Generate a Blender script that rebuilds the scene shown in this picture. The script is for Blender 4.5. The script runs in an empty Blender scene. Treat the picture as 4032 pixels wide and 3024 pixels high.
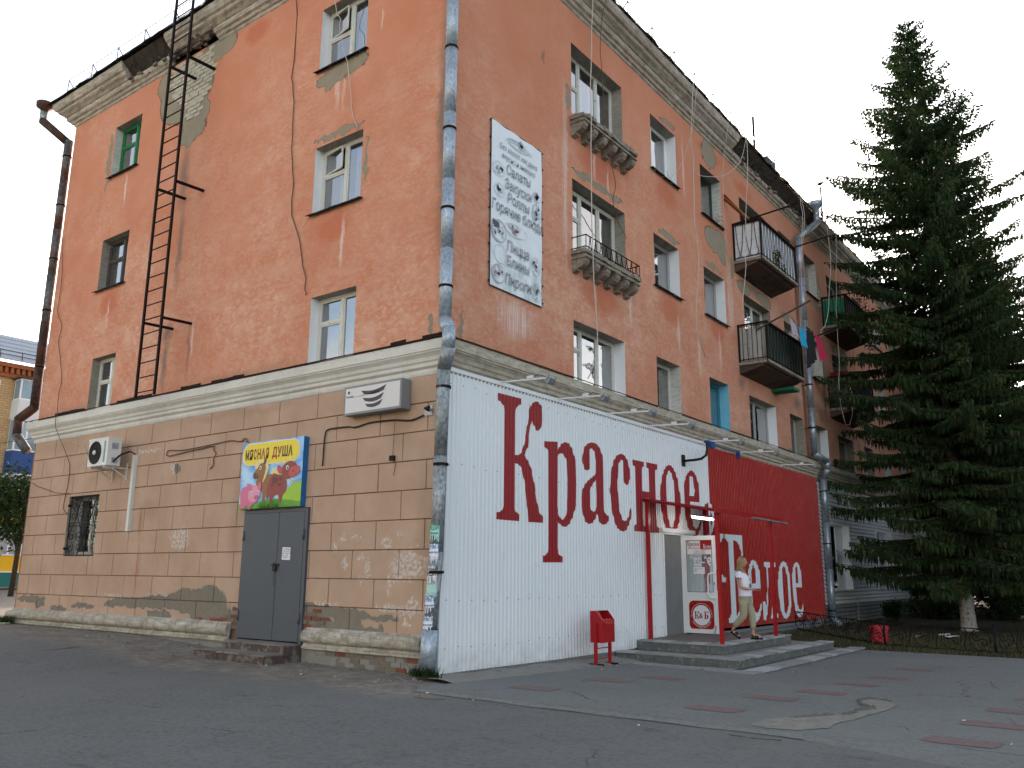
import bpy, math, random
import numpy as np
from mathutils import Vector, Matrix
random.seed(7); rnd=random.random; U=random.uniform
R=math.radians
scene=bpy.context.scene; COL=scene.collection
# ------------------------------------------------------------------ camera
def look_matrix(yaw,pitch,roll):
    cy,sy=math.cos(yaw),math.sin(yaw)
    fwd=Vector((sy*math.cos(pitch),cy*math.cos(pitch),math.sin(pitch)))
    right=Vector((cy,-sy,0)); up=right.cross(fwd)
    r2=right*math.cos(roll)+up*math.sin(roll); u2=up*math.cos(roll)-right*math.sin(roll)
    m=Matrix((r2,u2,-fwd)).transposed().to_4x4(); return m
cd=bpy.data.cameras.new('camera'); cam=bpy.data.objects.new('camera',cd); COL.objects.link(cam)
cam.matrix_world=Matrix.Translation((9.724,-11.052,1.6))@look_matrix(-0.6408,0.21836,0.00677)
cd.sensor_width=36; cd.lens=3346.5/4032*36; cd.clip_start=.1; cd.clip_end=1500
scene.camera=cam
# ------------------------------------------------------------------ world, sun, exposure
SUN_EL=R(14); SUN_DIR=Vector((-0.52,0.85,0)).normalized()
SUN_DIR=Vector((SUN_DIR.x*math.cos(SUN_EL),SUN_DIR.y*math.cos(SUN_EL),math.sin(SUN_EL)))
w=bpy.data.worlds.new('World'); scene.world=w; w.use_nodes=True
nt=w.node_tree; nt.nodes.clear()
out=nt.nodes.new('ShaderNodeOutputWorld'); bg=nt.nodes.new('ShaderNodeBackground')
sky=nt.nodes.new('ShaderNodeTexSky'); sky.sky_type='NISHITA'; sky.sun_disc=False
sky.sun_elevation=SUN_EL; sky.sun_rotation=math.atan2(SUN_DIR.x,SUN_DIR.y)
sky.air_density=1.0; sky.dust_density=2.0; sky.ozone_density=1.0
# thin high cloud: the blue of the clear sky is veiled by pale cloud, thicker in places
tc=nt.nodes.new('ShaderNodeTexCoord'); mp=nt.nodes.new('ShaderNodeMapping'); mp.inputs['Scale'].default_value=(1,1,2.6)
nz=nt.nodes.new('ShaderNodeTexNoise'); nz.inputs['Scale'].default_value=1.7; nz.inputs['Detail'].default_value=7; nz.inputs['Roughness'].default_value=.6
cr=nt.nodes.new('ShaderNodeMapRange'); cr.inputs['From Min'].default_value=.40; cr.inputs['From Max'].default_value=.62; cr.inputs['To Min'].default_value=.16; cr.inputs['To Max'].default_value=.88
hs=nt.nodes.new('ShaderNodeRGBToBW'); cl=nt.nodes.new('ShaderNodeMix'); cl.data_type='RGBA'; cl.blend_type='MIX'
tint=nt.nodes.new('ShaderNodeMix'); tint.data_type='RGBA'; tint.blend_type='MULTIPLY'; tint.inputs[0].default_value=1; tint.inputs[7].default_value=(1.42,1.36,1.28,1)
L=nt.links.new
L(tc.outputs['Generated'],mp.inputs[0]); L(mp.outputs[0],nz.inputs[0]); L(nz.outputs[0],cr.inputs[0])
L(sky.outputs[0],hs.inputs[0]); L(hs.outputs[0],tint.inputs[6]); L(cr.outputs[0],cl.inputs[0])
L(sky.outputs[0],cl.inputs[6]); L(tint.outputs[2],cl.inputs[7]); L(cl.outputs[2],bg.inputs[0]); L(bg.outputs[0],out.inputs[0])
bg.inputs[1].default_value=0.15
sd=bpy.data.lights.new('sun','SUN'); sd.energy=2.0; sd.angle=R(.6); sd.color=(1,.82,.62)
so=bpy.data.objects.new('sun',sd); COL.objects.link(so); so.rotation_euler=SUN_DIR.to_track_quat('Z','Y').to_euler()
vs=scene.view_settings; vs.view_transform='Standard'; vs.look='None'; vs.exposure=1.78; vs.gamma=1; vs.use_curve_mapping=False
scene.cycles.max_bounces=6; scene.cycles.transparent_max_bounces=12
# ------------------------------------------------------------------ helpers
class MB:
    """collects faces and links them as one mesh object"""
    def __init__(s): s.v=[]; s.f=[]; s.m=[]; s.mi=0; s.sm=[]; s.smooth=False
    def add(s,vs,fs):
        n=len(s.v); s.v+= [tuple(v) for v in vs]
        for f in fs: s.f.append(tuple(n+i for i in f)); s.m.append(s.mi); s.sm.append(s.smooth)
        return s
    def box(s,x0,x1,y0,y1,z0,z1,T=None):
        vs=[(x,y,z) for x in(x0,x1) for y in(y0,y1) for z in(z0,z1)]
        if T: vs=[T(*v) for v in vs]
        return s.add(vs,[(0,1,3,2),(4,6,7,5),(0,4,5,1),(2,3,7,6),(0,2,6,4),(1,5,7,3)])
    def quad(s,*p): return s.add(p,[tuple(range(len(p)))])
    def bar(s,a,b,w,h=None,up=(0,0,1)):
        a=Vector(a);b=Vector(b);d=(b-a).normalized();u=Vector(up)
        if abs(d.dot(u))>.97:u=Vector((0,1,0)) if abs(d.y)<.9 else Vector((1,0,0))
        x=d.cross(u).normalized()*(w/2); y=x.cross(d).normalized()*((h or w)/2)
        vs=[p+i*x+j*y for p in(a,b) for i,j in((-1,-1),(1,-1),(1,1),(-1,1))]
        return s.add(vs,[(0,3,2,1),(4,5,6,7),(0,1,5,4),(1,2,6,5),(2,3,7,6),(3,0,4,7)])
    def tube(s,pts,r,n=6,cap=True):
        pts=[Vector(p) for p in pts]; rs=r if isinstance(r,(list,tuple)) else [r]*len(pts)
        base=len(s.v); ref=None; fr=[]
        for i,p in enumerate(pts):
            d=(pts[min(i+1,len(pts)-1)]-pts[max(i-1,0)]).normalized()
            if ref is None:
                ref=Vector((0,0,1)) if abs(d.z)<.9 else Vector((1,0,0))
            x=ref-d*ref.dot(d); x=x.normalized() if x.length>1e-6 else d.orthogonal().normalized(); ref=x; y=d.cross(x)
            for k in range(n):
                a=2*math.pi*k/n; fr.append(p+(x*math.cos(a)+y*math.sin(a))*rs[i])
        fs=[(i*n+k,i*n+(k+1)%n,(i+1)*n+(k+1)%n,(i+1)*n+k) for i in range(len(pts)-1) for k in range(n)]
        if cap: fs+=[tuple(range(n))[::-1],tuple((len(pts)-1)*n+k for k in range(n))]
        sm=s.smooth; s.smooth=n>4; s.add(fr,fs); s.smooth=sm; return s
    def prism(s,poly,f0,f1):
        """poly: list of 2d; f0,f1: functions 2d->3d for the two ends"""
        n=len(poly); s.add([f0(*p) for p in poly]+[f1(*p) for p in poly],[tuple(range(n)),tuple(range(2*n-1,n-1,-1))]+[(i,(i+1)%n,n+(i+1)%n,n+i) for i in range(n)]); return s
    def lathe(s,prof,c,n=16,ax=(0,0,1)):
        c=Vector(c); q=Vector((0,0,1)).rotation_difference(Vector(ax)); sm=s.smooth; s.smooth=True
        vs=[c+q@Vector((r*math.cos(2*math.pi*k/n),r*math.sin(2*math.pi*k/n),z)) for r,z in prof for k in range(n)]
        s.add(vs,[(i*n+k,i*n+(k+1)%n,(i+1)*n+(k+1)%n,(i+1)*n+k) for i in range(len(prof)-1) for k in range(n)]); s.smooth=sm; return s
    def mesh(s,name,mats):
        me=bpy.data.meshes.new(name); me.from_pydata(s.v,[],s.f)
        if not isinstance(mats,(list,tuple)): mats=[mats]
        for m in mats: me.materials.append(m)
        if len(mats)>1: me.polygons.foreach_set('material_index',s.m)
        if any(s.sm): me.polygons.foreach_set('use_smooth',s.sm)
        me.update(); return me
    def build(s,name,mats,parent=None,**kw):
        return link(name,s.mesh(name,mats),parent,**kw)
def link(name,me,parent=None,loc=None,**kw):
    o=bpy.data.objects.new(name,me); COL.objects.link(o)
    if parent is not None:
        o.parent=parent
        if loc is None: o.matrix_parent_inverse=parent_world(parent).inverted()
    if loc is not None: o.location=loc
    for k,v in kw.items(): o[k]=v
    return o
def parent_world(p):
    m=p.matrix_basis.copy() if p.parent is None else parent_world(p.parent)@p.matrix_parent_inverse@p.matrix_basis
    return m
def thing(name,label,cat,loc=(0,0,0),rz=0,group=None,**kw):
    o=bpy.data.objects.new(name,None); COL.objects.link(o); o.location=loc; o.rotation_euler=(0,0,rz)
    o.empty_display_size=.1; o['label']=label; o['category']=cat
    if group:o['group']=group
    for k,v in kw.items(): o[k]=v
    return o
def tag(o,label,cat,group=None):
    o['label']=label; o['category']=cat
    if group:o['group']=group
    return o
def clone(root,loc,rz=0,label=None,group=None):
    def cp(o,par):
        c=o.copy(); COL.objects.link(c)
        if par is not None: c.parent=par; c.matrix_parent_inverse=o.matrix_parent_inverse.copy()
        for ch in o.children: cp(ch,c)
        return c
    r=cp(root,None); r.location=loc; r.rotation_euler=(0,0,rz)
    if label:r['label']=label
    if group:r['group']=group
    return r
# ------------------------------------------------------------------ node helper
class N:
    def __init__(s,m): s.nt=m.node_tree
    def n(s,t,**kw):
        nd=s.nt.nodes.new(t)
        for k,v in kw.items(): setattr(nd,k,v)
        return nd
    def set(s,inp,v):
        if isinstance(v,bpy.types.NodeSocket): s.nt.links.new(v,inp)
        elif v is not None:
            if isinstance(v,(tuple,list)) and len(v)==3 and len(inp.default_value)==4: v=tuple(v)+(1,)
            inp.default_value=v
    def math(s,op,a,b=None,c=None,clamp=False):
        nd=s.n('ShaderNodeMath',operation=op,use_clamp=clamp)
        for i,x in enumerate((a,b,c)): s.set(nd.inputs[i],x)
        return nd.outputs[0]
    def vm(s,op,a,b=None,out=0):
        nd=s.n('ShaderNodeVectorMath',operation=op); s.set(nd.inputs[0],a); s.set(nd.inputs[1],b); return nd.outputs[out]
    def mix(s,f,a,b,mode='MIX'):
        nd=s.n('ShaderNodeMix',data_type='RGBA',blend_type=mode); s.set(nd.inputs[0],f); s.set(nd.inputs[6],a); s.set(nd.inputs[7],b); return nd.outputs[2]
    def noise(s,vec,scale,detail=4,rough=.55,color=False):
        nd=s.n('ShaderNodeTexNoise'); s.set(nd.inputs['Vector'],vec); nd.inputs['Scale'].default_value=scale; nd.inputs['Detail'].default_value=detail; nd.inputs['Roughness'].default_value=rough
        return nd.outputs[1 if color else 0]
    def rng(s,v,a,b,c=0.,d=1.,smooth=False):
        nd=s.n('ShaderNodeMapRange',interpolation_type='SMOOTHSTEP' if smooth else 'LINEAR'); s.set(nd.inputs[0],v)
        for i,x in enumerate((a,b,c,d)): nd.inputs[i+1].default_value=x
        return nd.outputs[0]
    def pos(s): return s.n('ShaderNodeNewGeometry').outputs['Position']
    def obj(s): return s.n('ShaderNodeTexCoord').outputs['Object']
    def scale(s,vec,sc): return s.vm('MULTIPLY',vec,sc)
    def facade(s):
        """(x+y, 0, z): runs along both street faces of the house"""
        sp=s.n('ShaderNodeSeparateXYZ'); s.set(sp.inputs[0],s.pos()); c=s.n('ShaderNodeCombineXYZ')
        s.set(c.inputs[0],s.math('ADD',sp.outputs[0],sp.outputs[1])); s.set(c.inputs[2],sp.outputs[2]); return c.outputs[0]
    def blobs(s,vec,lst,amp=.25,nscale=3.,soft=.12,detail=5):
        """mask of ragged patches: lst of (s, z, rs, rz)"""
        nz=s.vm('SUBTRACT',s.noise(vec,nscale,detail,.65,True),(.5,.5,.5)); v=s.vm('ADD',vec,s.scale(nz,(amp*2,0,amp*2)))
        m=None
        for (a,b,ra,rb) in lst:
            d=s.vm('LENGTH',s.vm('MULTIPLY',s.vm('SUBTRACT',v,(a,0,b)),(1/ra,0,1/rb)),None,1)
            m=d if m is None else s.math('MINIMUM',m,d)
        return s.rng(m,1.0,1.0-soft,0,1)
    def bump(s,h,strength=.3,dist=.02,normal=None):
        nd=s.n('ShaderNodeBump'); nd.inputs['Strength'].default_value=strength; nd.inputs['Distance'].default_value=dist; s.set(nd.inputs['Height'],h)
        if normal is not None: s.set(nd.inputs['Normal'],normal)
        return nd.outputs[0]
    def out(s,col=None,rough=None,normal=None,metal=None,spec=None,**kw):
        b=s.nt.nodes['Principled BSDF']
        s.set(b.inputs['Base Color'],col); s.set(b.inputs['Roughness'],rough); s.set(b.inputs['Metallic'],metal); s.set(b.inputs['Normal'],normal)
        if spec is not None: s.set(b.inputs['Specular IOR Level'],spec)
        for k,v in kw.items(): s.set(b.inputs[k],v)
def newmat(name):
    m=bpy.data.materials.new(name); m.use_nodes=True; return m,N(m)
def simple(name,col,rough=.8,var=.15,sc=6.,bump=.15,bsc=60.,metal=0.,dirt=None,spec=.3,world=True):
    m,n=newmat(name); p=n.pos() if world else n.obj()
    nz=n.noise(p,sc,5); c=n.mix(nz,tuple(x*(1-var) for x in col),tuple(min(1,x*(1+var)) for x in col))
    if dirt: # worn patches of another colour
        k=n.rng(n.noise(p,dirt[1],6,.7),dirt[2],dirt[2]+.08); c=n.mix(k,c,dirt[0])
    n.out(c,rough,n.bump(n.noise(p,bsc,3),bump,.01) if bump else None,metal,spec); return m
# ------------------------------------------------------------------ materials
def plaster_material():
    m,n=newmat('salmon_plaster'); v=n.facade()
    big=n.noise(v,.45,4,.6); mid=n.noise(n.scale(v,(1.0,1,1.5)),1.7,6,.62); fine=n.noise(n.scale(v,(1.2,1,2.2)),5.5,5,.7); grain=n.noise(v,60,3)
    sz=n.n('ShaderNodeSeparateXYZ'); n.set(sz.inputs[0],v); worn=n.math('ADD',n.rng(sz.outputs[2],13.5,6.5,.15,.85),n.rng(n.noise(v,.33,3,.6),.35,.65,-.35,.35),clamp=True)
    c=n.mix(n.math('MULTIPLY',n.rng(mid,.38,.66,0,1,True),worn),(.57,.24,.145),(.64,.36,.25))
    c=n.mix(n.math('MULTIPLY',n.rng(fine,.44,.68,0,.9,True),worn),c,(.675,.435,.325))
    c=n.mix(n.rng(big,.35,.7,0,.55,True),c,(.50,.178,.098))
    # brush streaks and light wash marks
    c=n.mix(n.rng(n.noise(n.scale(v,(5,1,.35)),2.2,5,.7),.6,.8,0,.30),c,(.70,.47,.36))
    # darker, more washed-out wall towards the far half of the long face
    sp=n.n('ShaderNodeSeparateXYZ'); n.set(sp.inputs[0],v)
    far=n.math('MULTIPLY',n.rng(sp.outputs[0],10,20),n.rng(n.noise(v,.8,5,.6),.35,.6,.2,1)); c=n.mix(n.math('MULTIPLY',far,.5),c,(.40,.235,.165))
    # red freshly washed bands under the sills and balconies
    red=n.blobs(v,[(-3.2,8.6,.75,.38),(-12.1,8.6,.6,.45),(5.5,11.2,1.15,.42),(5.5,7.9,1.15,.45),(9.1,11.9,.85,.45),(9.1,8.55,.8,.45),(12.3,8.7,.6,.4),(-6.4,14.5,.6,.35),(15,14.3,1.,.3),(12.3,14.5,1.2,.25)],.2,2.5,.5)
    c=n.mix(n.math('MULTIPLY',red,.75),c,(.50,.155,.085))
    # white and grey runs of water
    run=n.blobs(v,[(2.1,6.55,.85,.5),(-2.9,8.2,.07,.7),(-3.3,11.9,.08,.7),(-3.1,11.7,.05,.6),(-12.1,8.3,.08,.55),(-11.9,11.9,.07,.6),(5.25,11.3,.08,.7),(5.9,11.0,.06,.5),(5.2,7.9,.07,.5),(10.3,13.2,.09,1.3),(9.6,8.0,.1,.6),(12.4,8.1,.12,.7),(3.95,10.4,.14,2.6),(6.9,8.4,.12,1.2),(10.9,7.7,.1,.8),(13.4,10.0,.3,1.2),(-2.0,13.0,.05,.3),(-8.0,7.0,.08,.6)],.12,3,.6)
    run=n.math('MULTIPLY',run,n.rng(n.noise(n.scale(v,(9,1,.25)),2.2,4,.7),.42,.62,.15,1)); c=n.mix(n.math('MULTIPLY',run,.8),c,(.72,.60,.55))
    soot=n.blobs(v,[(-9.08,6.6,.16,1.0),(-9.1,7.3,.3,.35),(-8.1,6.6,.08,.8),(-8.9,9.6,.17,1.5),(-9.0,11.4,.3,1.2),(17.6,9.9,.6,.5),(19.2,7.6,.55,.35),(14.3,8.6,.5,.3),(23.6,9.3,.9,.6),(22.6,8.8,.3,1.5),(3.1,13.0,.1,.25),(-.2,10,.2,3.5),(17.8,7.9,.7,.4),(14,7.4,.4,.35),(15.5,10.9,1.3,.35)],.22,2.2,.8)
    c=n.mix(n.math('MULTIPLY',soot,.72),c,(.17,.135,.11))
    base=n.blobs(v,[(-13.5,5.8,2,.22),(-6,5.8,3,.18),(9.0,5.8,1.5,.2),(13.8,5.75,1,.25),(18,5.75,4,.25)],.2,2,.8); c=n.mix(n.math('MULTIPLY',base,.5),c,(.36,.22,.15))
    # plaster fallen off: bare render
    bare=n.blobs(v,[(-3.1,12.28,.75,.22),(-3.6,12.2,.45,.25),(-9.3,13.95,1.25,.95),(-8.75,13.1,.62,.75),(-7.9,14.75,.75,.4),(-10.4,14.5,.35,.45),(-12.98,12.9,.1,.75),(-13.0,13.4,.07,.5),(-9.0,12.7,.35,.45),(12.2,14.45,.55,.5),(12.5,11.65,.85,.42),(12.9,11.4,.35,.4),(-.38,6.0,.06,.2),(13.7,11.15,.12,.4),(14.6,10.75,.6,.25),(16.4,10.75,.7,.25),(22.95,13,.12,.7),(22.8,9.4,.15,.6),(22.2,12.1,.8,.12),(4.12,12.5,.1,.3),(9.3,14.2,.5,.1),(9.2,10.7,.7,.1),(12.2,10.7,.6,.08),(5.4,10.72,1.2,.1),(-3.2,10.75,.8,.08),(.42,6.05,.05,.25),(18.9,10.7,.8,.15),(25.2,10.75,1.2,.25),(17.3,8.9,.15,.6),(-2.3,9.9,.05,.5),(19,5.8,1,.12)],.30,2.6,.07,7)
    gc=n.mix(n.noise(v,3,6,.7),(.21,.175,.12),(.36,.31,.235)); c=n.mix(bare,c,gc)
    rim=n.math('MULTIPLY',n.math('MULTIPLY',bare,n.math('SUBTRACT',1,bare)),3.2,clamp=True); c=n.mix(n.math('MULTIPLY',rim,.75),c,(.10,.055,.035))
    # small chips
    chip=n.rng(n.noise(v,9,3,.5),.765,.78); c=n.mix(chip,c,(.62,.55,.48))
    hgt=n.math('ADD',n.math('MULTIPLY',grain,.25),n.math('ADD',n.math('MULTIPLY',fine,.5),n.math('MULTIPLY',bare,-2.6)))
    n.out(c,.93,n.bump(hgt,.6,.03),0,.12); return m
def beige_material():
    m,n=newmat('beige_plaster'); v=n.facade()
    a=n.noise(v,.9,5,.6); f=n.noise(v,5,6,.65); g=n.noise(v,70,3)
    c=n.mix(n.rng(a,.3,.7,0,1,True),(.42,.285,.20),(.49,.34,.25)); c=n.mix(n.rng(f,.5,.8,0,.5),c,(.40,.26,.17))
    c=n.mix(n.math('MULTIPLY',n.blobs(v,[(-13.8,4.9,1.5,.3),(-6,4.95,3,.16),(-1,4.2,.5,.8),(-15.1,2.5,.22,2.),(-5.75,2.5,.3,1.2),(-9.2,3.0,.6,.3),(-.4,2.4,.25,1.5)],.3,1.6,.8),.5),c,(.33,.22,.15))
    rust=n.math('MULTIPLY',n.blobs(v,[(-9.45,2.7,.1,.45),(-9.4,1.6,.06,.9)],.1,3,.7),.7); c=n.mix(rust,c,(.33,.14,.06))
    wht=n.blobs(v,[(-7.75,2.3,.42,.28),(-8.2,3.9,.22,.17),(-8.1,1.03,1.0,.05),(-6.3,1.1,.35,.06),(-10.4,1.0,.6,.03),(-5.5,.75,.16,.1),(-2.9,.98,.5,.05),(-1.1,.98,.5,.07),(-.7,.93,.4,.1),(-2.0,2.2,.13,.05),(-1.95,1.85,.16,.06),(-2.35,1.72,.1,.1),(-1.75,1.66,.09,.24),(-1.9,1.45,.14,.04),(-.75,1.7,.5,.3),(-.95,2.25,.1,.08),(-1.3,2.1,.16,.14),(-.55,2.07,.1,.02),(-2.65,2.05,.06,.09),(-2.45,2.2,.09,.06),(-2.15,2.22,.09,.06),(-1.0,1.5,.12,.12),(-.75,.7,.12,.09),(-.6,1.05,.12,.15),(-2.6,.45,.2,.14),(-7.3,1.5,.1,.02),(-1.2,1.35,.05,.2),(-9.4,4.4,.6,.05)],.22,9,.35,7)
    wm=n.math('MULTIPLY',wht,n.rng(n.noise(v,13,6,.75),.44,.56,.0,1)); c=n.mix(n.math('MULTIPLY',wm,.85),c,(.62,.58,.54))
    bare=n.blobs(v,[(-14.4,.84,.85,.1),(-13.9,.74,.3,.12),(-12.9,.62,.45,.09),(-11.7,.72,.6,.07),(-10.3,.8,.45,.06),(-9.5,.86,1.2,.12),(-8.2,.9,1.3,.15),(-8.3,.62,.55,.12),(-7.2,.95,.9,.26),(-6.5,.85,.75,.45),(-6.2,.55,.7,.42),(-5.6,.35,.4,.3),(-5.5,.6,.25,.3),(-8.1,3.88,.13,.1),(-3.1,.86,.9,.14),(-2.2,.82,.6,.12),(-3.0,.5,.5,.3),(-2.2,.55,.45,.28),(-1.6,.42,.4,.22),(-1.35,.55,.06,.2),(-1.3,.8,.4,.05)],.16,3.6,.07,7)
    gc=n.mix(n.noise(v,7,6,.75),(.13,.115,.09),(.28,.245,.195)); c=n.mix(bare,c,gc)
    rim=n.math('MULTIPLY',n.math('MULTIPLY',bare,n.math('SUBTRACT',1,bare)),3.5,clamp=True); c=n.mix(n.math('MULTIPLY',rim,.7),c,(.5,.44,.38))
    hgt=n.math('ADD',n.math('MULTIPLY',g,.2),n.math('ADD',n.math('MULTIPLY',f,.45),n.math('ADD',n.math('MULTIPLY',bare,-1.4),n.math('MULTIPLY',wm,.25))))
    n.out(c,.92,n.bump(hgt,.6,.025),0,.15); return m
def cornice_material(name,c1,c2,dirtc,amount,peel):
    m,n=newmat(name); p=n.pos(); v=n.facade()
    c=n.mix(n.rng(n.noise(p,1.2,6,.65),.35,.65),c1,c2); d=n.rng(n.noise(n.scale(v,(1.2,1,6)),2.6,7,.72),.62-amount*.3,.74,0,.9); c=n.mix(d,c,dirtc)
    st=n.rng(n.noise(n.scale(v,(7,1,.6)),2,5,.7),.55,.75,0,amount*.8); c=n.mix(st,c,tuple(x*.6 for x in dirtc))
    pl=n.rng(n.noise(p,5,6,.7),peel,peel+.03); c=n.mix(pl,c,(.30,.26,.20))
    n.out(c,.9,n.bump(n.math('ADD',n.noise(p,30,4),n.math('MULTIPLY',pl,-1.5)),.5,.012),0,.2); return m
def metal_sheet(name,col,rough=.35,metal=.0,var=.06,streak=.12,dirty=(.5,.5,.5)):
    m,n=newmat(name); p=n.pos(); v=n.facade()
    c=n.mix(n.noise(p,.8,4),tuple(x*(1-var) for x in col),tuple(min(1,x*(1+var)) for x in col))
    c=n.mix(n.rng(n.noise(n.scale(v,(4,1,.3)),2.,4,.6),.5,.8,0,streak),c,dirty)
    sp=n.n('ShaderNodeSeparateXYZ'); n.set(sp.inputs[0],v); low=n.math('MULTIPLY',n.rng(sp.outputs[2],.55,-.1,0,1,True),n.rng(n.noise(v,3.5,6,.7),.35,.7)); c=n.mix(n.math('MULTIPLY',low,.45),c,(.25,.22,.19))
    n.out(c,n.rng(n.noise(p,3,4),.3,.7,rough*.7,rough*1.4),n.bump(n.noise(p,.9,2),.06,.02),metal,.25); return m
def galvanised(name,c1,c2,rough=.42,sc=7,rust=None):
    m,n=newmat(name); p=n.pos(); vo=n.n('ShaderNodeTexVoronoi'); n.set(vo.inputs['Vector'],n.scale(p,(1,1,.6))); vo.inputs['Scale'].default_value=sc*5
    k=n.mix(.5,n.noise(n.scale(p,(1,1,.5)),sc,6,.75),vo.outputs['Color']); bw=n.n('ShaderNodeRGBToBW'); n.set(bw.inputs[0],k)
    c=n.mix(n.rng(bw.outputs[0],.22,.75),c1,c2)
    if rust: c=n.mix(n.rng(n.noise(p,3.2,6,.75),rust,rust+.06),c,(.10,.045,.03))
    n.out(c,rough,n.bump(n.noise(p,40,2),.08,.004),.45,.5); return m
def asphalt(name,c1,c2,patch,stain=.5,grit=False):
    m,n=newmat(name); p=n.pos()
    a=n.noise(p,.22,5,.6); b=n.noise(p,1.6,6,.65); md=n.noise(p,17,5,.75); g=n.noise(p,95,3,.7); s=n.noise(p,420,2)
    c=n.mix(n.rng(a,.3,.7,0,1,True),c1,c2); c=n.mix(n.rng(b,.45,.75,0,.5),c,patch)
    c=n.mix(n.rng(g,.45,.8,0,.6),c,tuple(x*1.5 for x in c2)); c=n.mix(n.rng(g,.42,.2,0,.6),c,tuple(x*.45 for x in c1))
    c=n.mix(n.rng(md,.40,.66,0,.55),c,tuple(x*1.32 for x in c2)); c=n.mix(n.rng(md,.46,.30,0,.6),c,tuple(x*.62 for x in c1))
    sx=n.rng(n.noise(n.scale(p,(.7,1.6,1)),1.1,4,.55),.66,.72,0,stain); c=n.mix(sx,c,tuple(x*.62 for x in c1))
    speck=n.rng(n.noise(p,26,2,.5),.745,.765,0,.8); c=n.mix(speck,c,(.33,.31,.28))
    vo=n.n('ShaderNodeTexVoronoi',feature='DISTANCE_TO_EDGE'); n.set(vo.inputs['Vector'],n.vm('ADD',p,n.scale(n.noise(p,2.5,4,.6,True),(.6,.6,0)))); vo.inputs['Scale'].default_value=.38
    ck=n.math('MULTIPLY',n.rng(vo.outputs['Distance'],.006,.0015),n.rng(n.noise(p,.5,2),.5,.6)); c=n.mix(n.math('MULTIPLY',ck,.7),c,(.03,.03,.028))
    if grit:
        sp=n.n('ShaderNodeSeparateXYZ'); n.set(sp.inputs[0],p); q=n.noise(n.scale(p,(.6,1,1)),1.1,7,.7)
        d=n.math('ADD',n.math('ADD',sp.outputs[1],n.math('MULTIPLY',n.math('MAXIMUM',n.math('SUBTRACT',sp.outputs[0],1.2),0),-1.6)),n.math('MULTIPLY',n.math('SUBTRACT',q,.5),2.6))
        gm=n.rng(d,-2.5,-1.7,0,1,True); gt=n.noise(p,5,7,.75); gc=n.mix(n.rng(gt,.35,.65),(.11,.10,.088),(.27,.245,.205)); gc=n.mix(n.rng(n.noise(p,.9,5,.7),.5,.62,0,.7),gc,(.15,.095,.070)); gc=n.mix(n.rng(n.noise(p,34,4,.7),.56,.7),gc,(.30,.28,.25))
        c=n.mix(n.math('MULTIPLY',gm,.9),c,gc)
    h=n.math('ADD',n.math('MULTIPLY',g,.6),n.math('ADD',n.math('MULTIPLY',b,.6),n.math('MULTIPLY',ck,-1)))
    n.out(c,.92,n.bump(h,.55,.012),0,.25); return m
def glass_material(name,tint=(.66,.72,.74),refl=.85):
    m,n=newmat(name); nt=m.node_tree; nt.nodes.remove(nt.nodes['Principled BSDF']); o=nt.nodes['Material Output']
    t=n.n('ShaderNodeBsdfTransparent'); t.inputs[0].default_value=(*tint,1); g=n.n('ShaderNodeBsdfGlossy'); g.inputs['Roughness'].default_value=.02; g.inputs['Color'].default_value=(.95,.95,.97,1)
    n.set(g.inputs['Normal'],n.bump(n.noise(n.pos(),1.1,2),.25,.03))
    f=n.n('ShaderNodeFresnel'); f.inputs[0].default_value=1.5; mx=n.n('ShaderNodeMixShader'); n.set(mx.inputs[0],n.rng(f.outputs[0],0,.5,refl*.35,1)); n.set(mx.inputs[1],t.outputs[0]); n.set(mx.inputs[2],g.outputs[0]); n.set(o.inputs[0],mx.outputs[0]); return m
M={}
M['salmon']=plaster_material(); M['beige']=beige_material()
M['groove']=simple('groove_mortar',(.20,.12,.075),.95,.2,4,.2)
M['crown']=cornice_material('old_cornice_plaster',(.44,.39,.32),(.60,.55,.47),(.11,.085,.06),.75,.70)
M['band']=cornice_material('painted_band_cornice',(.56,.54,.49),(.66,.64,.59),(.34,.31,.26),.25,.74); M['band_r']=cornice_material('dingy_band_cornice',(.44,.39,.30),(.54,.49,.40),(.16,.13,.09),.6,.70)
M['roll']=cornice_material('whitewashed_base_roll',(.46,.42,.34),(.62,.58,.50),(.12,.10,.075),1.,.57)
M['flash']=simple('dark_sheet_flashing',(.024,.014,.013),.8,.4,5,.2,20,spec=.1)
M['reveal']=cornice_material('window_reveal_paint',(.50,.48,.43),(.60,.58,.53),(.30,.27,.22),.5,.66)
M['reveal_dark']=cornice_material('window_reveal_bare',(.24,.22,.18),(.34,.31,.26),(.13,.11,.09),.5,.66)
M['reveal_white']=simple('white_reveal_paint',(.76,.77,.78),.6,.05)
M['reveal_blue']=simple('sky_blue_paint',(.16,.46,.60),.6,.12,dirt=((.5,.45,.4),3,.66))
M['fr_white']=simple('flaking_white_window_paint',(.58,.57,.51),.65,.12,5,.25,40,dirt=((.20,.17,.13),9,.60))
M['fr_green']=simple('green_window_paint',(.012,.17,.055),.5,.25,5,.2,40,dirt=((.12,.12,.08),9,.66))
M['fr_dgreen']=simple('dark_green_window_paint',(.02,.06,.05),.6,.25,5,.2)
M['fr_brown']=simple('weathered_dark_frame',(.075,.06,.05),.8,.3,8,.3,dirt=((.3,.28,.24),8,.6))
M['fr_grey']=simple('weathered_grey_frame',(.36,.36,.34),.75,.15,6,.3,dirt=((.14,.12,.1),9,.6))
M['fr_blue']=simple('blue_window_paint',(.035,.20,.27),.55,.2,5,.2)
M['fr_pvc']=simple('white_plastic_frame',(.78,.79,.80),.35,.04,2,0)
M['sill']=simple('black_tin_sill',(.013,.011,.010),.6,.4,6,.2,20,spec=.12)
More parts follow.
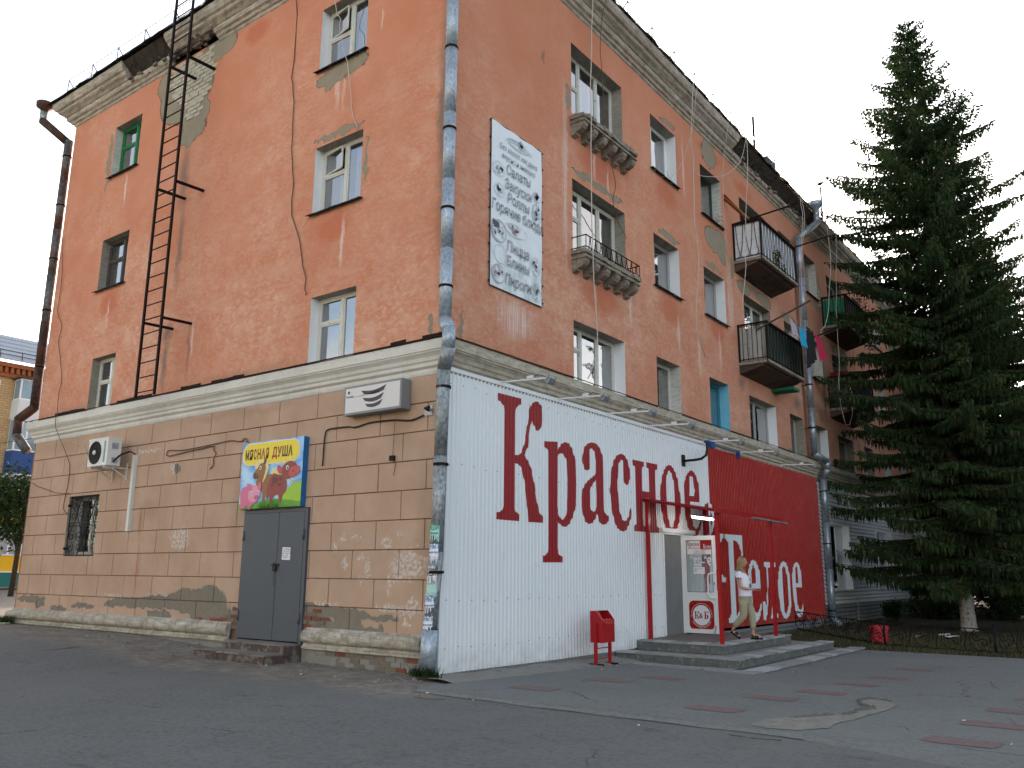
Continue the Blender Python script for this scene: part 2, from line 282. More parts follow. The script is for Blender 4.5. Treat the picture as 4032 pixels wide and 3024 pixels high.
M['glass']=glass_material('window_glass'); M['doorglass']=glass_material('door_glass',(.82,.88,.86),.3)
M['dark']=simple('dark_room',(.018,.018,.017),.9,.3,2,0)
M['curtain']=simple('white_net_curtain',(.50,.54,.60),.9,.1,3,0); M['curtain_g']=simple('grey_green_curtain',(.19,.22,.21),.9,.2,3,0); M['curtain_r']=simple('rusty_patterned_curtain',(.34,.14,.08),.9,.5,7,0)
M['panel_w']=metal_sheet('white_profiled_sheet',(.74,.765,.78),.33,0,.03,.10,(.60,.60,.60))
M['panel_r']=metal_sheet('red_profiled_sheet',(.35,.012,.009),.3,0,.12,.30,(.24,.009,.008))
M['let_r']=simple('dark_red_sign_paint',(.285,.012,.017),.45,.06,3,.05); M['let_w']=simple('white_sign_paint',(.66,.70,.72),.45,.05,3,.05)
M['red']=simple('glossy_red_enamel',(.36,.010,.013),.35,.1,3,.05); M['redw']=simple('worn_red_enamel',(.30,.013,.014),.45,.2,5,.1,dirt=((.13,.03,.02),7,.68))
M['steel_door']=simple('blue_grey_door_paint',(.058,.069,.088),.5,.10,2.2,.08,30,dirt=((.06,.06,.065),5,.69),spec=.5)
M['galv']=galvanised('galvanised_pipe',(.21,.26,.32),(.45,.51,.57)); M['galv2']=galvanised('old_galvanised_pipe',(.13,.145,.155),(.38,.41,.42),.5,5,.66); M['galv_rust']=galvanised('rusty_pipe',(.024,.018,.017),(.042,.028,.024),.75,5,.45)
M['galv3']=galvanised('streaked_dark_pipe',(.05,.05,.05),(.17,.175,.17),.6,4,.52); M['galv_new']=galvanised('smooth_steel_pipe',(.20,.23,.27),(.36,.40,.45),.3,3)
M['black']=simple('black_iron',(.010,.009,.010),.55,.3,10,.1,spec=.15); M['rust_iron']=simple('dark_rusty_iron',(.022,.013,.011),.8,.5,8,.3,spec=.1); M['ladder']=simple('brown_black_ladder_paint',(.013,.0075,.007),.7,.35,9,.25,40,spec=.1)
M['siding']=metal_sheet('grey_siding',(.62,.64,.64),.4,.0,.06,.2,(.25,.25,.24)); M['siding_d']=metal_sheet('dark_base_siding',(.17,.18,.185),.45,0,.1,.2,(.1,.1,.1))
M['stone']=simple('worn_grey_granite_tile',(.24,.255,.25),.75,.22,4,.4,40,dirt=((.10,.10,.09),6,.58)); M['stone_l']=simple('light_granite_tile',(.36,.37,.365),.7,.15,5,.3,40,dirt=((.2,.2,.19),7,.62)); M['stone_d']=simple('dark_riser_granite',(.115,.12,.115),.8,.4,3,.5,30,dirt=((.20,.21,.20),11,.54))
M['porch']=simple('brown_porch_tiles',(.135,.115,.105),.6,.2,2.5,.2)
M['conc']=simple('old_concrete',(.23,.22,.195),.95,.25,3,.5,25,dirt=((.13,.12,.1),4,.58)); M['step']=simple('red_brown_step_paint',(.085,.060,.055),.85,.35,4,.5,25,dirt=((.17,.155,.135),6,.50)); M['step_top']=simple('worn_step_tread',(.20,.175,.155),.9,.25,4,.5,25,dirt=((.10,.05,.045),5,.6))
M['brick_r']=simple('red_brick',(.19,.066,.045),.95,.4,11,.5,50,dirt=((.27,.2,.15),6,.6)); M['brick_w']=simple('pale_silicate_brick',(.46,.42,.33),.95,.2,9,.5,60,dirt=((.22,.19,.14),7,.62)); M['brick_g']=simple('mortar_smeared_brick',(.17,.14,.11),.95,.3,8,.6,40,dirt=((.25,.08,.05),6,.62))
M['asphalt']=asphalt('asphalt_road',(.106,.108,.103),(.142,.143,.135),(.080,.084,.084),.55,True); M['pave']=asphalt('asphalt_pavement',(.130,.136,.130),(.165,.170,.160),(.108,.113,.108),.35)
M['dirt']=simple('gritty_dirt',(.165,.145,.12),.98,.3,2.5,.8,30,dirt=((.09,.08,.07),5,.5)); M['redtile']=simple('faded_red_paving',(.19,.112,.106),.92,.2,5,.5,90,dirt=((.155,.150,.143),9,.50))
M['ac']=simple('cream_ac_casing',(.66,.66,.62),.45,.05,3,0,dirt=((.35,.33,.28),4,.72)); M['pvc']=simple('pale_conduit',(.60,.60,.56),.5,.1); M['paper']=simple('white_paper',(.75,.76,.80),.8,.06,20,0)
M['lens']=simple('grey_floodlight',(.34,.36,.39),.4,.1,5,0,metal=.5); M['cable']=simple('black_cable',(.02,.018,.017),.6,.2); M['cable_w']=simple('pale_cable',(.50,.46,.40),.6,.2); M['cable_b']=simple('brown_cable',(.12,.07,.045),.7,.2)
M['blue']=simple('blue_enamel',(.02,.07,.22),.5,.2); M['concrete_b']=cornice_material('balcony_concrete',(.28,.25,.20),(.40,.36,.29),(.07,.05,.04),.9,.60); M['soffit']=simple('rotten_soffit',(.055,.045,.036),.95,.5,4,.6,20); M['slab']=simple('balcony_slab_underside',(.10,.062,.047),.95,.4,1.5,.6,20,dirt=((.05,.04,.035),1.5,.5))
M['orange']=simple('orange_board',(.30,.10,.035),.8,.3,6,.2)
LETTERS=[
('K','R',[152,495,225,496,225,484,215,480,209,472,207,460,207,382,220,383,228,390,236,405,244,431,251,464,251,474,256,483,263,492,276,499,286,499,296,492,300,478,300,461,292,444,284,439,278,440,269,449,263,460,259,450,252,422,249,402,242,392,237,385,246,378,257,367,263,355,269,339,277,310,283,289,291,274,303,269,302,257,250,256,248,275,246,296,241,320,236,338,231,352,224,362,216,365,207,366,206,284,209,275,215,271,223,269,222,256,151,256,151,269,161,270,167,274,171,284,172,379,171,461,169,472,163,477,152,481],None),
('r','R',[305,421,354,426,354,405,360,414,369,423,383,429,398,428,409,420,419,404,426,381,427,350,426,314,419,288,409,272,397,259,386,253,374,253,363,257,353,263,352,208,356,198,364,194,373,192,372,181,302,180,302,193,312,194,317,200,319,207,321,396,319,403,315,408,305,409],[354,392,360,401,369,404,378,402,386,394,391,378,393,352,392,314,389,291,384,274,377,268,370,267,362,271,355,279,352,294]),
('a','R',[451,401,455,418,461,428,474,437,491,442,507,442,520,437,530,428,536,417,537,402,540,376,539,333,539,305,542,293,548,287,558,285,558,274,552,268,537,264,523,267,515,274,510,287,500,274,490,266,476,263,463,266,455,275,450,288,447,308,448,321,451,335,457,343,470,354,487,363,499,369,508,376,509,403,504,420,497,426,491,429,484,426,481,420,481,408,483,391,480,382,471,377,460,379,455,385,452,395],[508,361,500,356,486,343,482,334,481,319,481,304,485,294,494,289,503,294,509,302,510,330]),
('s','R',[618,431,633,431,646,424,655,414,660,400,660,376,656,366,647,361,638,362,632,369,629,381,631,400,631,413,624,418,617,415,609,406,606,394,602,369,602,345,604,322,608,302,616,288,623,279,631,277,642,280,651,290,657,302,660,309,664,301,660,283,651,270,638,257,625,253,609,255,594,262,584,276,577,292,570,316,567,342,570,369,578,395,588,413,601,425],None),
('n','R',[673,424,730,424,730,413,723,409,719,402,718,353,756,353,755,406,752,411,743,413,743,425,800,425,800,413,792,410,788,404,787,385,787,335,787,293,790,278,795,271,804,269,804,257,745,256,746,268,753,273,755,283,757,338,719,337,718,289,721,278,726,271,732,268,732,257,675,256,675,269,681,270,686,275,687,283,687,328,688,376,687,406,682,410,674,411],None),
('o','R',[867,431,882,430,895,422,906,410,915,397,921,374,927,353,926,327,924,313,916,293,906,277,895,269,838,268,828,288,820,308,816,328,815,354,818,373,824,392,836,412,851,425],[869,418,857,410,852,400,848,373,850,348,850,322,853,296,861,278,870,271,878,275,886,286,892,300,894,321,893,342,892,368,890,391,882,408]),
('e','R',[995,430,1009,429,1024,421,1034,409,1042,393,1044,377,1046,362,1045,348,982,346,981,330,990,306,998,285,1008,277,1019,276,1033,286,1041,297,1044,303,1050,296,1047,285,1038,274,1028,262,1010,256,990,260,970,273,959,290,951,316,950,346,951,382,958,401,972,418],[996,417,987,410,984,394,980,361,1013,362,1015,378,1012,398,1006,411]),
('amp','R',[1098,351,1080,345,1071,338,1064,321,1064,299,1071,277,1079,263,1097,263,1098,282,1097,310,1097,336],None),
('amp','W',[1099,351,1117,349,1125,340,1134,325,1135,306,1128,283,1115,269,1101,266,1096,269,1098,282,1104,271,1114,282,1121,301,1119,320,1113,332,1097,336],None),
('amp','W',[1139,270,1144,269,1143,257,1139,259],None),
('amp','W',[1165,270,1195,270,1195,260,1183,256,1172,245,1166,230,1164,243],None),
('amp','W',[1131,222,1139,214,1142,200,1142,174,1141,141,1135,146,1135,174,1134,199],None),
('amp','W',[1164,171,1172,159,1185,152,1198,150,1197,138,1164,138,1164,155],None),
('amp','R',[1047,215,1077,214,1096,212,1093,159,1093,135,1074,135,1051,155,1044,179],None),
('B','W',[1203,270,1329,271,1330,209,1320,210,1310,234,1303,243,1286,253,1260,255,1258,194,1260,169,1278,170,1298,168,1317,155,1327,136,1329,107,1323,78,1310,50,1293,33,1272,27,1207,28,1206,41,1218,44,1224,56,1223,90,1224,155,1226,212,1224,247,1214,255,1201,258],[1261,155,1271,154,1283,146,1286,117,1284,79,1278,55,1264,45,1259,46,1259,80,1260,136]),
('e2','W',[1406,202,1426,198,1441,186,1452,170,1456,150,1456,118,1383,119,1382,96,1385,77,1395,59,1411,47,1424,50,1436,57,1446,69,1453,77,1456,70,1451,57,1443,43,1430,30,1410,22,1383,26,1364,42,1355,68,1353,107,1358,146,1366,171,1377,187,1389,198],[1406,188,1395,182,1388,164,1386,133,1416,133,1420,156,1416,176]),
('l','W',[1495,197,1592,197,1591,184,1582,181,1578,135,1578,82,1579,43,1592,40,1591,28,1529,28,1530,40,1540,43,1550,181,1538,181,1526,180,1521,135,1511,84,1504,53,1490,30,1480,23,1469,28,1464,45,1466,69,1472,80,1481,81,1494,72,1497,66,1509,115,1516,172,1508,181,1495,184],None),
('o2','W',[1668,201,1690,197,1706,182,1718,156,1720,112,1720,80,1711,50,1695,33,1667,22,1642,26,1623,42,1612,67,1608,101,1608,139,1617,164,1630,184,1648,197],[1668,187,1654,180,1647,156,1646,124,1646,81,1650,49,1661,35,1675,42,1690,61,1695,95,1696,123,1692,156,1683,180]),
('e3','W',[1791,201,1811,197,1825,183,1833,161,1834,140,1837,118,1770,119,1773,94,1780,63,1791,49,1806,45,1821,51,1832,66,1836,75,1837,57,1829,42,1820,31,1807,23,1783,24,1761,35,1749,57,1745,90,1742,123,1742,152,1750,174,1765,192],[1790,189,1777,178,1772,156,1772,132,1803,132,1802,156,1800,179]),
]
# ------------------------------------------------------------------ ground
def gh(x,y):
    hx=np.interp(x,[-80,-9,-6,-5,-3.3,0,3,60],[.15,.18,.05,-.05,-.06,-.08,-.10,-.10])
    k=min(1,max(0,(x+1.5)/2.5)); hy=np.interp(y,[-12,-2,6,14],[.04,0,-.20,-.22])
    return float(hx+hy*k)
def sheet(name,mat,x0,x1,y0,y1,nx,ny,dz=0,f=None,**kw):
    xs=np.linspace(x0,x1,nx+1); ys=np.linspace(y0,y1,ny+1); b=MB()
    b.v=[(float(x),float(y),gh(x,y)+dz+(f(x,y) if f else 0)) for y in ys for x in xs]; b.smooth=True
    for j in range(ny):
        for i in range(nx):
            a=j*(nx+1)+i; b.f.append((a,a+1,a+nx+2,a+nx+1)); b.m.append(0); b.sm.append(True)
    return b.build(name,mat,**kw)
def strip(name,mat,left,right,dz,parent=None,**kw):
    """ground-hugging sheet between two polylines with the same number of points"""
    b=MB(); n=len(left)
    b.v=[(x,y,gh(x,y)+dz) for x,y in left]+[(x,y,gh(x,y)+dz) for x,y in right]
    for i in range(n-1): b.f.append((i,n+i,n+i+1,i+1)); b.m.append(0); b.sm.append(False)
    return b.build(name,mat,parent,**kw)
sheet('ground',M['asphalt'],-40,45,-40,0,85,40,kind='structure')
b=MB(); b.quad((-700,-700,.02),(700,-700,.02),(700,-40,.02),(-700,-40,.02)); b.quad((-700,-40,.15),(-40,-40,.15),(-40,800,.15),(-700,800,.15)); b.quad((-40,55,-.32),(900,55,-.32),(900,900,-.32),(-40,900,-.32)); b.quad((45,-40,-.3),(900,-40,-.3),(900,55,-.3),(45,55,-.3)); b.quad((-40,0,.15),(-15,0,.16),(-15,55,.16),(-40,55,.15))
b.build('ground_far',M['asphalt'],kind='structure')
sheet('ground_yard',M['asphalt'],-15,45,0,55,60,55,kind='structure')
# pavement in front of the shop: a slightly raised, patched asphalt sheet with a worn kerb
pv=sheet('pavement',M['pave'],.75,32,-1.35,12.6,70,40,dz=.045,kind='structure')
b=MB(); n_=150; xs_=np.linspace(.75,32,n_)
for i in range(n_): 
    x=float(xs_[i]); w1=.07+.04*math.sin(x*5)+U(0,.04)+(max(0,x-6.6)*.45 if x>6.6 else 0); w1=min(w1,1.1)
    b.v+=[(x,-1.34,gh(x,-1.34)+.046),(x,-1.38-w1,gh(x,-1.4)+.004)]
for i in range(n_-1): b.f.append((2*i,2*i+1,2*i+3,2*i+2)); b.m.append(0); b.sm.append(False)
b.build('pavement_edge',M['pave'],pv)
b=MB()
for i in range(95):
    x=.85+i*.06; 
    if x>6.55: break
    y=-1.475-.02*math.sin(x*5)+U(-.006,.006); w1=.014+.010*math.sin(x*2.3)**2
    b.v+=[(x,y,gh(x,y)+.009),(x,y-w1,gh(x,y)+.009)]
n_=len(b.v)//2
for i in range(n_-1): b.f.append((2*i,2*i+1,2*i+3,2*i+2)); b.m.append(0); b.sm.append(False)
b.build('kerb_shade_line',simple('painted_kerb_shade',(.030,.028,.026),.95,.3,9,.2),pv)  # dark strip laid in for the shaded gap line along the kerb edge
tl=[(1.95,0.0),(2.15,1.9),(2.55,3.05),(4.9,-.15),(5.0,1.6),(5.3,2.95),(5.35,4.7),(5.5,8.3),(7.86,-.7),(7.93,.97),(7.95,2.62),(5.45,6.4),(8.1,4.4),(10.7,-1.0),(10.8,1.2),(8.1,6.3)]
for (x,y) in tl:
    n=9; pl=[]
    for k in range(28):
        a=2*math.pi*k/28; c,s=math.cos(a),math.sin(a); q=max(abs(c)/.36,abs(s)/.25); rr=1/q
        pl.append((x+c*rr*U(.93,1.05),y+s*rr*U(.93,1.05)))
    t=MB(); t.add([(px,py,gh(px,py)+.0495) for px,py in pl],[tuple(range(28))]); t.build('paving_tile',M['redtile'],pv)
# pothole: crumbled layer with broken lip
hole=[(5.78,-1.2),(5.74,-.75),(5.83,-.42),(6.02,-.1),(6.2,.3),(6.40,.72),(6.36,1.1),(6.46,1.45),(6.2,1.75),(6.06,2.2),(6.1,2.62),(6.38,2.5),(6.6,2.1),(6.62,1.5),(6.58,.9),(6.55,.24),(6.5,-.3),(6.52,-.78),(6.3,-1.2),(6.0,-1.28)]
fine_=[]
for i in range(len(hole)):
    a=Vector(hole[i]);c=Vector(hole[(i+1)%len(hole)])
    for t in (0,.25,.5,.75): p=a.lerp(c,t); fine_.append((p.x+U(-.025,.025),p.y+U(-.025,.025)))
b=MB(); n=len(fine_); cxy=(6.2,.5)
b.add([(x,y,gh(x,y)+.051) for x,y in fine_],[tuple(range(n))]); b.build('pothole_fill',simple('sandy_pothole_gravel',(.235,.22,.19),.98,.35,4,.8,45,dirt=((.15,.14,.12),7,.55)),pv)
b=MB(); lip=fine_[10:46]
for i in range(len(lip)-1):
    if rnd()<.12: continue
    (x0,y0),(x1,y1)=lip[i],lip[i+1]; z0=gh(x0,y0)+.046; h=U(.02,.045); wd=U(.03,.09)
    b.add([(x0,y0,z0),(x1,y1,z0),(x1,y1,z0+h),(x0,y0,z0+h),(x0-wd*.5,y0+wd,z0),(x1-wd*.5,y1+wd,z0)],[(0,1,2,3),(3,2,5,4)])
b.build('asphalt_lip',M['asphalt'],pv)
# gritty verge along the side wall and old concrete apron along the shop front
for i in range(0):
    x=-22+24.2*i/79; W_.append((x,-.02 if x<-.2 else -.02-(x+.2)*1.1)); W2.append((x+.2,-2.0-.35*math.sin(i*.37)-U(0,.3)+(.9 if -3<x<-.8 else 0)-(.25 if x>.5 else 0)))
b=MB(); random.seed(21)
for i in range(1500):
    x=U(-16,2.2); y=-.05-abs(random.gauss(0,.75)); 
    if y<-2.3 or (x>0 and y>-.5): continue
    s=random.choice((.008,.010,.012,.018,.026,.05 if rnd()<.2 else .01)); z=gh(x,y)+.012; a=U(0,6.3)
    vs=[(x+math.cos(a+k*2.1)*s*U(.6,1.2),y+math.sin(a+k*2.1)*s*U(.6,1.2),z) for k in range(3)]; b.add(vs+[(x,y,z+s*U(.5,.9))],[(0,1,3),(1,2,3),(2,0,3)])
b.build('gravel',simple('pale_rubble',(.20,.185,.16),.95,.6,9,.4,50),kind='stuff')
ap=sheet('concrete_apron',M['conc'],.03,.95,-.4,6.0,8,40,dz=.03,f=lambda x,y:.012*math.sin(x*9+y*5)+.03*(1-x),kind='structure')
# ------------------------------------------------------------------ the house
TL=lambda s,o,z:(s,-o,z)
TR=lambda s,o,z:(o,s,z)
XL=-15.3; YR=49.0
house=thing('apartment_building','four storey salmon plastered apartment building with peeling cornice and balconies','apartment building')
def wall(name,T,s0,s1,z0,z1,holes,mat,o=0.,parent=house):
    ss=sorted({s0,s1,*[h[0] for h in holes],*[h[1] for h in holes]}); zs=sorted({z0,z1,*[h[2] for h in holes],*[h[3] for h in holes]}); b=MB()
    for i in range(len(ss)-1):
        for j in range(len(zs)-1):
            a,c=ss[i],ss[i+1]; d,e=zs[j],zs[j+1]; m=((a+c)/2,(d+e)/2)
            if any(h[0]<m[0]<h[1] and h[2]<m[1]<h[3] for h in holes): continue
            b.quad(T(a,o,d),T(c,o,d),T(c,o,e),T(a,o,e))
    return b.build(name,mat,parent)
winL=[]; winR=[]
def window(T,s0,s1,z0,z1,fr='fr_white',lights=(.5,),vent=(0,.66),rev='reveal',sill=True,depth=.22,curtain=('curtain',.0,.6),open_vent=False,pane='glass',topdrop=.0,lst=None):
    (winL if T is TL else winR).append((s0,s1,z0,z1))
    b=MB(); fw=.055; o0,o1=-depth-.05,-depth
    zb,zt=z0+.02,z1-topdrop
    for a,c,d,e in((s0,s0+fw,zb,zt),(s1-fw,s1,zb,zt),(s0+fw,s1-fw,zb,zb+fw),(s0+fw,s1-fw,zt-fw,zt)): b.box(a,c,o0,o1,d,e,T)
    w=s1-s0-2*fw; cuts=[0]+list(lights)+[1]; xs=[s0+fw+w*c for c in cuts]
    for x in xs[1:-1]: b.box(x-.035,x+.035,o0,o1+.006,zb+fw,zt-fw,T)
    panes=[]
    for i in range(len(xs)-1):
        a=xs[i]+(0.035 if i else 0); c=xs[i+1]-(.035 if i<len(xs)-2 else 0); d=zb+fw;e=zt-fw
        parts=[(d,e)]
        if vent and vent[0]==i:
            t=d+(e-d)*vent[1]; b.box(a,c,o0+.005,o1+.003,t-.022,t+.022,T); parts=[(d,t-.022),(t+.022,e)]
        for (d2,e2) in parts:
            q=.035
            for A in((a,a+q,d2,e2),(c-q,c,d2,e2),(a+q,c-q,d2,d2+q),(a+q,c-q,e2-q,e2)): b.box(A[0],A[1],o0+.012,o1-.008,A[2],A[3],T)
            panes.append((a+q,c-q,d2+q,e2-q))
    wn=b.build('window',M[fr],house)
    for k,(a,c,d,e) in enumerate(panes):
        g=MB(); oo=o0+.02
        if open_vent and k==(1 if vent[0]==0 else 2):
            g.quad(T(a,oo,d),T(c,oo+.10,d),T(c,oo+.10,e),T(a,oo,e)); f=MB()
            for z in(d,e): f.bar(T(a,oo,z),T(c,oo+.10,z),.03,.03)
            f.bar(T(c,oo+.10,d),T(c,oo+.10,e),.03,.03); f.build('vent_sash',M[fr],wn)
        else: 
            j=U(-.004,.004); g.quad(T(a,oo+j,d),T(c,oo-j,d),T(c,oo-j+U(-.002,.002),e),T(a,oo+j,e))
        g.build('pane',M[pane],wn)
    r=MB(); e_=.0
    r.quad(T(s0,0,z0),T(s0,o0,z0),T(s0,o0,z1),T(s0,0,z1)); r.quad(T(s1,0,z0),T(s1,o0,z0),T(s1,o0,z1),T(s1,0,z1)); r.quad(T(s0,0,z0),T(s1,0,z0),T(s1,o0,z0),T(s0,o0,z0))
    r.build('reveal',M[rev],wn)
    r=MB(); r.quad(T(s0,0,z1),T(s1,0,z1),T(s1,o0,z1),T(s0,o0,z1))
    if topdrop: r.quad(T(s0,o1-.02,z1-topdrop),T(s1,o1-.02,z1-topdrop),T(s1,o1-.02,z1),T(s0,o1-.02,z1))
    r.build('lintel',M['reveal_dark'],wn)
    if sill:
        k=MB(); n=7
        for i in range(n):
            a=s0-.09+(s1-s0+.18)*i/n; c=s0-.09+(s1-s0+.18)*(i+1)/n; dz=U(-.006,.006)
            k.add([T(a,-depth,z0+.03),T(c,-depth,z0+.03),T(c,.10,z0-.015+dz),T(a,.10,z0-.015+dz),T(c,.10,z0-.045+dz),T(a,.10,z0-.045+dz)],[(0,1,2,3),(3,2,4,5)])
        k.build('sill',M['sill'],wn)
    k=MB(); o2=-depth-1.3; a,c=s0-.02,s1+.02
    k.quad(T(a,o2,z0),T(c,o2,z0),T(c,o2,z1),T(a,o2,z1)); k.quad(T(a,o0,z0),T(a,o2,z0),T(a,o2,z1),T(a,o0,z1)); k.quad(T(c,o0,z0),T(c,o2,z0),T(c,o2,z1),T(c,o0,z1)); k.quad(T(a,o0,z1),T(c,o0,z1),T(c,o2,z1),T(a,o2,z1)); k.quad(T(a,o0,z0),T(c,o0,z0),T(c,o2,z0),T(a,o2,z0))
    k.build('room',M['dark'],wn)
    for cu in (curtain if isinstance(curtain,list) else [curtain]):
        if not cu: continue
        k=MB(); a=s0+(s1-s0)*cu[1]; c=s0+(s1-s0)*cu[2]; n=max(6,int((c-a)/.05)); zt2=z1-.08 if len(cu)<4 else z0+(z1-z0)*cu[3]
        for i in range(n):
            A=a+(c-a)*i/n; B=a+(c-a)*(i+1)/n; oa=-depth-.16+.022*math.sin(i*1.9+s0); ob=-depth-.16+.022*math.sin((i+1)*1.9+s0)
            k.quad(T(A,oa,z0+.03),T(B,ob,z0+.03),T(B,ob*1.0,zt2),T(A,oa,zt2))
        k.build('curtain',M[cu[0]],wn)
    return wn
F4=(12.46,14.03);F3=(9.04,10.55);F2=(5.72,7.15)
# side face (3 + 3 windows)
window(TL,-12.8,-11.42,12.46,14.03,'fr_green',(.58,),(0,.62),'reveal',curtain=[('curtain',.35,.52),('curtain',.60,1)])
window(TL,-12.8,-11.42,9.07,10.57,'fr_brown',(.58,),(0,.60),'reveal_dark',curtain=('curtain_g',.05,.25))
window(TL,-12.6,-11.42,5.72,7.14,'fr_white',(.58,),(0,.55),'reveal_dark',sill=False,curtain=[('curtain_g',.1,.5,.7),('curtain_g',.75,1)])
window(TL,-3.95,-2.46,12.47,14.05,'fr_white',(.52,),(0,.55),'reveal_white',curtain=('curtain',.56,.95),open_vent=True)
window(TL,-3.9,-2.42,9.04,10.6,'fr_white',(.52,),(0,.6),'reveal_white',curtain=[('curtain',.62,.8),('curtain',.3,.45,.6)],open_vent=True)
window(TL,-3.75,-2.4,5.74,7.16,'fr_white',(.54,),(0,.62),'reveal_white',sill=False,curtain=[('curtain_g',.15,.5,.8),('curtain_g',.6,.9)])
# long face
window(TR,4.25,6.68,12.15,14.0,'fr_white',(.32,.68),(0,.55),'reveal_dark',sill=False,curtain=[('curtain',.02,.5),('curtain',.62,.8)],topdrop=.0,depth=.3)
window(TR,4.25,6.70,8.72,10.48,'fr_white',(.32,.68),(0,.6),'reveal_dark',sill=False,curtain=[('curtain',0,.3),('curtain_g',.8,1)],topdrop=.04,depth=.3)
window(TR,4.25,6.55,5.72,7.08,'fr_white',(.32,.66),(0,.62),'reveal_white',sill=False,curtain=[('curtain_g',.72,1),('curtain_g',.0,.2),('curtain_r',.42,.6,.55)],depth=.3)
window(TR,8.27,9.83,12.38,14.02,'fr_pvc',(.36,),(0,.55),'reveal_white',curtain=('curtain_g',.72,1),depth=.3)
window(TR,8.26,9.78,9.03,10.5,'fr_grey',(.36,),(0,.62),'reveal_white',curtain=('curtain_g',.55,1),depth=.3)
window(TR,8.22,9.6,5.72,7.08,'fr_white',(.36,),(0,.6),'reveal',sill=False,curtain=[('curtain_g',.1,.45),('curtain_g',.6,1)],depth=.3)
window(TR,11.5,13.03,12.22,13.85,'fr_dgreen',(.36,),(0,.55),'reveal',curtain=[('curtain',0,.25),('curtain_g',.6,1)],depth=.3)
window(TR,11.45,13.0,9.03,10.52,'fr_grey',(.36,),(0,.55),'reveal_white',curtain=('curtain_g',.5,1),depth=.3)
window(TR,11.52,12.9,5.70,7.16,'fr_blue',(.36,),None,'reveal_blue',sill=False,curtain=None,depth=.3,pane='glass')
window(TR,14.58,16.93,11.45,13.93,'fr_grey',(.3,.62),None,'reveal_dark',sill=False,depth=.3,topdrop=.1)
window(TR,14.52,16.93,8.05,10.5,'fr_white',(.3,.62),(0,.6),'reveal_dark',sill=False,curtain=('curtain',.5,.9),depth=.3)
window(TR,14.55,16.92,5.72,7.14,'fr_grey',(.5,),None,'reveal_white',sill=False,curtain=('curtain_g',.1,.7),depth=.3)
for i,y in enumerate((18.32,21.2,27.9,31.05,34.2,41.2,44.4)):
    pr=[(F4,('reveal_dark','reveal','reveal_dark','reveal','reveal_dark','reveal','reveal')[i]),(F3,'reveal'),(F2,('reveal_dark','reveal_white','reveal_dark','reveal','reveal','reveal','reveal')[i])]
    for (z0,z1),rv in pr:
        window(TR,y,y+1.42,z0-.05,z1-.02,random.choice(('fr_grey','fr_white','fr_grey')),(.4,),(0,.58),rv,sill=z0>6,curtain=random.choice((('curtain_g',.5,1),('curtain_g',.2,.9),[('curtain',0,.4),('curtain_g',.6,1)])),depth=.3)
for y in (24.03,37.6):
    for z0,z1 in((11.45,13.93),(8.05,10.5),(5.72,7.12)):
        window(TR,y,y+2.15,z0,z1,'fr_white' if z0>6 else 'fr_grey',(.45,),(0,.6),'reveal_dark',sill=False,curtain=('curtain_g',.2,.7),depth=.3)
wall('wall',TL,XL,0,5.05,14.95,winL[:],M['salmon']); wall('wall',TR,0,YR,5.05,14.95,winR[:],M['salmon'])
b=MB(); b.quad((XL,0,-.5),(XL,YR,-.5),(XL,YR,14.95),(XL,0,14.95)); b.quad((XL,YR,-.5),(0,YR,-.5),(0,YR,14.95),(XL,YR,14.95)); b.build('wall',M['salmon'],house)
# ---- mouldings swept round the house
def sweep(name,prof,path,mat,jit=0.,parent=house,cap=True,smooth=False):
    """prof: (out,z); path: list of functions out->(x,y)"""
    b=MB(); n=len(prof); b.v=[]
    for f in path:
        for (o,z) in prof: x,y=f(o); b.v.append((x,y+0,z+U(-jit,jit)))
    for i in range(len(path)-1):
        for k in range(n-1): b.f.append((i*n+k,i*n+k+1,(i+1)*n+k+1,(i+1)*n+k)); b.m.append(0); b.sm.append(smooth and 0<k<10)
    if cap:
        for i in (0,len(path)-1): b.f.append(tuple(i*n+k for k in range(n))); b.m.append(0); b.sm.append(False)
    return b.build(name,mat,parent)
cW=lambda y:(lambda o:(XL-o,y)); cL=lambda x:(lambda o:(x,-o)); cR=lambda y:(lambda o:(o,y)); cC=lambda o:(o,-o); cD=lambda o:(XL-o,-o)
low=[(0,14.86),(.03,14.88),(.05,14.93),(.10,14.95),(.13,15.0),(.19,15.03),(.22,15.09),(.22,15.14),(.0,15.16)]
upp=[(0,15.13),(.24,15.15),(.30,15.20),(.37,15.24),(.40,15.27),(.40,15.31),(.47,15.34),(.52,15.42),(.54,15.50),(.54,15.55),(.0,15.57)]
def seg(f,a,b,st=.6):
    n=max(1,int(abs(b-a)/st)); return [f(a+(b-a)*i/n) for i in range(n+1)]
sweep('cornice',low,[cW(14),cD]+seg(cL,XL+.3,-9.95),M['crown'],.004); sweep('cornice',low,seg(cL,-7.95,-.3)+[cC]+seg(cR,.3,YR),M['crown'],.004)
sweep('cornice',upp,[cW(14),cD]+seg(cL,XL+.3,-11.85),M['crown'],.005); sweep('cornice',upp,seg(cL,-9.75,-.3)+[cC]+seg(cR,.3,13.6),M['crown'],.005); sweep('cornice',upp,seg(cR,21.6,YR),M['crown'],.006)
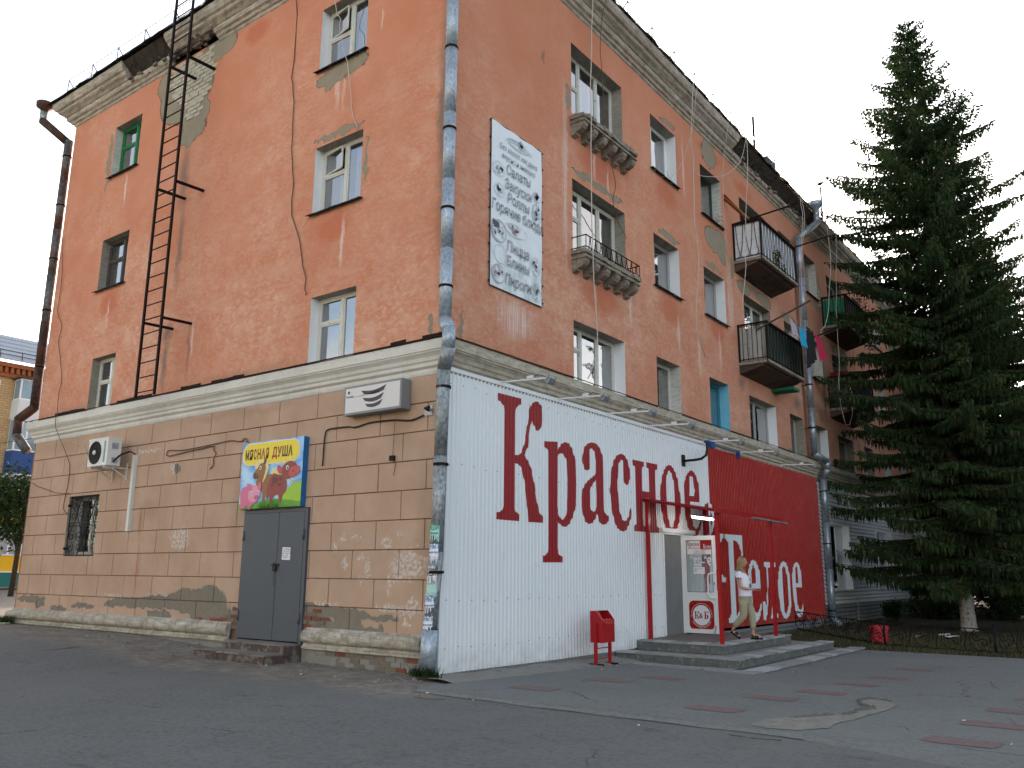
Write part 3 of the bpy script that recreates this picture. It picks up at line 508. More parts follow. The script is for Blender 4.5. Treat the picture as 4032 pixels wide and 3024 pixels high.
# broken stretches: boards, lath and crumbling brick under the eave
def ruin(T,s0,s1,seed):
    random.seed(seed); bd=MB(); lt=MB(); rb=MB()
    bd.quad(T(s0,.02,15.1),T(s1,.02,15.1),T(s1,.5,15.54),T(s0,.5,15.54))
    n=int((s1-s0)*16)
    for i in range(n):
        s=U(s0,s1); t=U(0,.75); a=(s,.03+.45*t,15.1+.42*t); e=(s+U(-.25,.25),min(.5,.03+.45*t+U(.05,.3)),0); e=(e[0],e[1],15.08+.42*(e[1]-.03)/.45+U(-.04,.02))
        lt.bar(T(*a),T(*e),.018,.012)
    for i in range(int((s1-s0)*12)):
        s=U(s0,s1); o=U(0,.25); z=15.02+o*.5+U(-.05,.04); r=U(.03,.09)
        rb.box(s-r,s+r,o,o+r,z-r*.5,z+r*.5,T)
    a=bd.build('soffit_board',M['soffit'],house); lt.build('lath',M['fr_brown'],a,kind='stuff'); rb.build('rubble',M['brick_g'],a,kind='stuff')
ruin(TL,-11.9,-9.7,3); ruin(TR,13.6,21.6,4); ruin(TL,-9.95,-7.95,5); random.seed(9)
# roof: thin dark sheets with a ragged edge
rm=simple('dark_roof_sheet',(.035,.035,.034),.6,.3,2,.3,12,dirt=((.09,.05,.035),2.5,.6))
b=MB()
path=[(XL-.66,20)]+[(XL-.66,-.66)]+[(x,-.62+U(-.035,.03)) for x in np.linspace(XL,-.2,48)]+[(.64,-.64)]+[(.6+U(-.04,.035),y) for y in np.linspace(.3,YR,150)]
ez=[15.59+U(-.012,.02) for _ in path]
def inner(x,y):
    if y<-.3: return (min(max(x,XL+7.5),-7.5),7.6,18.6)
    return (-7.6,max(y,7.6),18.6)
for i in range(len(path)-1):
    (x0,y0),(x1,y1)=path[i],path[i+1]; a,c=ez[i],ez[i+1]
    b.quad((x0,y0,a),(x1,y1,c),inner(x1,y1),inner(x0,y0)); b.quad((x0,y0,a),(x1,y1,c),(x1,y1,c-.03),(x0,y0,a-.03))
roof=b.build('roof',rm,house)
b=MB(); b.quad((XL-.66,20,15.57),(XL-.5,20,15.57),(XL-.5,YR,15.57),(XL-.66,YR,15.57)); b.quad((XL,7,15.6),(XL,YR,15.6),(-7.6,YR,18.6),(-7.6,7.6,18.6)); b.build('roof_slope',rm,roof)
# band cornice between the shop storey and the flats
band=[(0,5.05),(.02,5.07),(.035,5.12),(.035,5.17),(.06,5.19),(.085,5.21),(.09,5.27),(.12,5.30),(.135,5.36),(.17,5.40),(.20,5.43),(.20,5.45),(.22,5.46),(.22,5.64),(0,5.66)]
sweep('band_cornice',band,[cW(14),cD]+seg(cL,XL+.3,-.3)+[cC],M['band'],.003); sweep('band_cornice',band,[cC]+seg(cR,.3,YR),M['band_r'],.004)
b=MB(); xs=list(np.linspace(XL-.24,.24,40)); zz=[5.675+U(-.008,.008) for _ in xs]; dz=[.0+(.03 if rnd()<.5 else 0) for _ in xs]
for i in range(39):
    b.quad((xs[i],-.245,zz[i]),(xs[i+1],-.245,zz[i+1]),(xs[i+1],-.01,5.765),(xs[i],-.01,5.765)); b.quad((xs[i],-.247,zz[i]-.022),(xs[i+1],-.247,zz[i+1]-.022),(xs[i+1],-.247,zz[i+1]),(xs[i],-.247,zz[i]))
    if dz[i] and not(-3.9<xs[i]<-2.2 or -12.8<xs[i]<-11.3): b.quad((xs[i],-.012,5.76),(xs[i+1],-.012,5.76),(xs[i+1],-.012,5.80+U(0,.03)),(xs[i],-.012,5.80+U(0,.03)))
ys=list(np.linspace(-.24,YR,130)); zz=[5.675+U(-.008,.008) for _ in ys]
for i in range(129):
    b.quad((.245,ys[i],zz[i]),(.245,ys[i+1],zz[i+1]),(.01,ys[i+1],5.765),(.01,ys[i],5.765)); b.quad((.247,ys[i],zz[i]-.022),(.247,ys[i+1],zz[i+1]-.022),(.247,ys[i+1],zz[i+1]),(.247,ys[i],zz[i]))
b.build('cornice_flashing',M['flash'],house)
# ---- ground storey: side wall of scored plaster blocks
hl=[(-12.95,-11.45,1.94,3.46),(-5.40,-3.40,.25,2.82)]
sw=wall('wall',TL,XL+.06,0,-.6,5.06,hl,M['groove'],-.03)
rows=[(.44,.955,0),(.965,1.463,1),(1.473,1.978,0),(1.988,2.497,1),(2.507,3.013,0),(3.023,3.533,1),(3.543,4.047,0),(4.057,4.562,1),(4.572,5.06,0)]
zlim={}
for ri,(z0,z1,k) in enumerate(rows):
    off=-.97 if k==0 else -.38; xs=[-.02]; x=off
    while x>XL+.08: xs.append(x); x-=1.19
    xs.append(XL+.05)
    for i in range(len(xs)-1):
        a,c=xs[i+1]+.008,xs[i]-.008; wob=U(-.003,.003)
        if k==1 and i==0: c=xs[i]
        pieces=[(a,c,z0,z1)]
        for h in hl:
            np_=[]
            for (A,B_,C_,D_) in pieces:
                if h[1]<=A or h[0]>=B_ or h[3]<=C_ or h[2]>=D_: np_.append((A,B_,C_,D_)); continue
                if A<h[0]: np_.append((A,h[0],C_,D_))
                if B_>h[1]: np_.append((h[1],B_,C_,D_))
                a2,b2=max(A,h[0]),min(B_,h[1])
                if C_<h[2]: np_.append((a2,b2,C_,h[2]))
                if D_>h[3]: np_.append((a2,b2,h[3],D_))
            pieces=np_
        for (A,B_,C_,D_) in pieces:
            if B_-A<.03 or D_-C_<.03: continue
            q=MB(); e=.006; o=U(-.003,.004)
            q.add([TL(A,-.03,C_),TL(B_,-.03,C_),TL(B_,-.03,D_),TL(A,-.03,D_),TL(A+e,o,C_+e),TL(B_-e,o,C_+e),TL(B_-e,o,D_-e),TL(A+e,o,D_-e)],[(4,5,6,7),(0,1,5,4),(1,2,6,5),(2,3,7,6),(3,0,4,7)])
            q.build('plaster_block',M['beige'],house)
# base roll and plinth
def rollprof(z): 
    p=[(0,z+.30)]; 
    for k in range(9):
        a=math.pi/2-math.pi*k/8; p.append((.04+.115*math.cos(a),z+.145+.125*math.sin(a)))
    return p+[(.085,z+.0),(.085,z-.03),(.12,z-.035),(.12,z-.075),(.05,z-.08)]
sweep('base_roll',rollprof(.28),[cW(10),cD]+seg(cL,XL+.3,-5.62,.45),M['roll'],.002,smooth=True)
sweep('base_roll',rollprof(.27),seg(cL,-3.30,-.30,.4),M['roll'],.002,smooth=True)
b=MB(); b.box(XL,-5.5,-.02,.06,-.2,.24,TL); b.box(-3.36,-.02,-.02,.05,-.6,.22,TL); b.build('plinth',M['conc'],house)
def bricks(T,poly,s0,s1,z0,z1,mat,o,dens=1.,w=.245,h=.072,g=.012,parent=house):
    def inside(x,y):
        c=False;n=len(poly)
        for i in range(n):
            (x1,y1),(x2,y2)=poly[i],poly[(i+1)%n]
            if (y1>y)!=(y2>y) and x<(x2-x1)*(y-y1)/(y2-y1)+x1: c=not c
        return c
    z=z0;r=0
    while z<z1:
        s=s0-(w/2 if r%2 else 0)
        while s<s1:
            if inside(s+w/2,z+h/2) and rnd()<dens:
                q=MB(); oo=o+U(-.008,.012); q.box(s+U(0,.006),s+w-g+U(-.01,.0),oo-.03,oo,z+U(-.002,.002),z+h-g,T)
                q.build('brick',mat if not isinstance(mat,(list,tuple)) else random.choice(mat),parent)
            s+=w
        z+=h; r+=1
bricks(TL,[(-10.15,14.9),(-8.15,14.9),(-8.1,14.0),(-8.35,13.4),(-8.75,12.98),(-9.2,13.0),(-9.3,13.6),(-9.75,13.75),(-9.95,14.2)],-10.4,-7.9,12.9,14.9,M['brick_w'],.012,.97,.285,.118,.018)
bricks(TL,[(-3.4,.95),(-2.75,.93),(-2.7,.75),(-2.9,.56),(-3.4,.55)],-3.4,-2.4,.56,.95,[M['brick_r'],M['brick_g']],.012,.7)
bricks(TL,[(-5.9,.9),(-5.42,.95),(-5.42,.3),(-5.7,.45),(-5.9,.6)],-6.0,-5.44,.3,.95,[M['brick_r'],M['brick_g']],.012,.7)
bricks(TL,[(-6.9,.62),(-6.0,.66),(-6.0,.5),(-6.9,.54)],-7,-6,.5,.66,[M['brick_r'],M['brick_g']],.01,.6)
bricks(TL,[(-2.9,.2),(-.3,.2),(-.3,-.25),(-2.2,-.2)],-2.9,-.3,-.24,.2,[M['brick_g'],M['brick_g'],M['brick_g'],M['conc'],M['conc'],M['brick_r']],.06,.85,.25,.085)
bricks(TR,[(12.75,12.3),(12.98,12.3),(12.98,12.75),(12.75,12.75)],12.7,13.0,12.3,12.75,M['brick_w'],.01)
bricks(TR,[(22.65,12.2),(22.95,12.2),(22.95,13.0),(22.65,13.0)],22.62,23,12.2,13.0,M['brick_w'],.012)
# grille window
gw=window(TL,-12.95,-11.45,1.94,3.46,'fr_grey',(.5,),(1,.55),'reveal_dark',sill=False,curtain=[('curtain_g',.55,.85)],depth=.28)
b=MB(); o=-.06
def sc(T,cx,cz,r,turns,a0,sgn=1,oo=o,rr=.011,n=22):
    pts=[]
    for i in range(n+1):
        t=i/n; a=a0+sgn*turns*2*math.pi*t; q=r*(1-.8*t); pts.append(T(cx+q*math.cos(a),oo,cz+q*math.sin(a)))
    return pts
fx0,fx1,fz0,fz1=-12.95,-11.45,1.96,3.44
for a,c in(((fx0,fz0),(fx1,fz0)),((fx1,fz0),(fx1,fz1)),((fx1,fz1),(fx0,fz1)),((fx0,fz1),(fx0,fz0)),((fx0,2.78),(fx1,2.78)),((fx0,2.70),(fx1,2.70))): b.bar(TL(a[0],o,a[1]),TL(c[0],o,c[1]),.022)
for i in range(4):
    x=fx0+.19+i*.375
    for z,s in((2.98,1),(3.25,-1),(2.45,-1),(2.15,1)):
        b.tube(sc(TL,x,z,.14,1.25,math.pi/2*(i%2*2+1),s*(1 if i%2 else -1)),.010,5)
    b.tube([TL(x+.18*math.sin(t*6.283)*(1 if i%2 else -1),o,fz0+(fz1-fz0)*t) for t in np.linspace(0,1,18)],.010,5)
gg=b.build('window_grille',M['black'],gw)
b=MB(); 
for z in (3.2,2.1): b.box(-12.99,-12.93,-.06,.01,z,z+.06,TL)
b.build('grille_hinge',M['black'],gw)
# ------------------------------------------------------------------ shop front
shop=thing('shop_front','shop front of white and red ribbed sheets with huge painted words','shop front',(0,5,0))
PIT=.1145; H_=.018; B0=.014
RB=[(0,0),(.55,0),(.64,1),(.90,1),(.99,0)]
def rib(y):
    u=(y/PIT)%1.0
    for i in range(4):
        if RB[i][0]<=u<=RB[i+1][0]:
            a,c=RB[i],RB[i+1]; return B0+H_*(a[1]+(c[1]-a[1])*(u-a[0])/(c[0]-a[0]))
    return B0
def ribys(y0,y1):
    ys={round(y0,4),round(y1,4)}
    for k in range(int(y0/PIT)-1,int(y1/PIT)+2):
        for u,_ in RB:
            y=(k+u)*PIT
            if y0<y<y1: ys.add(round(y,4))
    return sorted(ys)
def zb(y): return float(np.interp(y,[0,3.6,6.6,9.2,20.7],[-.04,-.06,-.05,.17,.10]))
def rsheet(y0,y1,mat,bot=None,top=5.14,lap=0):
    ys=ribys(y0,y1); b=MB(); b.v=[]
    for y in ys: b.v+=[(rib(y)+lap,y,zb(y) if bot is None else bot),(rib(y)+lap,y,top)]
    for i in range(len(ys)-1): b.f.append((2*i,2*i+2,2*i+3,2*i+1)); b.m.append(0); b.sm.append(False)
    b.v+=[(B0-.012,y0,b.v[0][2]),(B0-.012,y0,top)]; b.f.append((0,1,len(b.v)-1,len(b.v)-2)); b.m.append(0); b.sm.append(False)
    return b.build('cladding_sheet',mat,shop)
for i,(y0,y1) in enumerate(((0.0,1.55),(1.55,2.7),(2.7,3.85),(3.85,5.0),(5.0,6.15),(6.15,7.3),(7.3,8.2))): rsheet(y0,y1+.02,M['panel_w'],lap=.0015*(i%2))
rsheet(8.2,9.3,M['panel_w'],2.62); rsheet(9.3,10.2,M['panel_w'],lap=.001); rsheet(10.2,11.08,M['panel_w'])
y=11.08;i=0
while y<20.7: rsheet(y,min(y+1.15,20.72)+.005,M['panel_r'],lap=.001*(i%2)); y+=1.15;i+=1
for (a,c,m) in ((0,11.08,'panel_w'),(11.085,20.72,'panel_r')):
    b=MB(); b.box(-.0,.045,a,c,5.145,5.20); b.box(.040,.046,a,c,5.10,5.145); b.build('top_trim',M[m],shop)
b=MB(); b.box(-.02,.036,-.035,.006,zb(0)-.01,5.2); b.build('corner_trim',M['panel_w'],shop)
b=MB(); b.box(-.03,.006,-.0,20.7,-.02,5.14); b.box(-.03,.008,3.0,6.66,-.4,-.05); b.build('backing_board',M['siding_d'],shop)
bb=shop.children[-1]
bpy.data.objects.remove(bb); b=MB()
b.box(-.03,.006,.02,8.18,-.35,5.10); b.box(-.03,.006,8.18,9.32,2.64,5.10); b.box(-.03,.006,9.32,20.7,-.35,5.10); b.build('backing_board',M['siding_d'],shop)
b=MB(); b.box(.0,.05,.0,6.6,-.30,-.17); 
for z in(-.165,-.115): b.box(.008,.02,2.2,6.62,z,z+.045)
b.build('base_trim',M['siding_d'],shop)
for z_ in (-.36,-.25,-.14,-.03):
    q=MB(); q.add([(.02,10.9,z_+.11),(.02,20.72,z_+.11),(.045,10.9,z_+.02),(.045,20.72,z_+.02),(.022,10.9,z_),(.022,20.72,z_)],[(0,1,3,2),(2,3,5,4)]); q.build('siding_plank',M['siding_d'],shop)
b=MB(); 
for y in np.arange(.1,11,PIT*3):
    for z in (1.12,3.45,4.9,.35):
        if 8.1<y<9.4 and z<2.7: continue
        yy=(round(y/PIT)+.28)*PIT; b.lathe([(0,.008),(.008,.006),(.011,0)],(rib(yy)+.001,yy,z+U(-.03,.03)),6,(1,0,0))
b.build('rivets',M['rust_iron'],shop,kind='stuff')
from mathutils.geometry import tessellate_polygon
import bmesh
def letter(outer,inner,mat,parent,name='letter'):
    loops=[[Vector((outer[i]/100,outer[i+1]/100,0)) for i in range(0,len(outer),2)]]
    if inner: loops.append([Vector((inner[i]/100,inner[i+1]/100,0)) for i in range(0,len(inner),2)])
    allp=[p for l in loops for p in l]; tri=tessellate_polygon(loops)
    bm=bmesh.new(); vs=[bm.verts.new(p) for p in allp]
    for t in tri:
        try: bm.faces.new([vs[i] for i in t])
        except ValueError: pass
    ymin=min(p.x for p in allp); ymax=max(p.x for p in allp)
    for yy in ribys(ymin,ymax)[1:-1]:
        bmesh.ops.bisect_plane(bm,geom=bm.verts[:]+bm.edges[:]+bm.faces[:],plane_co=(yy,0,0),plane_no=(1,0,0),dist=1e-5)
    for v in bm.verts: y,z=v.co.x,v.co.y; v.co=(rib(y)+.0035,y,z)
    me=bpy.data.meshes.new(name); bm.to_mesh(me); bm.free(); me.materials.append(mat); return link(name,me,parent)
for nm,c,o,i in LETTERS: letter(o,i,M['let_r'] if c=='R' else M['let_w'],shop)
# flat traced glyphs for the small print
GL={}
for nm,c,o,i in LETTERS: GL.setdefault(nm,(o,i))
def glyph_tris(key):
    o,i=GL[key]; P=[(o[k],o[k+1]) for k in range(0,len(o),2)]; Q=[(i[k],i[k+1]) for k in range(0,len(i),2)] if i else None
    x0=min(p[0] for p in P);x1=max(p[0] for p in P);z0=min(p[1] for p in P);z1=max(p[1] for p in P)
    nf=lambda p:((p[0]-x0)/(x1-x0),(p[1]-z0)/(z1-z0))
    loops=[[Vector((*nf(p),0)) for p in P]]+([[Vector((*nf(p),0)) for p in Q]] if Q else [])
    return [p for l in loops for p in l],tessellate_polygon(loops)
def put_glyph(mp,key,x,z,w,h,F):
    ps,tr=glyph_tris(key); b=MB(); b.add([F(x+p.x*w,z+p.y*h) for p in ps],[tuple(t) for t in tr]); b.build('sticker_letter',mp[0],mp[1])
def textmesh(name,body,size,mat,F,parent=None,bold=0.,xs=1.,align='LEFT',shear=0.,outline=0,**kw):
    """text laid on a surface: F(u,v)->point"""
    cu=bpy.data.curves.new(name,'FONT'); cu.body=body; cu.size=size; cu.align_x=align; cu.offset=bold; cu.resolution_u=3; cu.shear=shear
    if outline: cu.fill_mode='NONE'; cu.bevel_depth=outline; cu.bevel_resolution=0
    o=bpy.data.objects.new(name,cu); COL.objects.link(o); dg=bpy.context.evaluated_depsgraph_get(); dg.update()
    me=bpy.data.meshes.new_from_object(o.evaluated_get(dg)); bpy.data.objects.remove(o)
    for v in me.vertices: v.co=F(v.co.x*xs,v.co.y)
    me.materials.clear(); me.materials.append(mat); return link(name,me,parent,**kw)
# entrance: plastic frame, dark hallway and the open glazed door leaf
b=MB(); b.box(-.05,.05,8.17,8.23,.15,2.62); b.box(-.05,.05,9.24,9.32,.15,2.62); b.box(-.05,.05,8.23,9.24,2.55,2.62); b.build('entrance_frame',M['fr_pvc'],shop)
b=MB(); b.box(.01,.09,8.08,9.95,2.60,2.70); b.build('door_lintel_box',M['panel_w'],shop)
b=MB(); b.quad((-.05,8.23,.14),(-1.6,8.23,.14),(-1.6,8.23,2.6),(-.05,8.23,2.6)); b.quad((-.05,9.24,.14),(-1.6,9.24,.14),(-1.6,9.24,2.6),(-.05,9.24,2.6)); b.quad((-1.6,8.23,.14),(-1.6,9.24,.14),(-1.6,9.24,2.6),(-1.6,8.23,2.6)); b.quad((0,8.23,2.6),(0,9.24,2.6),(-1.6,9.24,2.6),(-1.6,8.23,2.6)); b.quad((.0,8.23,.15),(0,9.24,.15),(-1.6,9.24,.15),(-1.6,8.23,.15))
b.build('hallway',simple('grey_hall_panel',(.13,.14,.13),.6,.1),shop)
b=MB(); b.box(-1.2,-.06,9.205,9.235,.16,.85); b.build('hall_panel',M['fr_pvc'],shop)
# leaf stands at a right angle to the wall, in the plane y=9.27, facing -y
LY=9.27; FD=lambda u,v:(.06+u,LY-.026,v)
b=MB(); x0,x1,z0,z1=.05,.93,.17,2.54
for a,c,d,e in((x0,x0+.10,z0,z1),(x1-.10,x1,z0,z1),(x0+.1,x1-.1,z1-.11,z1),(x0+.1,x1-.1,z0,z0+.10),(x0+.1,x1-.1,1.03,1.16)): b.box(a,c,LY-.025,LY+.035,d,e)
b.box(x0+.1,x1-.1,LY-.012,LY+.02,z0+.1,1.03)
leaf=b.build('door_leaf',M['fr_pvc'],shop,label='open white glazed door leaf with red stickers')
b=MB(); b.quad((x0+.1,LY,1.16),(x1-.1,LY,1.16),(x1-.1,LY,z1-.11),(x0+.1,LY,z1-.11)); b.build('pane',M['doorglass'],leaf)
b=MB(); 
for a in (x0+.095,x1-.105): b.box(a,a+.01,LY-.028,LY-.02,1.16,z1-.11)
b.box(x0+.1,x1-.1,LY-.028,LY-.02,z1-.118,z1-.108); b.box(x0+.1,x1-.1,LY-.028,LY-.02,1.155,1.165); b.build('gasket',M['black'],leaf)
b=MB(); b.tube([(x1-.05,LY-.03,1.62),(x1-.08,LY-.10,1.62),(x1-.16,LY-.12,1.60),(x1-.19,LY-.12,1.52),(x1-.19,LY-.12,1.12),(x1-.16,LY-.12,1.04),(x1-.08,LY-.10,1.02),(x1-.05,LY-.03,1.02)],.02,8); b.build('handle',M['fr_pvc'],leaf)
b=MB(); b.box(x1-.075,x1-.06,LY-.035,LY-.02,1.34,1.40); b.box(x1-.0,x1+.006,LY-.02,LY+.03,1.2,1.7); b.build('lock',M['black'],leaf)
b=MB(); b.bar((x1-.06,LY-.04,.36),(x1-.10,LY-.05,.155),.025); b.build('door_stop',M['galv'],leaf)
# brand sticker on the glass
b=MB(); b.quad((.165,LY-.004,2.08),(.825,LY-.004,2.08),(.825,LY-.004,2.425),(.165,LY-.004,2.425)); st=b.build('glass_sticker',M['paper'],leaf)
b=MB(); b.quad((.52,LY-.006,2.20),(.825,LY-.006,2.20),(.825,LY-.006,2.425),(.52,LY-.006,2.425)); b.build('sticker_field',M['panel_r'],st)
fx=lambda u,v:(u,LY-.0085,v); x=.175
for k,wd,hh,dz in (('K',.052,.125,0),('r',.046,.12,-.04),('a',.044,.075,0),('s',.038,.075,0),('n',.05,.075,0),('o',.042,.075,0),('e',.036,.075,0)): put_glyph((M['let_r'],st),k,x,2.285+dz,wd,hh,fx); x+=wd+.004
x=.60
for k,wd,hh in (('B',.048,.11),('e2',.036,.075),('l',.042,.075),('o2',.040,.075),('e3',.036,.075)): put_glyph((M['let_w'],st),k,x,2.22,wd,hh,fx); x+=wd+.004
textmesh('sticker_print','&',.12,M['let_r'],lambda u,v:(.515+u,LY-.009,2.235+v),st,.004)
textmesh('sticker_print','красное-белое.рф',.036,M['let_r'],lambda u,v:(.19+u,LY-.009,2.225+v),st,.001)
for k,(t,c) in enumerate((('ООО "Альфа" г. Челябинск',0),('Гарантия качества',0),('без перерыва и выходных',1),('режим работы магазина',0))): textmesh('sticker_print',t,.026,M['let_r' if c else 'black'],lambda u,v,k=k:(.5+u,LY-.009,2.175-k*.026+v),st,0,1,'CENTER')
# opening hours, read from behind
wp=M['paper']
mir=lambda u0,v0:(lambda u,v:(u0-u,LY-.006,v0+v))
textmesh('hours_print','9',.30,wp,mir(.805,1.80),leaf,.006,.8); textmesh('hours_print','00',.09,wp,mir(.685,1.97),leaf,.003,.8); textmesh('hours_print','–22',.27,wp,mir(.63,1.81),leaf,.006,.75); textmesh('hours_print','05',.10,wp,mir(.315,1.98),leaf,.003,.8)
b=MB(); b.quad((.32,LY-.008,1.60),(.62,LY-.008,1.60),(.62,LY-.008,1.77),(.32,LY-.008,1.77)); pn=b.build('paper_note',M['paper'],leaf)
textmesh('note_print','График приёма\nтовара\n8:00\n17:00',.03,M['cable'],lambda u,v:(.34+u,LY-.010,1.725+v),pn)
# passport sticker on the lower panel
def rrect(cx,cz,w,h,r,n=6):
    p=[]
    for sx,sz,a0 in((1,1,0),(-1,1,90),(-1,-1,180),(1,-1,270)):
        for k in range(n+1): a=R(a0+90*k/n); p.append((cx+sx*(w/2-r)+r*math.cos(a),cz+sz*(h/2-r)+r*math.sin(a)))
    return p
cx,cz=.49,.60
b=MB(); p=rrect(cx,cz,.66,.70,.13); b.add([(u,LY-.0145,v) for u,v in p],[tuple(range(len(p)))]); ps=b.build('passport_sticker',M['panel_r'],leaf)
p=[(cx+.235*math.cos(a),cz+.245*math.sin(a)) for a in np.linspace(0,2*math.pi,33)[:-1]]; b=MB(); b.add([(u,LY-.0165,v) for u,v in p],[tuple(range(32))]); b.build('sticker_disc',M['paper'],ps)
f2=lambda u,v:(u,LY-.0185,v); put_glyph((M['let_r'],ps),'K',cx-.19,cz-.09,.13,.18,f2); put_glyph((M['let_r'],ps),'B',cx+.06,cz-.09,.125,.18,f2)
textmesh('sticker_print','&',.17,M['let_r'],lambda u,v:(cx-.065+u,LY-.0185,cz-.07+v),ps,.004,.85)
def arc(u,v,a0,r,sgn):
    rr=r+(v if sgn>0 else -v); a=a0-sgn*u/r; return (cx+rr*math.cos(a),LY-.0165,cz+rr*1.04*math.sin(a))
textmesh('sticker_print','При покупке алкоголя и сигарет, пожалуйста',.042,M['let_w'],lambda u,v:arc(u,v,math.pi/2,.262,1),ps,0,1,'CENTER')
textmesh('sticker_print','ПОКАЖИТЕ ПАСПОРТ!',.055,M['let_w'],lambda u,v:arc(u,v,-math.pi/2,.295,-1),ps,.001,1,'CENTER')
# ------------------------------------------------------------------ porch with steps
porch=thing('entrance_steps','three step porch of worn grey granite tiles below the red canopy','steps',(1.3,8.5,-.3))
lev=[(.055,2.12,6.72,10.9,.135,-.04),(.3,2.86,5.75,11.9,-.04,-.205),(.35,3.42,5.1,12.6,-.205,-.32)]
for li,(xa,xb,ya,yb,zt,zbm) in enumerate(lev):
    b=MB(); zz=zt-.035
    xa2=.055 if li else .055
    if li==0: b.box(xa2,xb-.05,ya+.05,yb-.05,zbm-.2,zz)
    else: b.box(xa2,xb-.05,ya+.05,yb-.05,zbm-.25,zz-.005*li)
    b.build('step_core',M['conc'],porch)
    def run(n,fn):
        for k in range(n): fn(k/n,(k+1)/n)
    def front(t0,t1):   # slabs along the edge facing -y
        a=xa2+(xb-xa2)*t0; c=xa2+(xb-xa2)*t1-.006; d=U(-.006,.005); wd=.34
        q=MB(); q.box(a,c,ya-.02+U(-.008,.008),ya+wd,zz-.0+d,zt+d); q.build('step_slab',random.choice((M['stone'],M['stone'],M['stone_l'])),porch)
        q=MB(); q.box(a,c,ya+U(-.003,.006),ya+.045,zbm-.03,zz-.002+min(d,0)); q.build('riser_slab',M['stone_d'],porch)
    def side(t0,t1):
        a=ya+.34+(yb-ya-.34)*t0; c=ya+.34+(yb-ya-.34)*t1-.006; d=U(-.007,.006)
        q=MB(); q.box(xb-.34,xb+.02+U(-.008,.008),a,c,zz+d,zt+d); q.build('step_slab',random.choice((M['stone'],M['stone_l'],M['stone'])),porch)
        q=MB(); q.box(xb-.045,xb+U(-.006,.003),a-(.34 if t0==0 else 0),c,zbm-.03,zz-.002+min(d,0)); q.build('riser_slab',M['stone_d'],porch)
    run((5,6,6)[li],front); run((9,13,15)[li],side)
b=MB(); b.box(.05,1.80,7.04,10.55,.10,.131); b.build('landing_floor',M['porch'],porch)
# ------------------------------------------------------------------ red canopy on posts
can=thing('entrance_canopy','red sheet metal canopy on four square posts with a lit tube lamp','canopy',(1,8.6,.14))
b=MB(); ya,yb=6.55,10.6
nn_=26
for i in range(nn_):
    y0=ya+(yb-ya)*i/nn_; y1=ya+(yb-ya)*(i+1)/nn_; h=.012*(i%2)
    w0=7.15+(10.6-7.15)*i/nn_; w1=7.15+(10.6-7.15)*(i+1)/nn_; b.quad((.05,w0,3.38),(.05,w1,3.38),(2.16,y1,2.98+.012*((i+1)%2)),(2.16,y0,2.98+h)); b.quad((.05,w0,3.365),(.05,w1,3.365),(2.16,y1,2.965),(2.16,y0,2.965))
b.build('canopy_sheet',M['redw'],can)
b=MB(); b.box(2.10,2.165,ya,yb-.0,2.90,3.0); b.box(.045,.09,7.15,yb,3.28,3.34); b.bar((.06,7.17,3.34),(2.12,ya+.02,2.955),.04); b.bar((.06,yb-.02,3.33),(2.12,yb-.02,2.95),.045)
for y in (7.9,9.3): b.bar((.06,y,3.32),(2.12,y,2.94),.04)
b.build('canopy_frame',M['red'],can)
b=MB(); b.bar((2.20,8.6,2.90),(2.21,10.85,2.875),.10,.03); b.build('gutter_strip',M['galv2'],can)
for (x,y,t) in ((2.03,6.86,2.92),(2.03,10.12,2.92),(.12,7.25,3.3),(.12,10.5,3.3)):
    b=MB(); b.box(x-.04,x+.04,y-.04,y+.04,.13,t); b.build('post',M['red'],can)
tube_m,n_=newmat('lit_fluorescent_tube'); n_.out((1,1,1),.5,**{'Emission Color':(1,.97,.93,1),'Emission Strength':9.})
b=MB(); b.tube([(.9,8.05,2.93),(.9,9.25,2.93)],.022,8); lamp=b.build('lamp_tube',tube_m,can); b=MB(); b.box(.86,.94,8.0,9.3,2.955,3.0); b.build('lamp_housing',M['fr_pvc'],can)
# ------------------------------------------------------------------ sign floodlights on arms
def flood(y,lab,first=None):
    t=thing('floodlight',lab,'floodlight',(.03,y,5.17),0,'floodlights on arms above the shop sign')
    b=MB(); b.box(.03,.05,y-.05,y+.05,5.12,5.22); b.bar((.05,y,5.17),(1.12,y-.02,5.11),.028); b.build('arm',M['fr_pvc'],t)
    b=MB(); b.box(.66,.78,y-.04,y+.05,5.145,5.20); b.build('junction_box',M['fr_pvc'],t)
    b=MB(); b.tube([(.78,y,5.17),(.9,y-.03,5.2),(1.05,y+.02,5.15)],.008,5); b.build('cable',M['cable'],t)
    c=Vector((1.16,y-.02,5.03)); q=Matrix.Rotation(R(38),4,'Y')
    F=lambda x,yy,z:tuple(c+q@Vector((x,yy,z))); b=MB(); b.box(-.055,.06,-.11,.11,-.02,.035,F); b.box(-.03,.035,-.07,.07,.035,.08,F)
    for k in range(5): b.box(-.05,.05,-.09+k*.045,-.08+k*.045,.035,.065,F)
    b.bar(F(0,-.12,0),F(0,-.12,.13),.02,.01); b.bar(F(0,.12,0),F(0,.12,.13),.02,.01); b.bar(F(0,-.12,.13),F(0,.12,.13),.02,.01); b.build('lamp_body',M['lens'],t)
    b=MB(); b.box(-.052,.057,-.105,.105,-.028,-.021,F); b.build('lens',M['glass'],t); return t
f0=flood(1.6,'floodlight on a bent arm above the first word, nearest the corner pipe')
for y,l in ((3.56,'floodlight on an arm below the wide bottom window'),(5.61,'third floodlight arm from the corner pipe, above the small letters'),(7.62,'floodlight arm above the left end of the red canopy'),(10.74,'floodlight arm over the seam of white and red sheets'),(13.34,'floodlight arm standing over the red sheets beside the blue bracket')): clone(f0,(.03,y,5.17),0,l)
clone(f0,(.03,17.0,5.17),0,'farthest floodlight, over the red sheets near the second drainpipe')
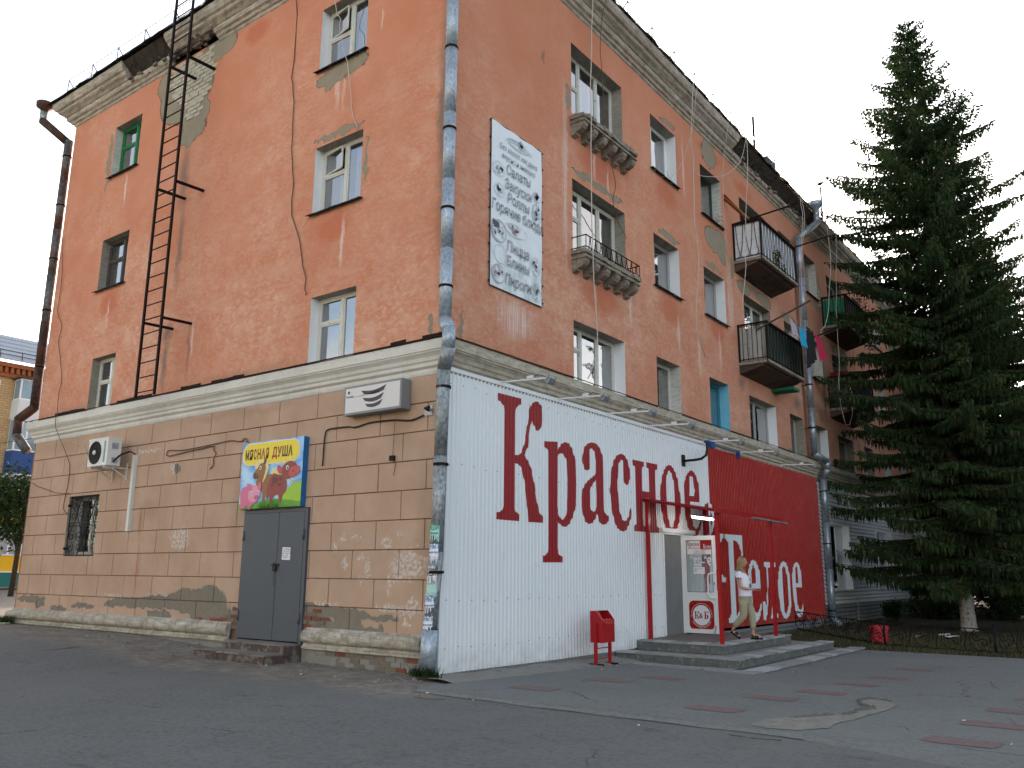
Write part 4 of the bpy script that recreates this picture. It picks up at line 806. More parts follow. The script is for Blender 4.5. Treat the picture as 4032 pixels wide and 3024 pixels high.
t=thing('sign_bracket','bent black pipe bracket with a blue box and long blue rod under the cornice','bracket',(.03,9.5,4.5))
b=MB(); b.box(.03,.05,9.42,9.6,4.36,4.66); b.tube([(.05,9.5,4.5),(.35,9.5,4.5),(.55,9.5,4.52),(.68,9.5,4.6),(.72,9.5,4.75),(.72,9.5,4.92)],.035,8); b.build('pipe',M['cable'],t)
b=MB(); b.box(.66,.78,9.44,9.56,4.92,4.98); b.box(.64,.74,9.75,9.98,4.83,5.0); b.bar((.72,9.5,4.95),(.7,9.8,4.92),.02); b.bar((.68,9.95,4.92),(.10,13.2,5.12),.028); b.box(.03,.10,13.15,13.3,4.98,5.18); b.build('rod',M['blue'],t)
# ------------------------------------------------------------------ grey siding beyond the shop
sd_=thing('wall_cladding','grey horizontal siding covering the ground storey beyond the red shop sheets','cladding',(0,27,0))
wins=[(21.72,23.45,1.06,3.44),(28.45,30.1,1.06,3.44)]
def plank(y0,y1,z,h,m):
    q=MB(); q.add([(.010,y0,z+h),(.010,y1,z+h),(.052,y0,z+.035),(.052,y1,z+.035),(.012,y0,z),(.012,y1,z)],[(0,1,3,2),(2,3,5,4)]); q.build('siding_plank',m,sd_)
for (a,c) in ((20.74,24.85),(24.87,29.0),(29.02,33.2),(33.22,37.4),(37.42,41.6)):
    z=-.35
    while z<4.86:
        m=M['siding_d'] if z<.50 else M['siding']; segs=[(a,c)]
        for h in wins:
            if h[2]-.1<z<h[3]-.02:
                ns=[]
                for s0,s1 in segs:
                    if h[1]<=s0 or h[0]>=s1: ns.append((s0,s1)); continue
                    if s0<h[0]: ns.append((s0,h[0]))
                    if s1>h[1]: ns.append((h[1],s1))
                segs=ns
        for s0,s1 in segs: plank(s0,s1,z,.145,m)
        z+=.145
    q=MB(); q.box(.0,.045,c-.005,c+.025,-.4,4.9); q.build('joint_strip',M['siding'],sd_)
b=MB(); b.box(-.1,.0,20.72,YR,-.5,5.02); 
b.build('backing_wall',M['siding_d'],sd_)
b=MB(); b.box(.0,.05,20.72,41.6,4.86,4.92); b.build('top_trim',M['siding'],sd_)
b=MB(); bricks(TR,[(20.7,4.92),(42,4.92),(42,5.07),(20.7,5.07)],20.75,41,4.93,5.05,[M['brick_r'],M['brick_g']],.03,1,.5,.06,.01,sd_)
for h in wins:
    b=MB(); b.box(.0,.10,h[0]-.03,h[0],h[2],h[3]); b.box(.0,.30,h[1],h[1]+.03,h[2],h[3]); b.box(.0,.1,h[0],h[1],h[3],h[3]+.04); b.build('window_surround',M['reveal_white'],sd_)
    b=MB(); b.box(.005,.02,h[0],h[1],h[2],h[3]); b.build('window_shade',M['glass'],sd_)
    b=MB(); b.box(.0,.004,h[0],h[1],h[2],h[3]); b.build('window_back',M['dark'],sd_); b=MB()
    for yy in (h[0]+.04,h[0]+.75,h[1]-.08): b.box(.0,.03,yy,yy+.06,h[2],h[3])
    b.box(.0,.03,h[0],h[1],h[2],h[2]+.06); b.box(.0,.03,h[0],h[1],h[3]-.06,h[3]); b.build('window_frame',M['fr_pvc'],sd_)
    b=MB(); b.box(.0,.16,h[0]-.1,h[1]+.1,h[2]-.05,h[2]); b.build('window_sill',M['siding'],sd_)
# ------------------------------------------------------------------ steel door and its steps
b=MB(); dx0,dx1,dz0,dz1=-5.40,-3.40,.27,2.81
for a in((dx0,dx0+.05,dz0,dz1),(dx1-.09,dx1,dz0-.1,dz1),(dx0+.05,dx1-.09,dz1-.06,dz1)): b.box(a[0],a[1],-.05,.05,a[2],a[3],TL)
dr=b.build('door',M['steel_door'],house)
mid=-4.27
for a,c in((dx0+.055,mid-.008),(mid+.008,dx1-.095)):
    b=MB(); b.box(a,c,.02,.055,dz0+.02,dz1-.066,TL); b.build('door_leaf',M['steel_door'],dr)
b=MB(); b.box(mid-.045,mid+.012,.055,.062,dz0+.02,dz1-.07,TL); b.build('door_strip',M['steel_door'],dr)
for s,z in((dx0+.04,2.2),(dx0+.04,.62),(dx1-.09,2.2),(dx1-.09,.62)):
    b=MB(); b.tube([TL(s,.06,z),TL(s,.06,z+.2)],.02,6); b.build('hinge',M['steel_door'],dr)
b=MB(); b.box(mid-.12,mid+.10,.062,.075,1.70,1.74,TL); b.box(mid-.05,mid+.04,.075,.105,1.60,1.70,TL); b.tube([TL(mid-.03,.09,1.70),TL(mid-.03,.09,1.76),TL(mid+.02,.09,1.76),TL(mid+.02,.09,1.70)],.008,5); b.tube([TL(mid-.03,.07,1.6),TL(mid+.0,.09,1.5),TL(mid-.0,.08,1.32)],.006,4); b.build('padlock',M['cable'],dr)
b=MB(); b.quad(TL(mid+.17,.058,1.82),TL(mid+.42,.058,1.81),TL(mid+.425,.058,2.05),TL(mid+.175,.058,2.06)); nt_=b.build('paper_note',M['paper'],dr)
textmesh('note_print','Уважаемые\nпокупатели\nмы переехали\nна улицу\nЛенина 12',.04,M['cable'],lambda u,v:TL(mid+.195+u,.0605,2.01+v),nt_)
b=MB(); b.quad(TL(dx0+.06,-.02,dz0),TL(dx1-.09,-.02,dz0),TL(dx1-.09,-.02,dz1),TL(dx0+.06,-.02,dz1)); b.build('door_back',M['dark'],dr)
stp=thing('side_door_steps','two chipped red brown concrete steps under the grey steel door','steps',(-4.4,-.4,0))
def rough_box(b,x0,x1,y0,y1,z0,z1):
    b.add([(x+U(-.015,.015),y+U(-.015,.015),z+U(-.006,.006)) for x in(x0,x1) for y in(y0,y1) for z in(z0,z1)],[(0,1,3,2),(4,6,7,5),(0,4,5,1),(2,3,7,6),(0,2,6,4),(1,5,7,3)])
for (x0,x1,y0,z0,z1) in ((-5.25,-3.38,-.45,.10,.262),(-5.55,-3.40,-.86,-.15,.115)):
    n=3
    for k in range(n):
        a=x0+(x1-x0)*k/n; c=x0+(x1-x0)*(k+1)/n-.008; q=MB(); rough_box(q,a,c,y0,-.03,z0-.03,z1-.03); q.build('step_block',M['step'],stp)
        q=MB(); rough_box(q,a,c,y0-.015,-.035,z1-.028,z1); q.build('step_tread',M['step_top'],stp)
# ------------------------------------------------------------------ butcher sign (printed board)
bs=thing('butcher_sign','blue farm picture sign with a yellow lettered banner above the steel door','sign',(-4.5,-.08,2.83))
b=MB(); b.box(-5.50,-3.55,.0,.13,2.84,4.22,TL); b.build('sign_box',simple('sign_blue_edge',(.02,.13,.32),.4,.1),bs)
m_,n=newmat('printed_sky'); p=n.pos(); sp=n.n('ShaderNodeSeparateXYZ'); n.set(sp.inputs[0],p)
c=n.mix(n.rng(n.noise(n.scale(p,(1,1,1.6)),1.6,4,.55),.42,.62),(.07,.30,.68),(.42,.66,.88)); n.out(c,.35,spec=.4); M['p_sky']=m_
G_=lambda o:(lambda u,v:TL(-5.50+u*1.95,.13+o,2.84+v*1.38))
def flat(name,pts,mat,o,par=bs,smooth=True):
    if smooth:
        q=[]
        n=len(pts)
        for i in range(n):
            p0,p1,p2,p3=[Vector(pts[(i+k-1)%n]) for k in range(4)]
            for t in (0,.33,.66):
                q.append(.5*((2*p1)+(p2-p0)*t+(2*p0-5*p1+4*p2-p3)*t*t+(3*p1-p0-3*p2+p3)*t**3))
        pts=[(v.x,v.y) for v in q]
    F=G_(o); vs=[Vector((a,c,0)) for a,c in pts]; tr=tessellate_polygon([vs]); b=MB(); b.add([F(a,c) for a,c in pts],[tuple(t) for t in tr]); return b.build(name,mat,par)
def ell(name,cx,cz,rx,rz,mat,o,par=bs,a=0.): return flat(name,[(cx+rx*math.cos(t)*math.cos(a)-rz*math.sin(t)*math.sin(a),cz+rx*math.cos(t)*math.sin(a)+rz*math.sin(t)*math.cos(a)) for t in np.linspace(0,2*math.pi,17)[:-1]],mat,o,par,False)
pc=lambda nm,c,v=.08:simple(nm,c,.4,v,8,0,spec=.4)
P_={'brown':pc('print_brown',(.26,.10,.03)),'dbrown':pc('print_dark_brown',(.10,.035,.02)),'mane':pc('print_cream',(.72,.62,.24)),'red':pc('print_maroon',(.25,.035,.025)),'dred':pc('print_dark_maroon',(.10,.02,.018)),'nose':pc('print_rose',(.48,.07,.07)),'pink':pc('print_pink',(.60,.14,.26)),'lpink':pc('print_light_pink',(.72,.28,.38)),'white':M['paper'],'blk':M['black'],'gr':pc('print_green',(.10,.33,.02),.4),'lg':pc('print_lime',(.30,.50,.03),.2),'yel':pc('print_yellow',(.78,.60,.03),.05)}
b=MB(); F=G_(.003); b.quad(F(0,0),F(1,0),F(1,1),F(0,1)); b.build('sign_print',M['p_sky'],bs)
flat('print_hill',[(.60,0),(1,0),(1,.36),(.93,.35),(.82,.30),(.72,.18)],P_['lg'],.005,smooth=False); flat('print_hill',[(0,0),(1,0),(1,.07),(.8,.10),(.6,.13),(.4,.12),(.2,.05),(0,.08)],P_['gr'],.006,smooth=False)
rr_=[(u/1.95,v/1.38) for u,v in rrect(.93,1.125,1.80,.44,.21)]
flat('print_banner_edge',[(.478+(a-.478)*1.02,(.815+(c-.815)*1.06)) for a,c in rr_],P_['white'],.007,smooth=False); flat('print_banner',rr_,P_['yel'],.009,smooth=False)
def fit(o,u0,u1,v0,v1,F):
    """stretch a flat text mesh (built with F=identity) into the box and lay it on the surface"""
    vs=o.data.vertices; xs=[v.co.x for v in vs]; ys=[v.co.y for v in vs]; a,c,d,e=min(xs),max(xs),min(ys),max(ys)
    for v in vs: v.co=F(u0+(v.co.x-a)/(c-a)*(u1-u0),v0+(v.co.y-d)/(e-d)*(v1-v0))
    return o
I_=lambda u,v:(u,v,0)
LC=[(.03,.010,.010),(.05,.012,.012),(.11,.015,.015),(.17,.016,.016),(.22,.02,.02),(.28,.025,.025),(.26,.02,.02),(.14,.016,.016),(.05,.012,.012),(.025,.010,.010)]
lx_=[(.060,.118),(.128,.184),(.200,.246),(.262,.318),(.326,.392),(.400,.452),(.510,.588),(.592,.660),(.672,.760),(.768,.838)]
for k,ch in enumerate('МЯСНАЯДУША'):
    dz=-.025 if ch=='Д' else 0
    fit(textmesh('sign_letter',ch,.3,pc('print_letter',LC[k]),I_,bs,.010),lx_[k][0],lx_[k][1],.735+dz,.895,G_(.012))
# horse
flat('print_horse',[(.30,.22),(.27,.40),(.32,.50),(.38,.55),(.42,.48),(.50,.50),(.56,.44),(.60,.30),(.52,.20),(.45,.18),(.42,.08),(.39,.08),(.38,.25),(.33,.24)],P_['brown'],.009)
flat('print_horse_head',[(.23,.47),(.22,.53),(.28,.60),(.32,.68),(.40,.69),(.43,.60),(.38,.50),(.30,.46)],P_['brown'],.011); flat('print_muzzle',[(.22,.46),(.22,.53),(.27,.52),(.31,.47),(.26,.44)],P_['dbrown'],.012)
flat('print_mane',[(.24,.60),(.26,.70),(.34,.73),(.42,.70),(.47,.62),(.45,.52),(.42,.44),(.38,.38),(.41,.52),(.42,.60),(.39,.67),(.32,.66),(.28,.60)],P_['mane'],.013); flat('print_tail',[(.50,.50),(.54,.56),(.61,.55),(.66,.46),(.58,.44)],P_['mane'],.0085)
flat('print_ear',[(.38,.66),(.39,.73),(.42,.74),(.42,.66)],P_['dbrown'],.014); ell('print_eye',.335,.60,.018,.032,P_['white'],.015); ell('print_pupil',.338,.598,.008,.018,P_['blk'],.017)
# cow
flat('print_cow',[(.47,.12),(.46,.28),(.50,.42),(.55,.50),(.62,.48),(.70,.46),(.76,.40),(.78,.30),(.76,.22),(.72,.18),(.70,.07),(.66,.07),(.65,.18),(.58,.16),(.55,.08),(.51,.08),(.51,.18)],P_['red'],.012)
flat('print_cow_head',[(.70,.44),(.69,.56),(.73,.63),(.82,.66),(.90,.62),(.92,.55),(.86,.44),(.78,.40)],P_['red'],.014); flat('print_nose',[(.80,.46),(.81,.54),(.88,.58),(.96,.57),(.97,.50),(.92,.44),(.85,.42)],P_['nose'],.016)
for a in ((.58,.40,.05,.05),(.67,.41,.025,.03),(.66,.33,.03,.025),(.54,.33,.02,.02)): ell('print_spot',*a,P_['dred'],.014)
flat('print_ear',[(.70,.55),(.62,.62),(.61,.54),(.66,.48)],P_['nose'],.013); flat('print_horn',[(.70,.62),(.69,.70),(.73,.66),(.74,.62)],P_['mane'],.013); flat('print_horn',[(.80,.65),(.80,.72),(.84,.70),(.84,.65)],P_['mane'],.013)
ell('print_eye',.775,.565,.022,.034,P_['white'],.017); ell('print_pupil',.78,.56,.010,.02,P_['blk'],.019); ell('print_nostril',.87,.51,.012,.016,P_['dred'],.018); ell('print_flower',.86,.37,.03,.03,P_['mane'],.013); ell('print_flower_eye',.86,.37,.011,.013,P_['nose'],.015)
# pig
flat('print_pig',[(.03,.08),(.02,.26),(.07,.33),(.15,.34),(.24,.34),(.33,.28),(.35,.18),(.30,.10),(.24,.06),(.22,.0),(.16,.0),(.14,.06),(.10,.01),(.05,.01)],P_['pink'],.016)
flat('print_pig_face',[(.17,.14),(.16,.26),(.22,.34),(.30,.34),(.36,.26),(.34,.15),(.26,.10)],P_['lpink'],.018); flat('print_ear',[(.16,.28),(.12,.38),(.20,.36),(.22,.28)],P_['pink'],.019); flat('print_ear',[(.30,.31),(.34,.39),(.37,.33),(.35,.27)],P_['pink'],.019)
ell('print_eye',.215,.235,.018,.03,P_['white'],.020); ell('print_pupil',.22,.232,.008,.016,P_['blk'],.022); ell('print_eye',.315,.24,.015,.027,P_['white'],.020); ell('print_pupil',.315,.236,.007,.015,P_['blk'],.022)
ell('print_snout',.30,.165,.045,.04,P_['pink'],.021); ell('print_nostril',.288,.165,.008,.012,P_['dred'],.023); ell('print_nostril',.315,.168,.008,.012,P_['dred'],.023)
b=MB(); F=G_(.024)
for i in range(110):
    x=U(.02,.98) if rnd()<.4 else U(.32,.68); h=U(.05,.17)*(1 if .3<x<.7 else .6); d=U(-.05,.05); b.quad(F(x,.003),F(x+.008,.003),F(x+d,h))
b.build('print_grass',P_['gr'],bs,kind='stuff')
# ------------------------------------------------------------------ light box sign
lb=thing('light_box_sign','shallow white light box sign with dark crescent shapes below the cornice','sign',(-1.45,-.2,4.7))
b=MB(); b.box(-2.30,-.80,.02,.26,4.47,5.02,TL); b.build('sign_case',simple('grey_sign_case',(.22,.225,.23),.5,.1),lb)
b=MB(); b.quad(TL(-2.26,.263,4.51),TL(-.84,.263,4.51),TL(-.84,.263,4.98),TL(-2.26,.263,4.98)); b.build('sign_face',simple('yellowed_sign_face',(.63,.61,.60),.4,.06,2,0),lb)
LF=lambda u,v:TL(-2.26+u*1.42,.2655,4.51+v*.47)
dk=simple('print_charcoal',(.05,.045,.06),.4,.3,5,0)
for (u0,u1,v0,th,cv) in ((.30,.76,.86,.17,.10),(.33,.72,.56,.17,.10),(.38,.70,.30,.15,.08)):
    b=MB(); n=16
    for i in range(n):
        a=i/n;c=(i+1)/n; f=lambda t:v0-cv*math.sin(math.pi*t)+.10*t-.02; g_=lambda t:f(t)-th*(.75+.4*t)*min(1,6*t+.6)*min(1,6*(1-t)+.5)
        b.quad(LF(u0+(u1-u0)*a,f(a)),LF(u0+(u1-u0)*c,f(c)),LF(u0+.02+(u1-u0-.04)*c,g_(c)),LF(u0+.02+(u1-u0-.04)*a,g_(a)))
    b.build('crescent',dk,lb)
b=MB(); 
for i in range(14):
    a=i/14;c=(i+1)/14; h=lambda t:.60+.14*t+.012*math.sin(t*21); k=lambda t:.02*math.sin(math.pi*t)
    b.quad(LF(.14+.64*a,h(a)-k(a)),LF(.14+.64*c,h(c)-k(c)),LF(.14+.64*c,h(c)+k(c)+.004),LF(.14+.64*a,h(a)+k(a)+.004))
b.build('print_line',simple('print_ochre',(.30,.24,.13),.4,.2),lb)
textmesh('sign_print','Билайн',.055,dk,lambda u,v:TL(-2.235+u,.2655,4.80+v),lb,.001); b=MB(); b.lathe([(0,0),(.03,0)],TL(-2.17,.2655,4.90),10,(0,-1,0)); b.build('sign_emblem',dk,lb)
# ------------------------------------------------------------------ banner
bn=thing('menu_banner','tall faded white menu banner laced to the salmon wall beside the corner pipe','banner',(0,2.1,7))
nb=14; b=MB(); mb_,n=newmat('faded_banner'); v=n.facade(); sp=n.n('ShaderNodeSeparateXYZ'); n.set(sp.inputs[0],v)
lowm=n.math('MULTIPLY',n.rng(sp.outputs[2],8.8,7.3),n.rng(n.noise(n.scale(v,(1,1,.7)),3,5,.6),.42,.66)); c=n.mix(n.math('MULTIPLY',lowm,.75),(.74,.79,.83),(.36,.45,.43)); c=n.mix(n.rng(n.noise(v,2.2,5),.5,.75,0,.35),c,(.60,.68,.72)); n.out(c,.55,n.bump(n.noise(n.scale(v,(1,1,.4)),2.5,3),.5,.03)); M['banner']=mb_
for i in range(nb):
    for j in range(20):
        P=lambda i,j:(.035+.012*math.sin(i*1.3)*math.sin(j*.7)+.004,1.20+1.76*i/nb,7.04+3.52*j/20)
        b.quad(P(i,j),P(i+1,j),P(i+1,j+1),P(i,j+1))
b.smooth=True; b.build('banner_cloth',M['banner'],bn)
b=MB(); 
for a,c in(((1.19,10.57),(2.97,10.57)),((2.97,10.57),(2.97,7.03)),((2.97,7.03),(1.19,7.03)),((1.19,7.03),(1.19,10.57))): b.bar((.03,a[0],a[1]),(.03,c[0],c[1]),.011)
for k in range(10):
    for y in (1.17,2.99): b.box(.02,.05,y-.015,y+.015,7.1+k*.38,7.13+k*.38)
b.build('lacing',M['cable'],bn)
bf=lambda y,z:(lambda u,v:(.062,y+u,z+v)); dg_=simple('banner_print_grey',(.23,.25,.27),.6,.2); lg_=simple('banner_print_faded',(.40,.44,.47),.6,.3)
textmesh('banner_text','Без хлопот как дома',.165,dg_,bf(2.10,10.03),bn,.001,.80,'CENTER',.2); textmesh('banner_text','вкусно и знакомо',.165,dg_,bf(2.10,9.84),bn,.001,.82,'CENTER',.2)
for s_,z,x_ in (('Салаты',9.54,.80),('Закуски',9.22,.80),('Роллы',8.93,.84),('Горячие блюда',8.64,.80),('Пицца',7.90,.85),('Блины',7.58,.85),('Пироги',7.19,.85)):
    textmesh('banner_text',s_,.30,lg_,bf(2.09,z),bn,0,x_,'CENTER',.12,outline=.005)
def ring(cy,cz,ry,rz,mat,fill=None,k=1.):
    b=MB(); n=26
    for i in range(n):
        a=2*math.pi*i/n; c=2*math.pi*(i+1)/n; t=.012+.014*(1-math.cos(a))*.5*k
        b.quad((.0615,cy+ry*math.cos(a),cz+rz*math.sin(a)),(.0615,cy+ry*math.cos(c),cz+rz*math.sin(c)),(.0615,cy+(ry-t)*math.cos(c),cz+(rz-t)*math.sin(c)),(.0615,cy+(ry-t)*math.cos(a),cz+(rz-t)*math.sin(a)))
    b.build('plate_print',mat,bn)
    if fill:
        b=MB()
        for i in range(16):
            a=U(0,6.28); q=U(0,.75); y,z=cy+ry*q*math.cos(a),cz+rz*q*math.sin(a); r_=U(.02,.05)
            b.add([(.0612,y+r_*U(.6,1.3)*math.cos(t),z+r_*U(.6,1.3)*math.sin(t)) for t in np.linspace(0,6.28,7)[:-1]],[tuple(range(6))])
        b.build('food_print',fill,bn,kind='stuff')
fp=simple('banner_food_pale',(.60,.65,.69),.6,.2); fk=simple('banner_food_grey',(.44,.48,.51),.6,.3); pk_=simple('banner_food_pink',(.58,.52,.55),.6,.2)
ring(1.42,9.55,.20,.16,fp,fp); ring(2.74,9.02,.17,.24,fk,fk,2); ring(1.45,8.22,.24,.24,fk,fp,3); ring(1.44,7.32,.22,.20,fk,pk_,3); ring(2.72,7.85,.17,.2,fp,pk_); ring(1.5,7.75,.22,.2,fp,None); ring(2.75,7.3,.2,.2,fp,fk); ring(2.75,9.42,.14,.12,fp,pk_); ring(1.45,9.1,.18,.15,fp,fp); ring(2.08,10.31,.40,.10,lg_); ring(2.2,10.36,.12,.08,lg_,lg_); ring(2.02,8.4,.4,.14,fp,pk_)
textmesh('banner_text','ШАРМ',.10,lg_,bf(1.76,10.30),bn,0,.9); textmesh('banner_text','ВКУСА',.10,lg_,bf(2.26,10.26),bn,0,.9)
b=MB(); b.quad((.062,1.24,8.30),(.062,1.45,8.26),(.062,1.45,8.38),(.062,1.24,8.42)); b.build('dark_print',dk,bn)
# ------------------------------------------------------------------ air conditioner
ac=thing('air_conditioner','cream outdoor air conditioner unit on brackets above the barred window','air conditioner',(-10.6,-.4,4.1))
X0,X1,Z0,Z1=-11.02,-10.13,4.05,4.72
b=MB(); b.box(X0,X1,.28,.62,Z0,Z1,TL); b.box(X0-.01,X1+.01,.27,.63,Z1-.04,Z1+.005,TL); b.build('casing',M['ac'],ac)
b=MB(); b.lathe([(0,.0),(.25,.0),(.27,.012),(.28,.012),(.28,-.01)],TL(X0+.33,.623,4.38),24,(0,-1,0)); b.build('fan_recess',M['cable'],ac)
b=MB()
for r in (.08,.13,.18,.225,.265): b.tube([TL(X0+.33+r*math.cos(a),.645,4.38+r*math.sin(a)) for a in np.linspace(0,2*math.pi,25)],.0045,4,False)
for k in range(12): a=k*math.pi/6; b.bar(TL(X0+.33,.645,4.38),TL(X0+.33+.27*math.cos(a),.645,4.38+.27*math.sin(a)),.007)
b.build('fan_guard',M['cable'],ac)
b=MB(); b.lathe([(0,.03),(.05,.03),(.06,.0)],TL(X0+.33,.635,4.38),14,(0,-1,0)); b.build('fan_hub',M['ac'],ac)
teal=simple('teal_print',(.03,.22,.26),.5,.1); b=MB(); b.box(X1-.17,X1-.10,.62,.624,Z0+.08,Z1-.08,TL); b.build('brand_strip',teal,ac)
fit(textmesh('brand_print','НХАЕVАRОР',.095,M['paper'],I_,ac,.001),0,1,0,1,lambda u,v:TL(X1-.115-v*.04,.6265,Z0+.10+u*(Z1-Z0-.2)))
b=MB(); b.box(X1+.0,X1+.006,.36,.52,4.45,4.60,TL); b.box(X1,X1+.03,.38,.50,4.12,4.24,TL); b.build('service_cover',M['galv'],ac)
b=MB(); b.tube([TL(X1+.02,.42,4.2),TL(X1+.16,.35,4.32),TL(X1+.24,.2,4.40),TL(X1+.24,.06,4.36),TL(X1+.22,.05,2.6)],.022,7); b.tube([TL(X1+.02,.47,4.13),TL(X1+.14,.40,4.28),TL(X1+.2,.2,4.38)],.018,6); b.build('hose',M['cable'],ac)
b=MB(); b.box(X1+.19,X1+.30,.0,.08,2.50,4.33,TL); b.build('conduit',M['pvc'],ac)
b=MB(); 
for x in (X0+.12,X1-.12): b.bar(TL(x,0,4.02),TL(x,.62,4.02),.035); b.bar(TL(x,0,3.78),TL(x,.4,4.0),.025); b.bar(TL(x,.02,3.75),TL(x,.02,4.15),.03)
b.build('bracket',M['pvc'],ac)
# small fittings on the side wall
t=thing('wall_camera','small grey camera on a square plate beside the corner drainpipe','camera',(-.36,-.1,4.4)); b=MB(); b.box(-.45,-.26,0,.02,4.32,4.50,TL); b.build('plate',M['lens'],t); b=MB(); b.tube([TL(-.36,.02,4.42),TL(-.3,.16,4.42),TL(-.16,.22,4.42)],.03,7); b.build('camera_body',M['cable'],t)
t=thing('hanging_adapter','small black adapter hanging on a thin cable below the light box','adapter',(-1.2,-.03,3.6)); b=MB(); b.box(-1.25,-1.14,.01,.06,3.57,3.66,TL); b.build('adapter_body',M['black'],t)
b=MB(); b.tube([TL(-1.17,.03,4.3),TL(-1.18,.03,3.95),TL(-1.19,.03,3.65)],.005,4); b.tube([TL(-1.15,.03,3.58),TL(-1.11,.03,3.5),TL(-1.13,.03,3.4),TL(-1.15,.03,3.3)],.007,4); b.build('cord',M['cable'],t)
def cable(pts,label,mat='cable',r=.011,group=None,n=5):
    P=[Vector(p) for p in pts]; q=[]
    for i in range(len(P)-1):
        p0=P[max(i-1,0)];p1=P[i];p2=P[i+1];p3=P[min(i+2,len(P)-1)]
        for t in (0,.25,.5,.75): q.append(.5*((2*p1)+(p2-p0)*t+(2*p0-5*p1+4*p2-p3)*t*t+(3*p1-p0-3*p2+p3)*t**3))
    if r<.014: q=[v+Vector((0 if abs(v.x)<.7 else 1,0 if abs(v.y)<.7 else 1,0))*(.035*math.sin(k*1.7+v.z*3)+U(-.02,.02)) for k,v in enumerate(q)]
    q.append(P[-1]); b=MB(); b.tube(q,r,n); return tag(b.build('cable',M[mat]),label,'cable',group)
cable([TL(*p) for p in((-3.08,.03,3.6),(-3.07,.03,4.0),(-3.05,.03,4.22),(-2.95,.03,4.31),(-2.42,.03,4.31),(-2.2,.03,4.28),(-1.79,.03,4.33),(-1.19,.03,4.32),(-.77,.03,4.27),(-.46,.03,4.33))],'thick black cable bent down beside the butcher sign, running to the wall camera','cable',.015)
cable([TL(*p) for p in((-6.75,.03,3.78),(-6.65,.03,4.05),(-6.72,.03,4.28),(-7.17,.03,4.27),(-8.09,.03,4.22),(-8.46,.03,4.20),(-8.50,.03,4.33),(-7.9,.03,4.29),(-6.74,.03,4.33),(-6.16,.03,4.36),(-5.75,.03,4.31),(-5.6,.03,4.36),(-5.45,.05,4.27))],'looped brown cable on the beige wall left of the butcher sign','cable_b',.012)
cable([TL(*p) for p in((-4.95,.65,15.7),(-4.92,.05,14.7),(-4.86,.03,13.1),(-4.8,.03,12.3),(-4.66,.04,11.1),(-4.6,.03,9.98),(-4.5,.03,9.2),(-4.15,.03,8.3),(-3.93,.04,7.6),(-3.9,.03,7.25))],'thin wavy brown cable hanging between the ladder and the near side windows','cable_b',.012)
cable([TL(*p) for p in((-3.4,.66,15.6),(-3.36,.12,13.9),(-3.2,.12,13.3),(-2.95,.10,12.3),(-2.73,.05,11.2),(-2.6,.02,10.6))],'pale cable crossing the top window of the side wall','cable_w',.009)
cable([TL(*p) for p in((-15.15,.05,11.2),(-14.85,.04,9.8),(-14.92,.04,9.0),(-14.55,.04,8.4),(-14.55,.04,7.8),(-14.2,.04,7.05),(-14.15,.04,6.5),(-13.7,.26,5.7),(-13.6,.24,5.2),(-13.1,.03,4.32),(-13.2,.03,3.3),(-12.9,.03,3.0))],'thin cable winding down the far left edge past the barred window','cable_b',.009)
cable([TL(*p) for p in((-13.5,.05,5.0),(-12.5,.05,4.75),(-11.9,.1,4.25),(-11.3,.3,4.3),(-10.95,.6,4.35))],'thin cable leading into the air conditioner','cable_w',.008)
cable([(XL,.0,3.98),(-14.6,-.04,3.8),(-13.6,-.04,3.6),(-12.95,-.04,3.55)],'short sagging cable above the barred window','cable_b',.008)
cable([(-75,6,9.5),(-40,2,6.4),(XL-.2,.4,5.35)],'overhead wire coming from the street to the left drainpipe','cable',.012)
# ------------------------------------------------------------------ fire ladder
ld=thing('fire_ladder','dark iron fire ladder fixed to the side wall and rising over the eave','ladder',(-8.5,-.75,5.5))
for x in(-8.88,-8.10): b=MB(); b.bar(TL(x,.75,5.5),TL(x,.75,17.6),.065,.045); b.build('rail',M['ladder'],ld)
for k in range(34): z=5.62+.352*k; b=MB(); b.bar(TL(-8.85,.75,z),TL(-8.13,.75,z+U(-.006,.006)),.022); b.build('rung',M['ladder'],ld)
for z in(7.32,10.74,14.1):
    for x in(-8.86,-8.08): b=MB(); b.bar(TL(x,-.02,z+.03),TL(x,.77,z),.075,.05); b.build('wall_bracket',M['ladder'],ld)
b=MB()
for x in(-8.88,-8.1): b.bar(TL(x,.75,16.55),TL(x,-.6,16.55),.05)
b.build('roof_stay',M['ladder'],ld)
# ------------------------------------------------------------------ drainpipes
def pipe(t,pts,r,mat,n=14,joint=1.25,name='pipe_section',collar=True):
    for i in range(len(pts)-1):
        a,c=Vector(pts[i]),Vector(pts[i+1]); L_=(c-a).length; k=max(1,int(L_/joint))
        for j in range(k):
            p,q=a.lerp(c,j/k),a.lerp(c,(j+1)/k); d=(q-p).normalized(); b=MB(); b.tube([p-d*.03,q],[r*1.04,r*.985],n)
            b.build(name,mat if not isinstance(mat,list) else mat[min(len(mat)-1,int(len(mat)*(1-q.z/16)))],t)
def clampp(t,c,r,out=(0,1,0),mat='rust_iron'):
    b=MB(); b.lathe([(r+.004,-.022),(r+.012,-.022),(r+.012,.022),(r+.004,.022)],c,16); c=Vector(c); o=Vector(out)*(r+.01); b.bar(c+o,c+o+Vector(out)*.12,.02); b.build('pipe_clamp',M[mat],t)
dp=thing('drainpipe','galvanised drainpipe down the near corner of the house, torn notices pasted low down','drainpipe',(.1,-.15,.1),0,'drainpipes on the apartment building')
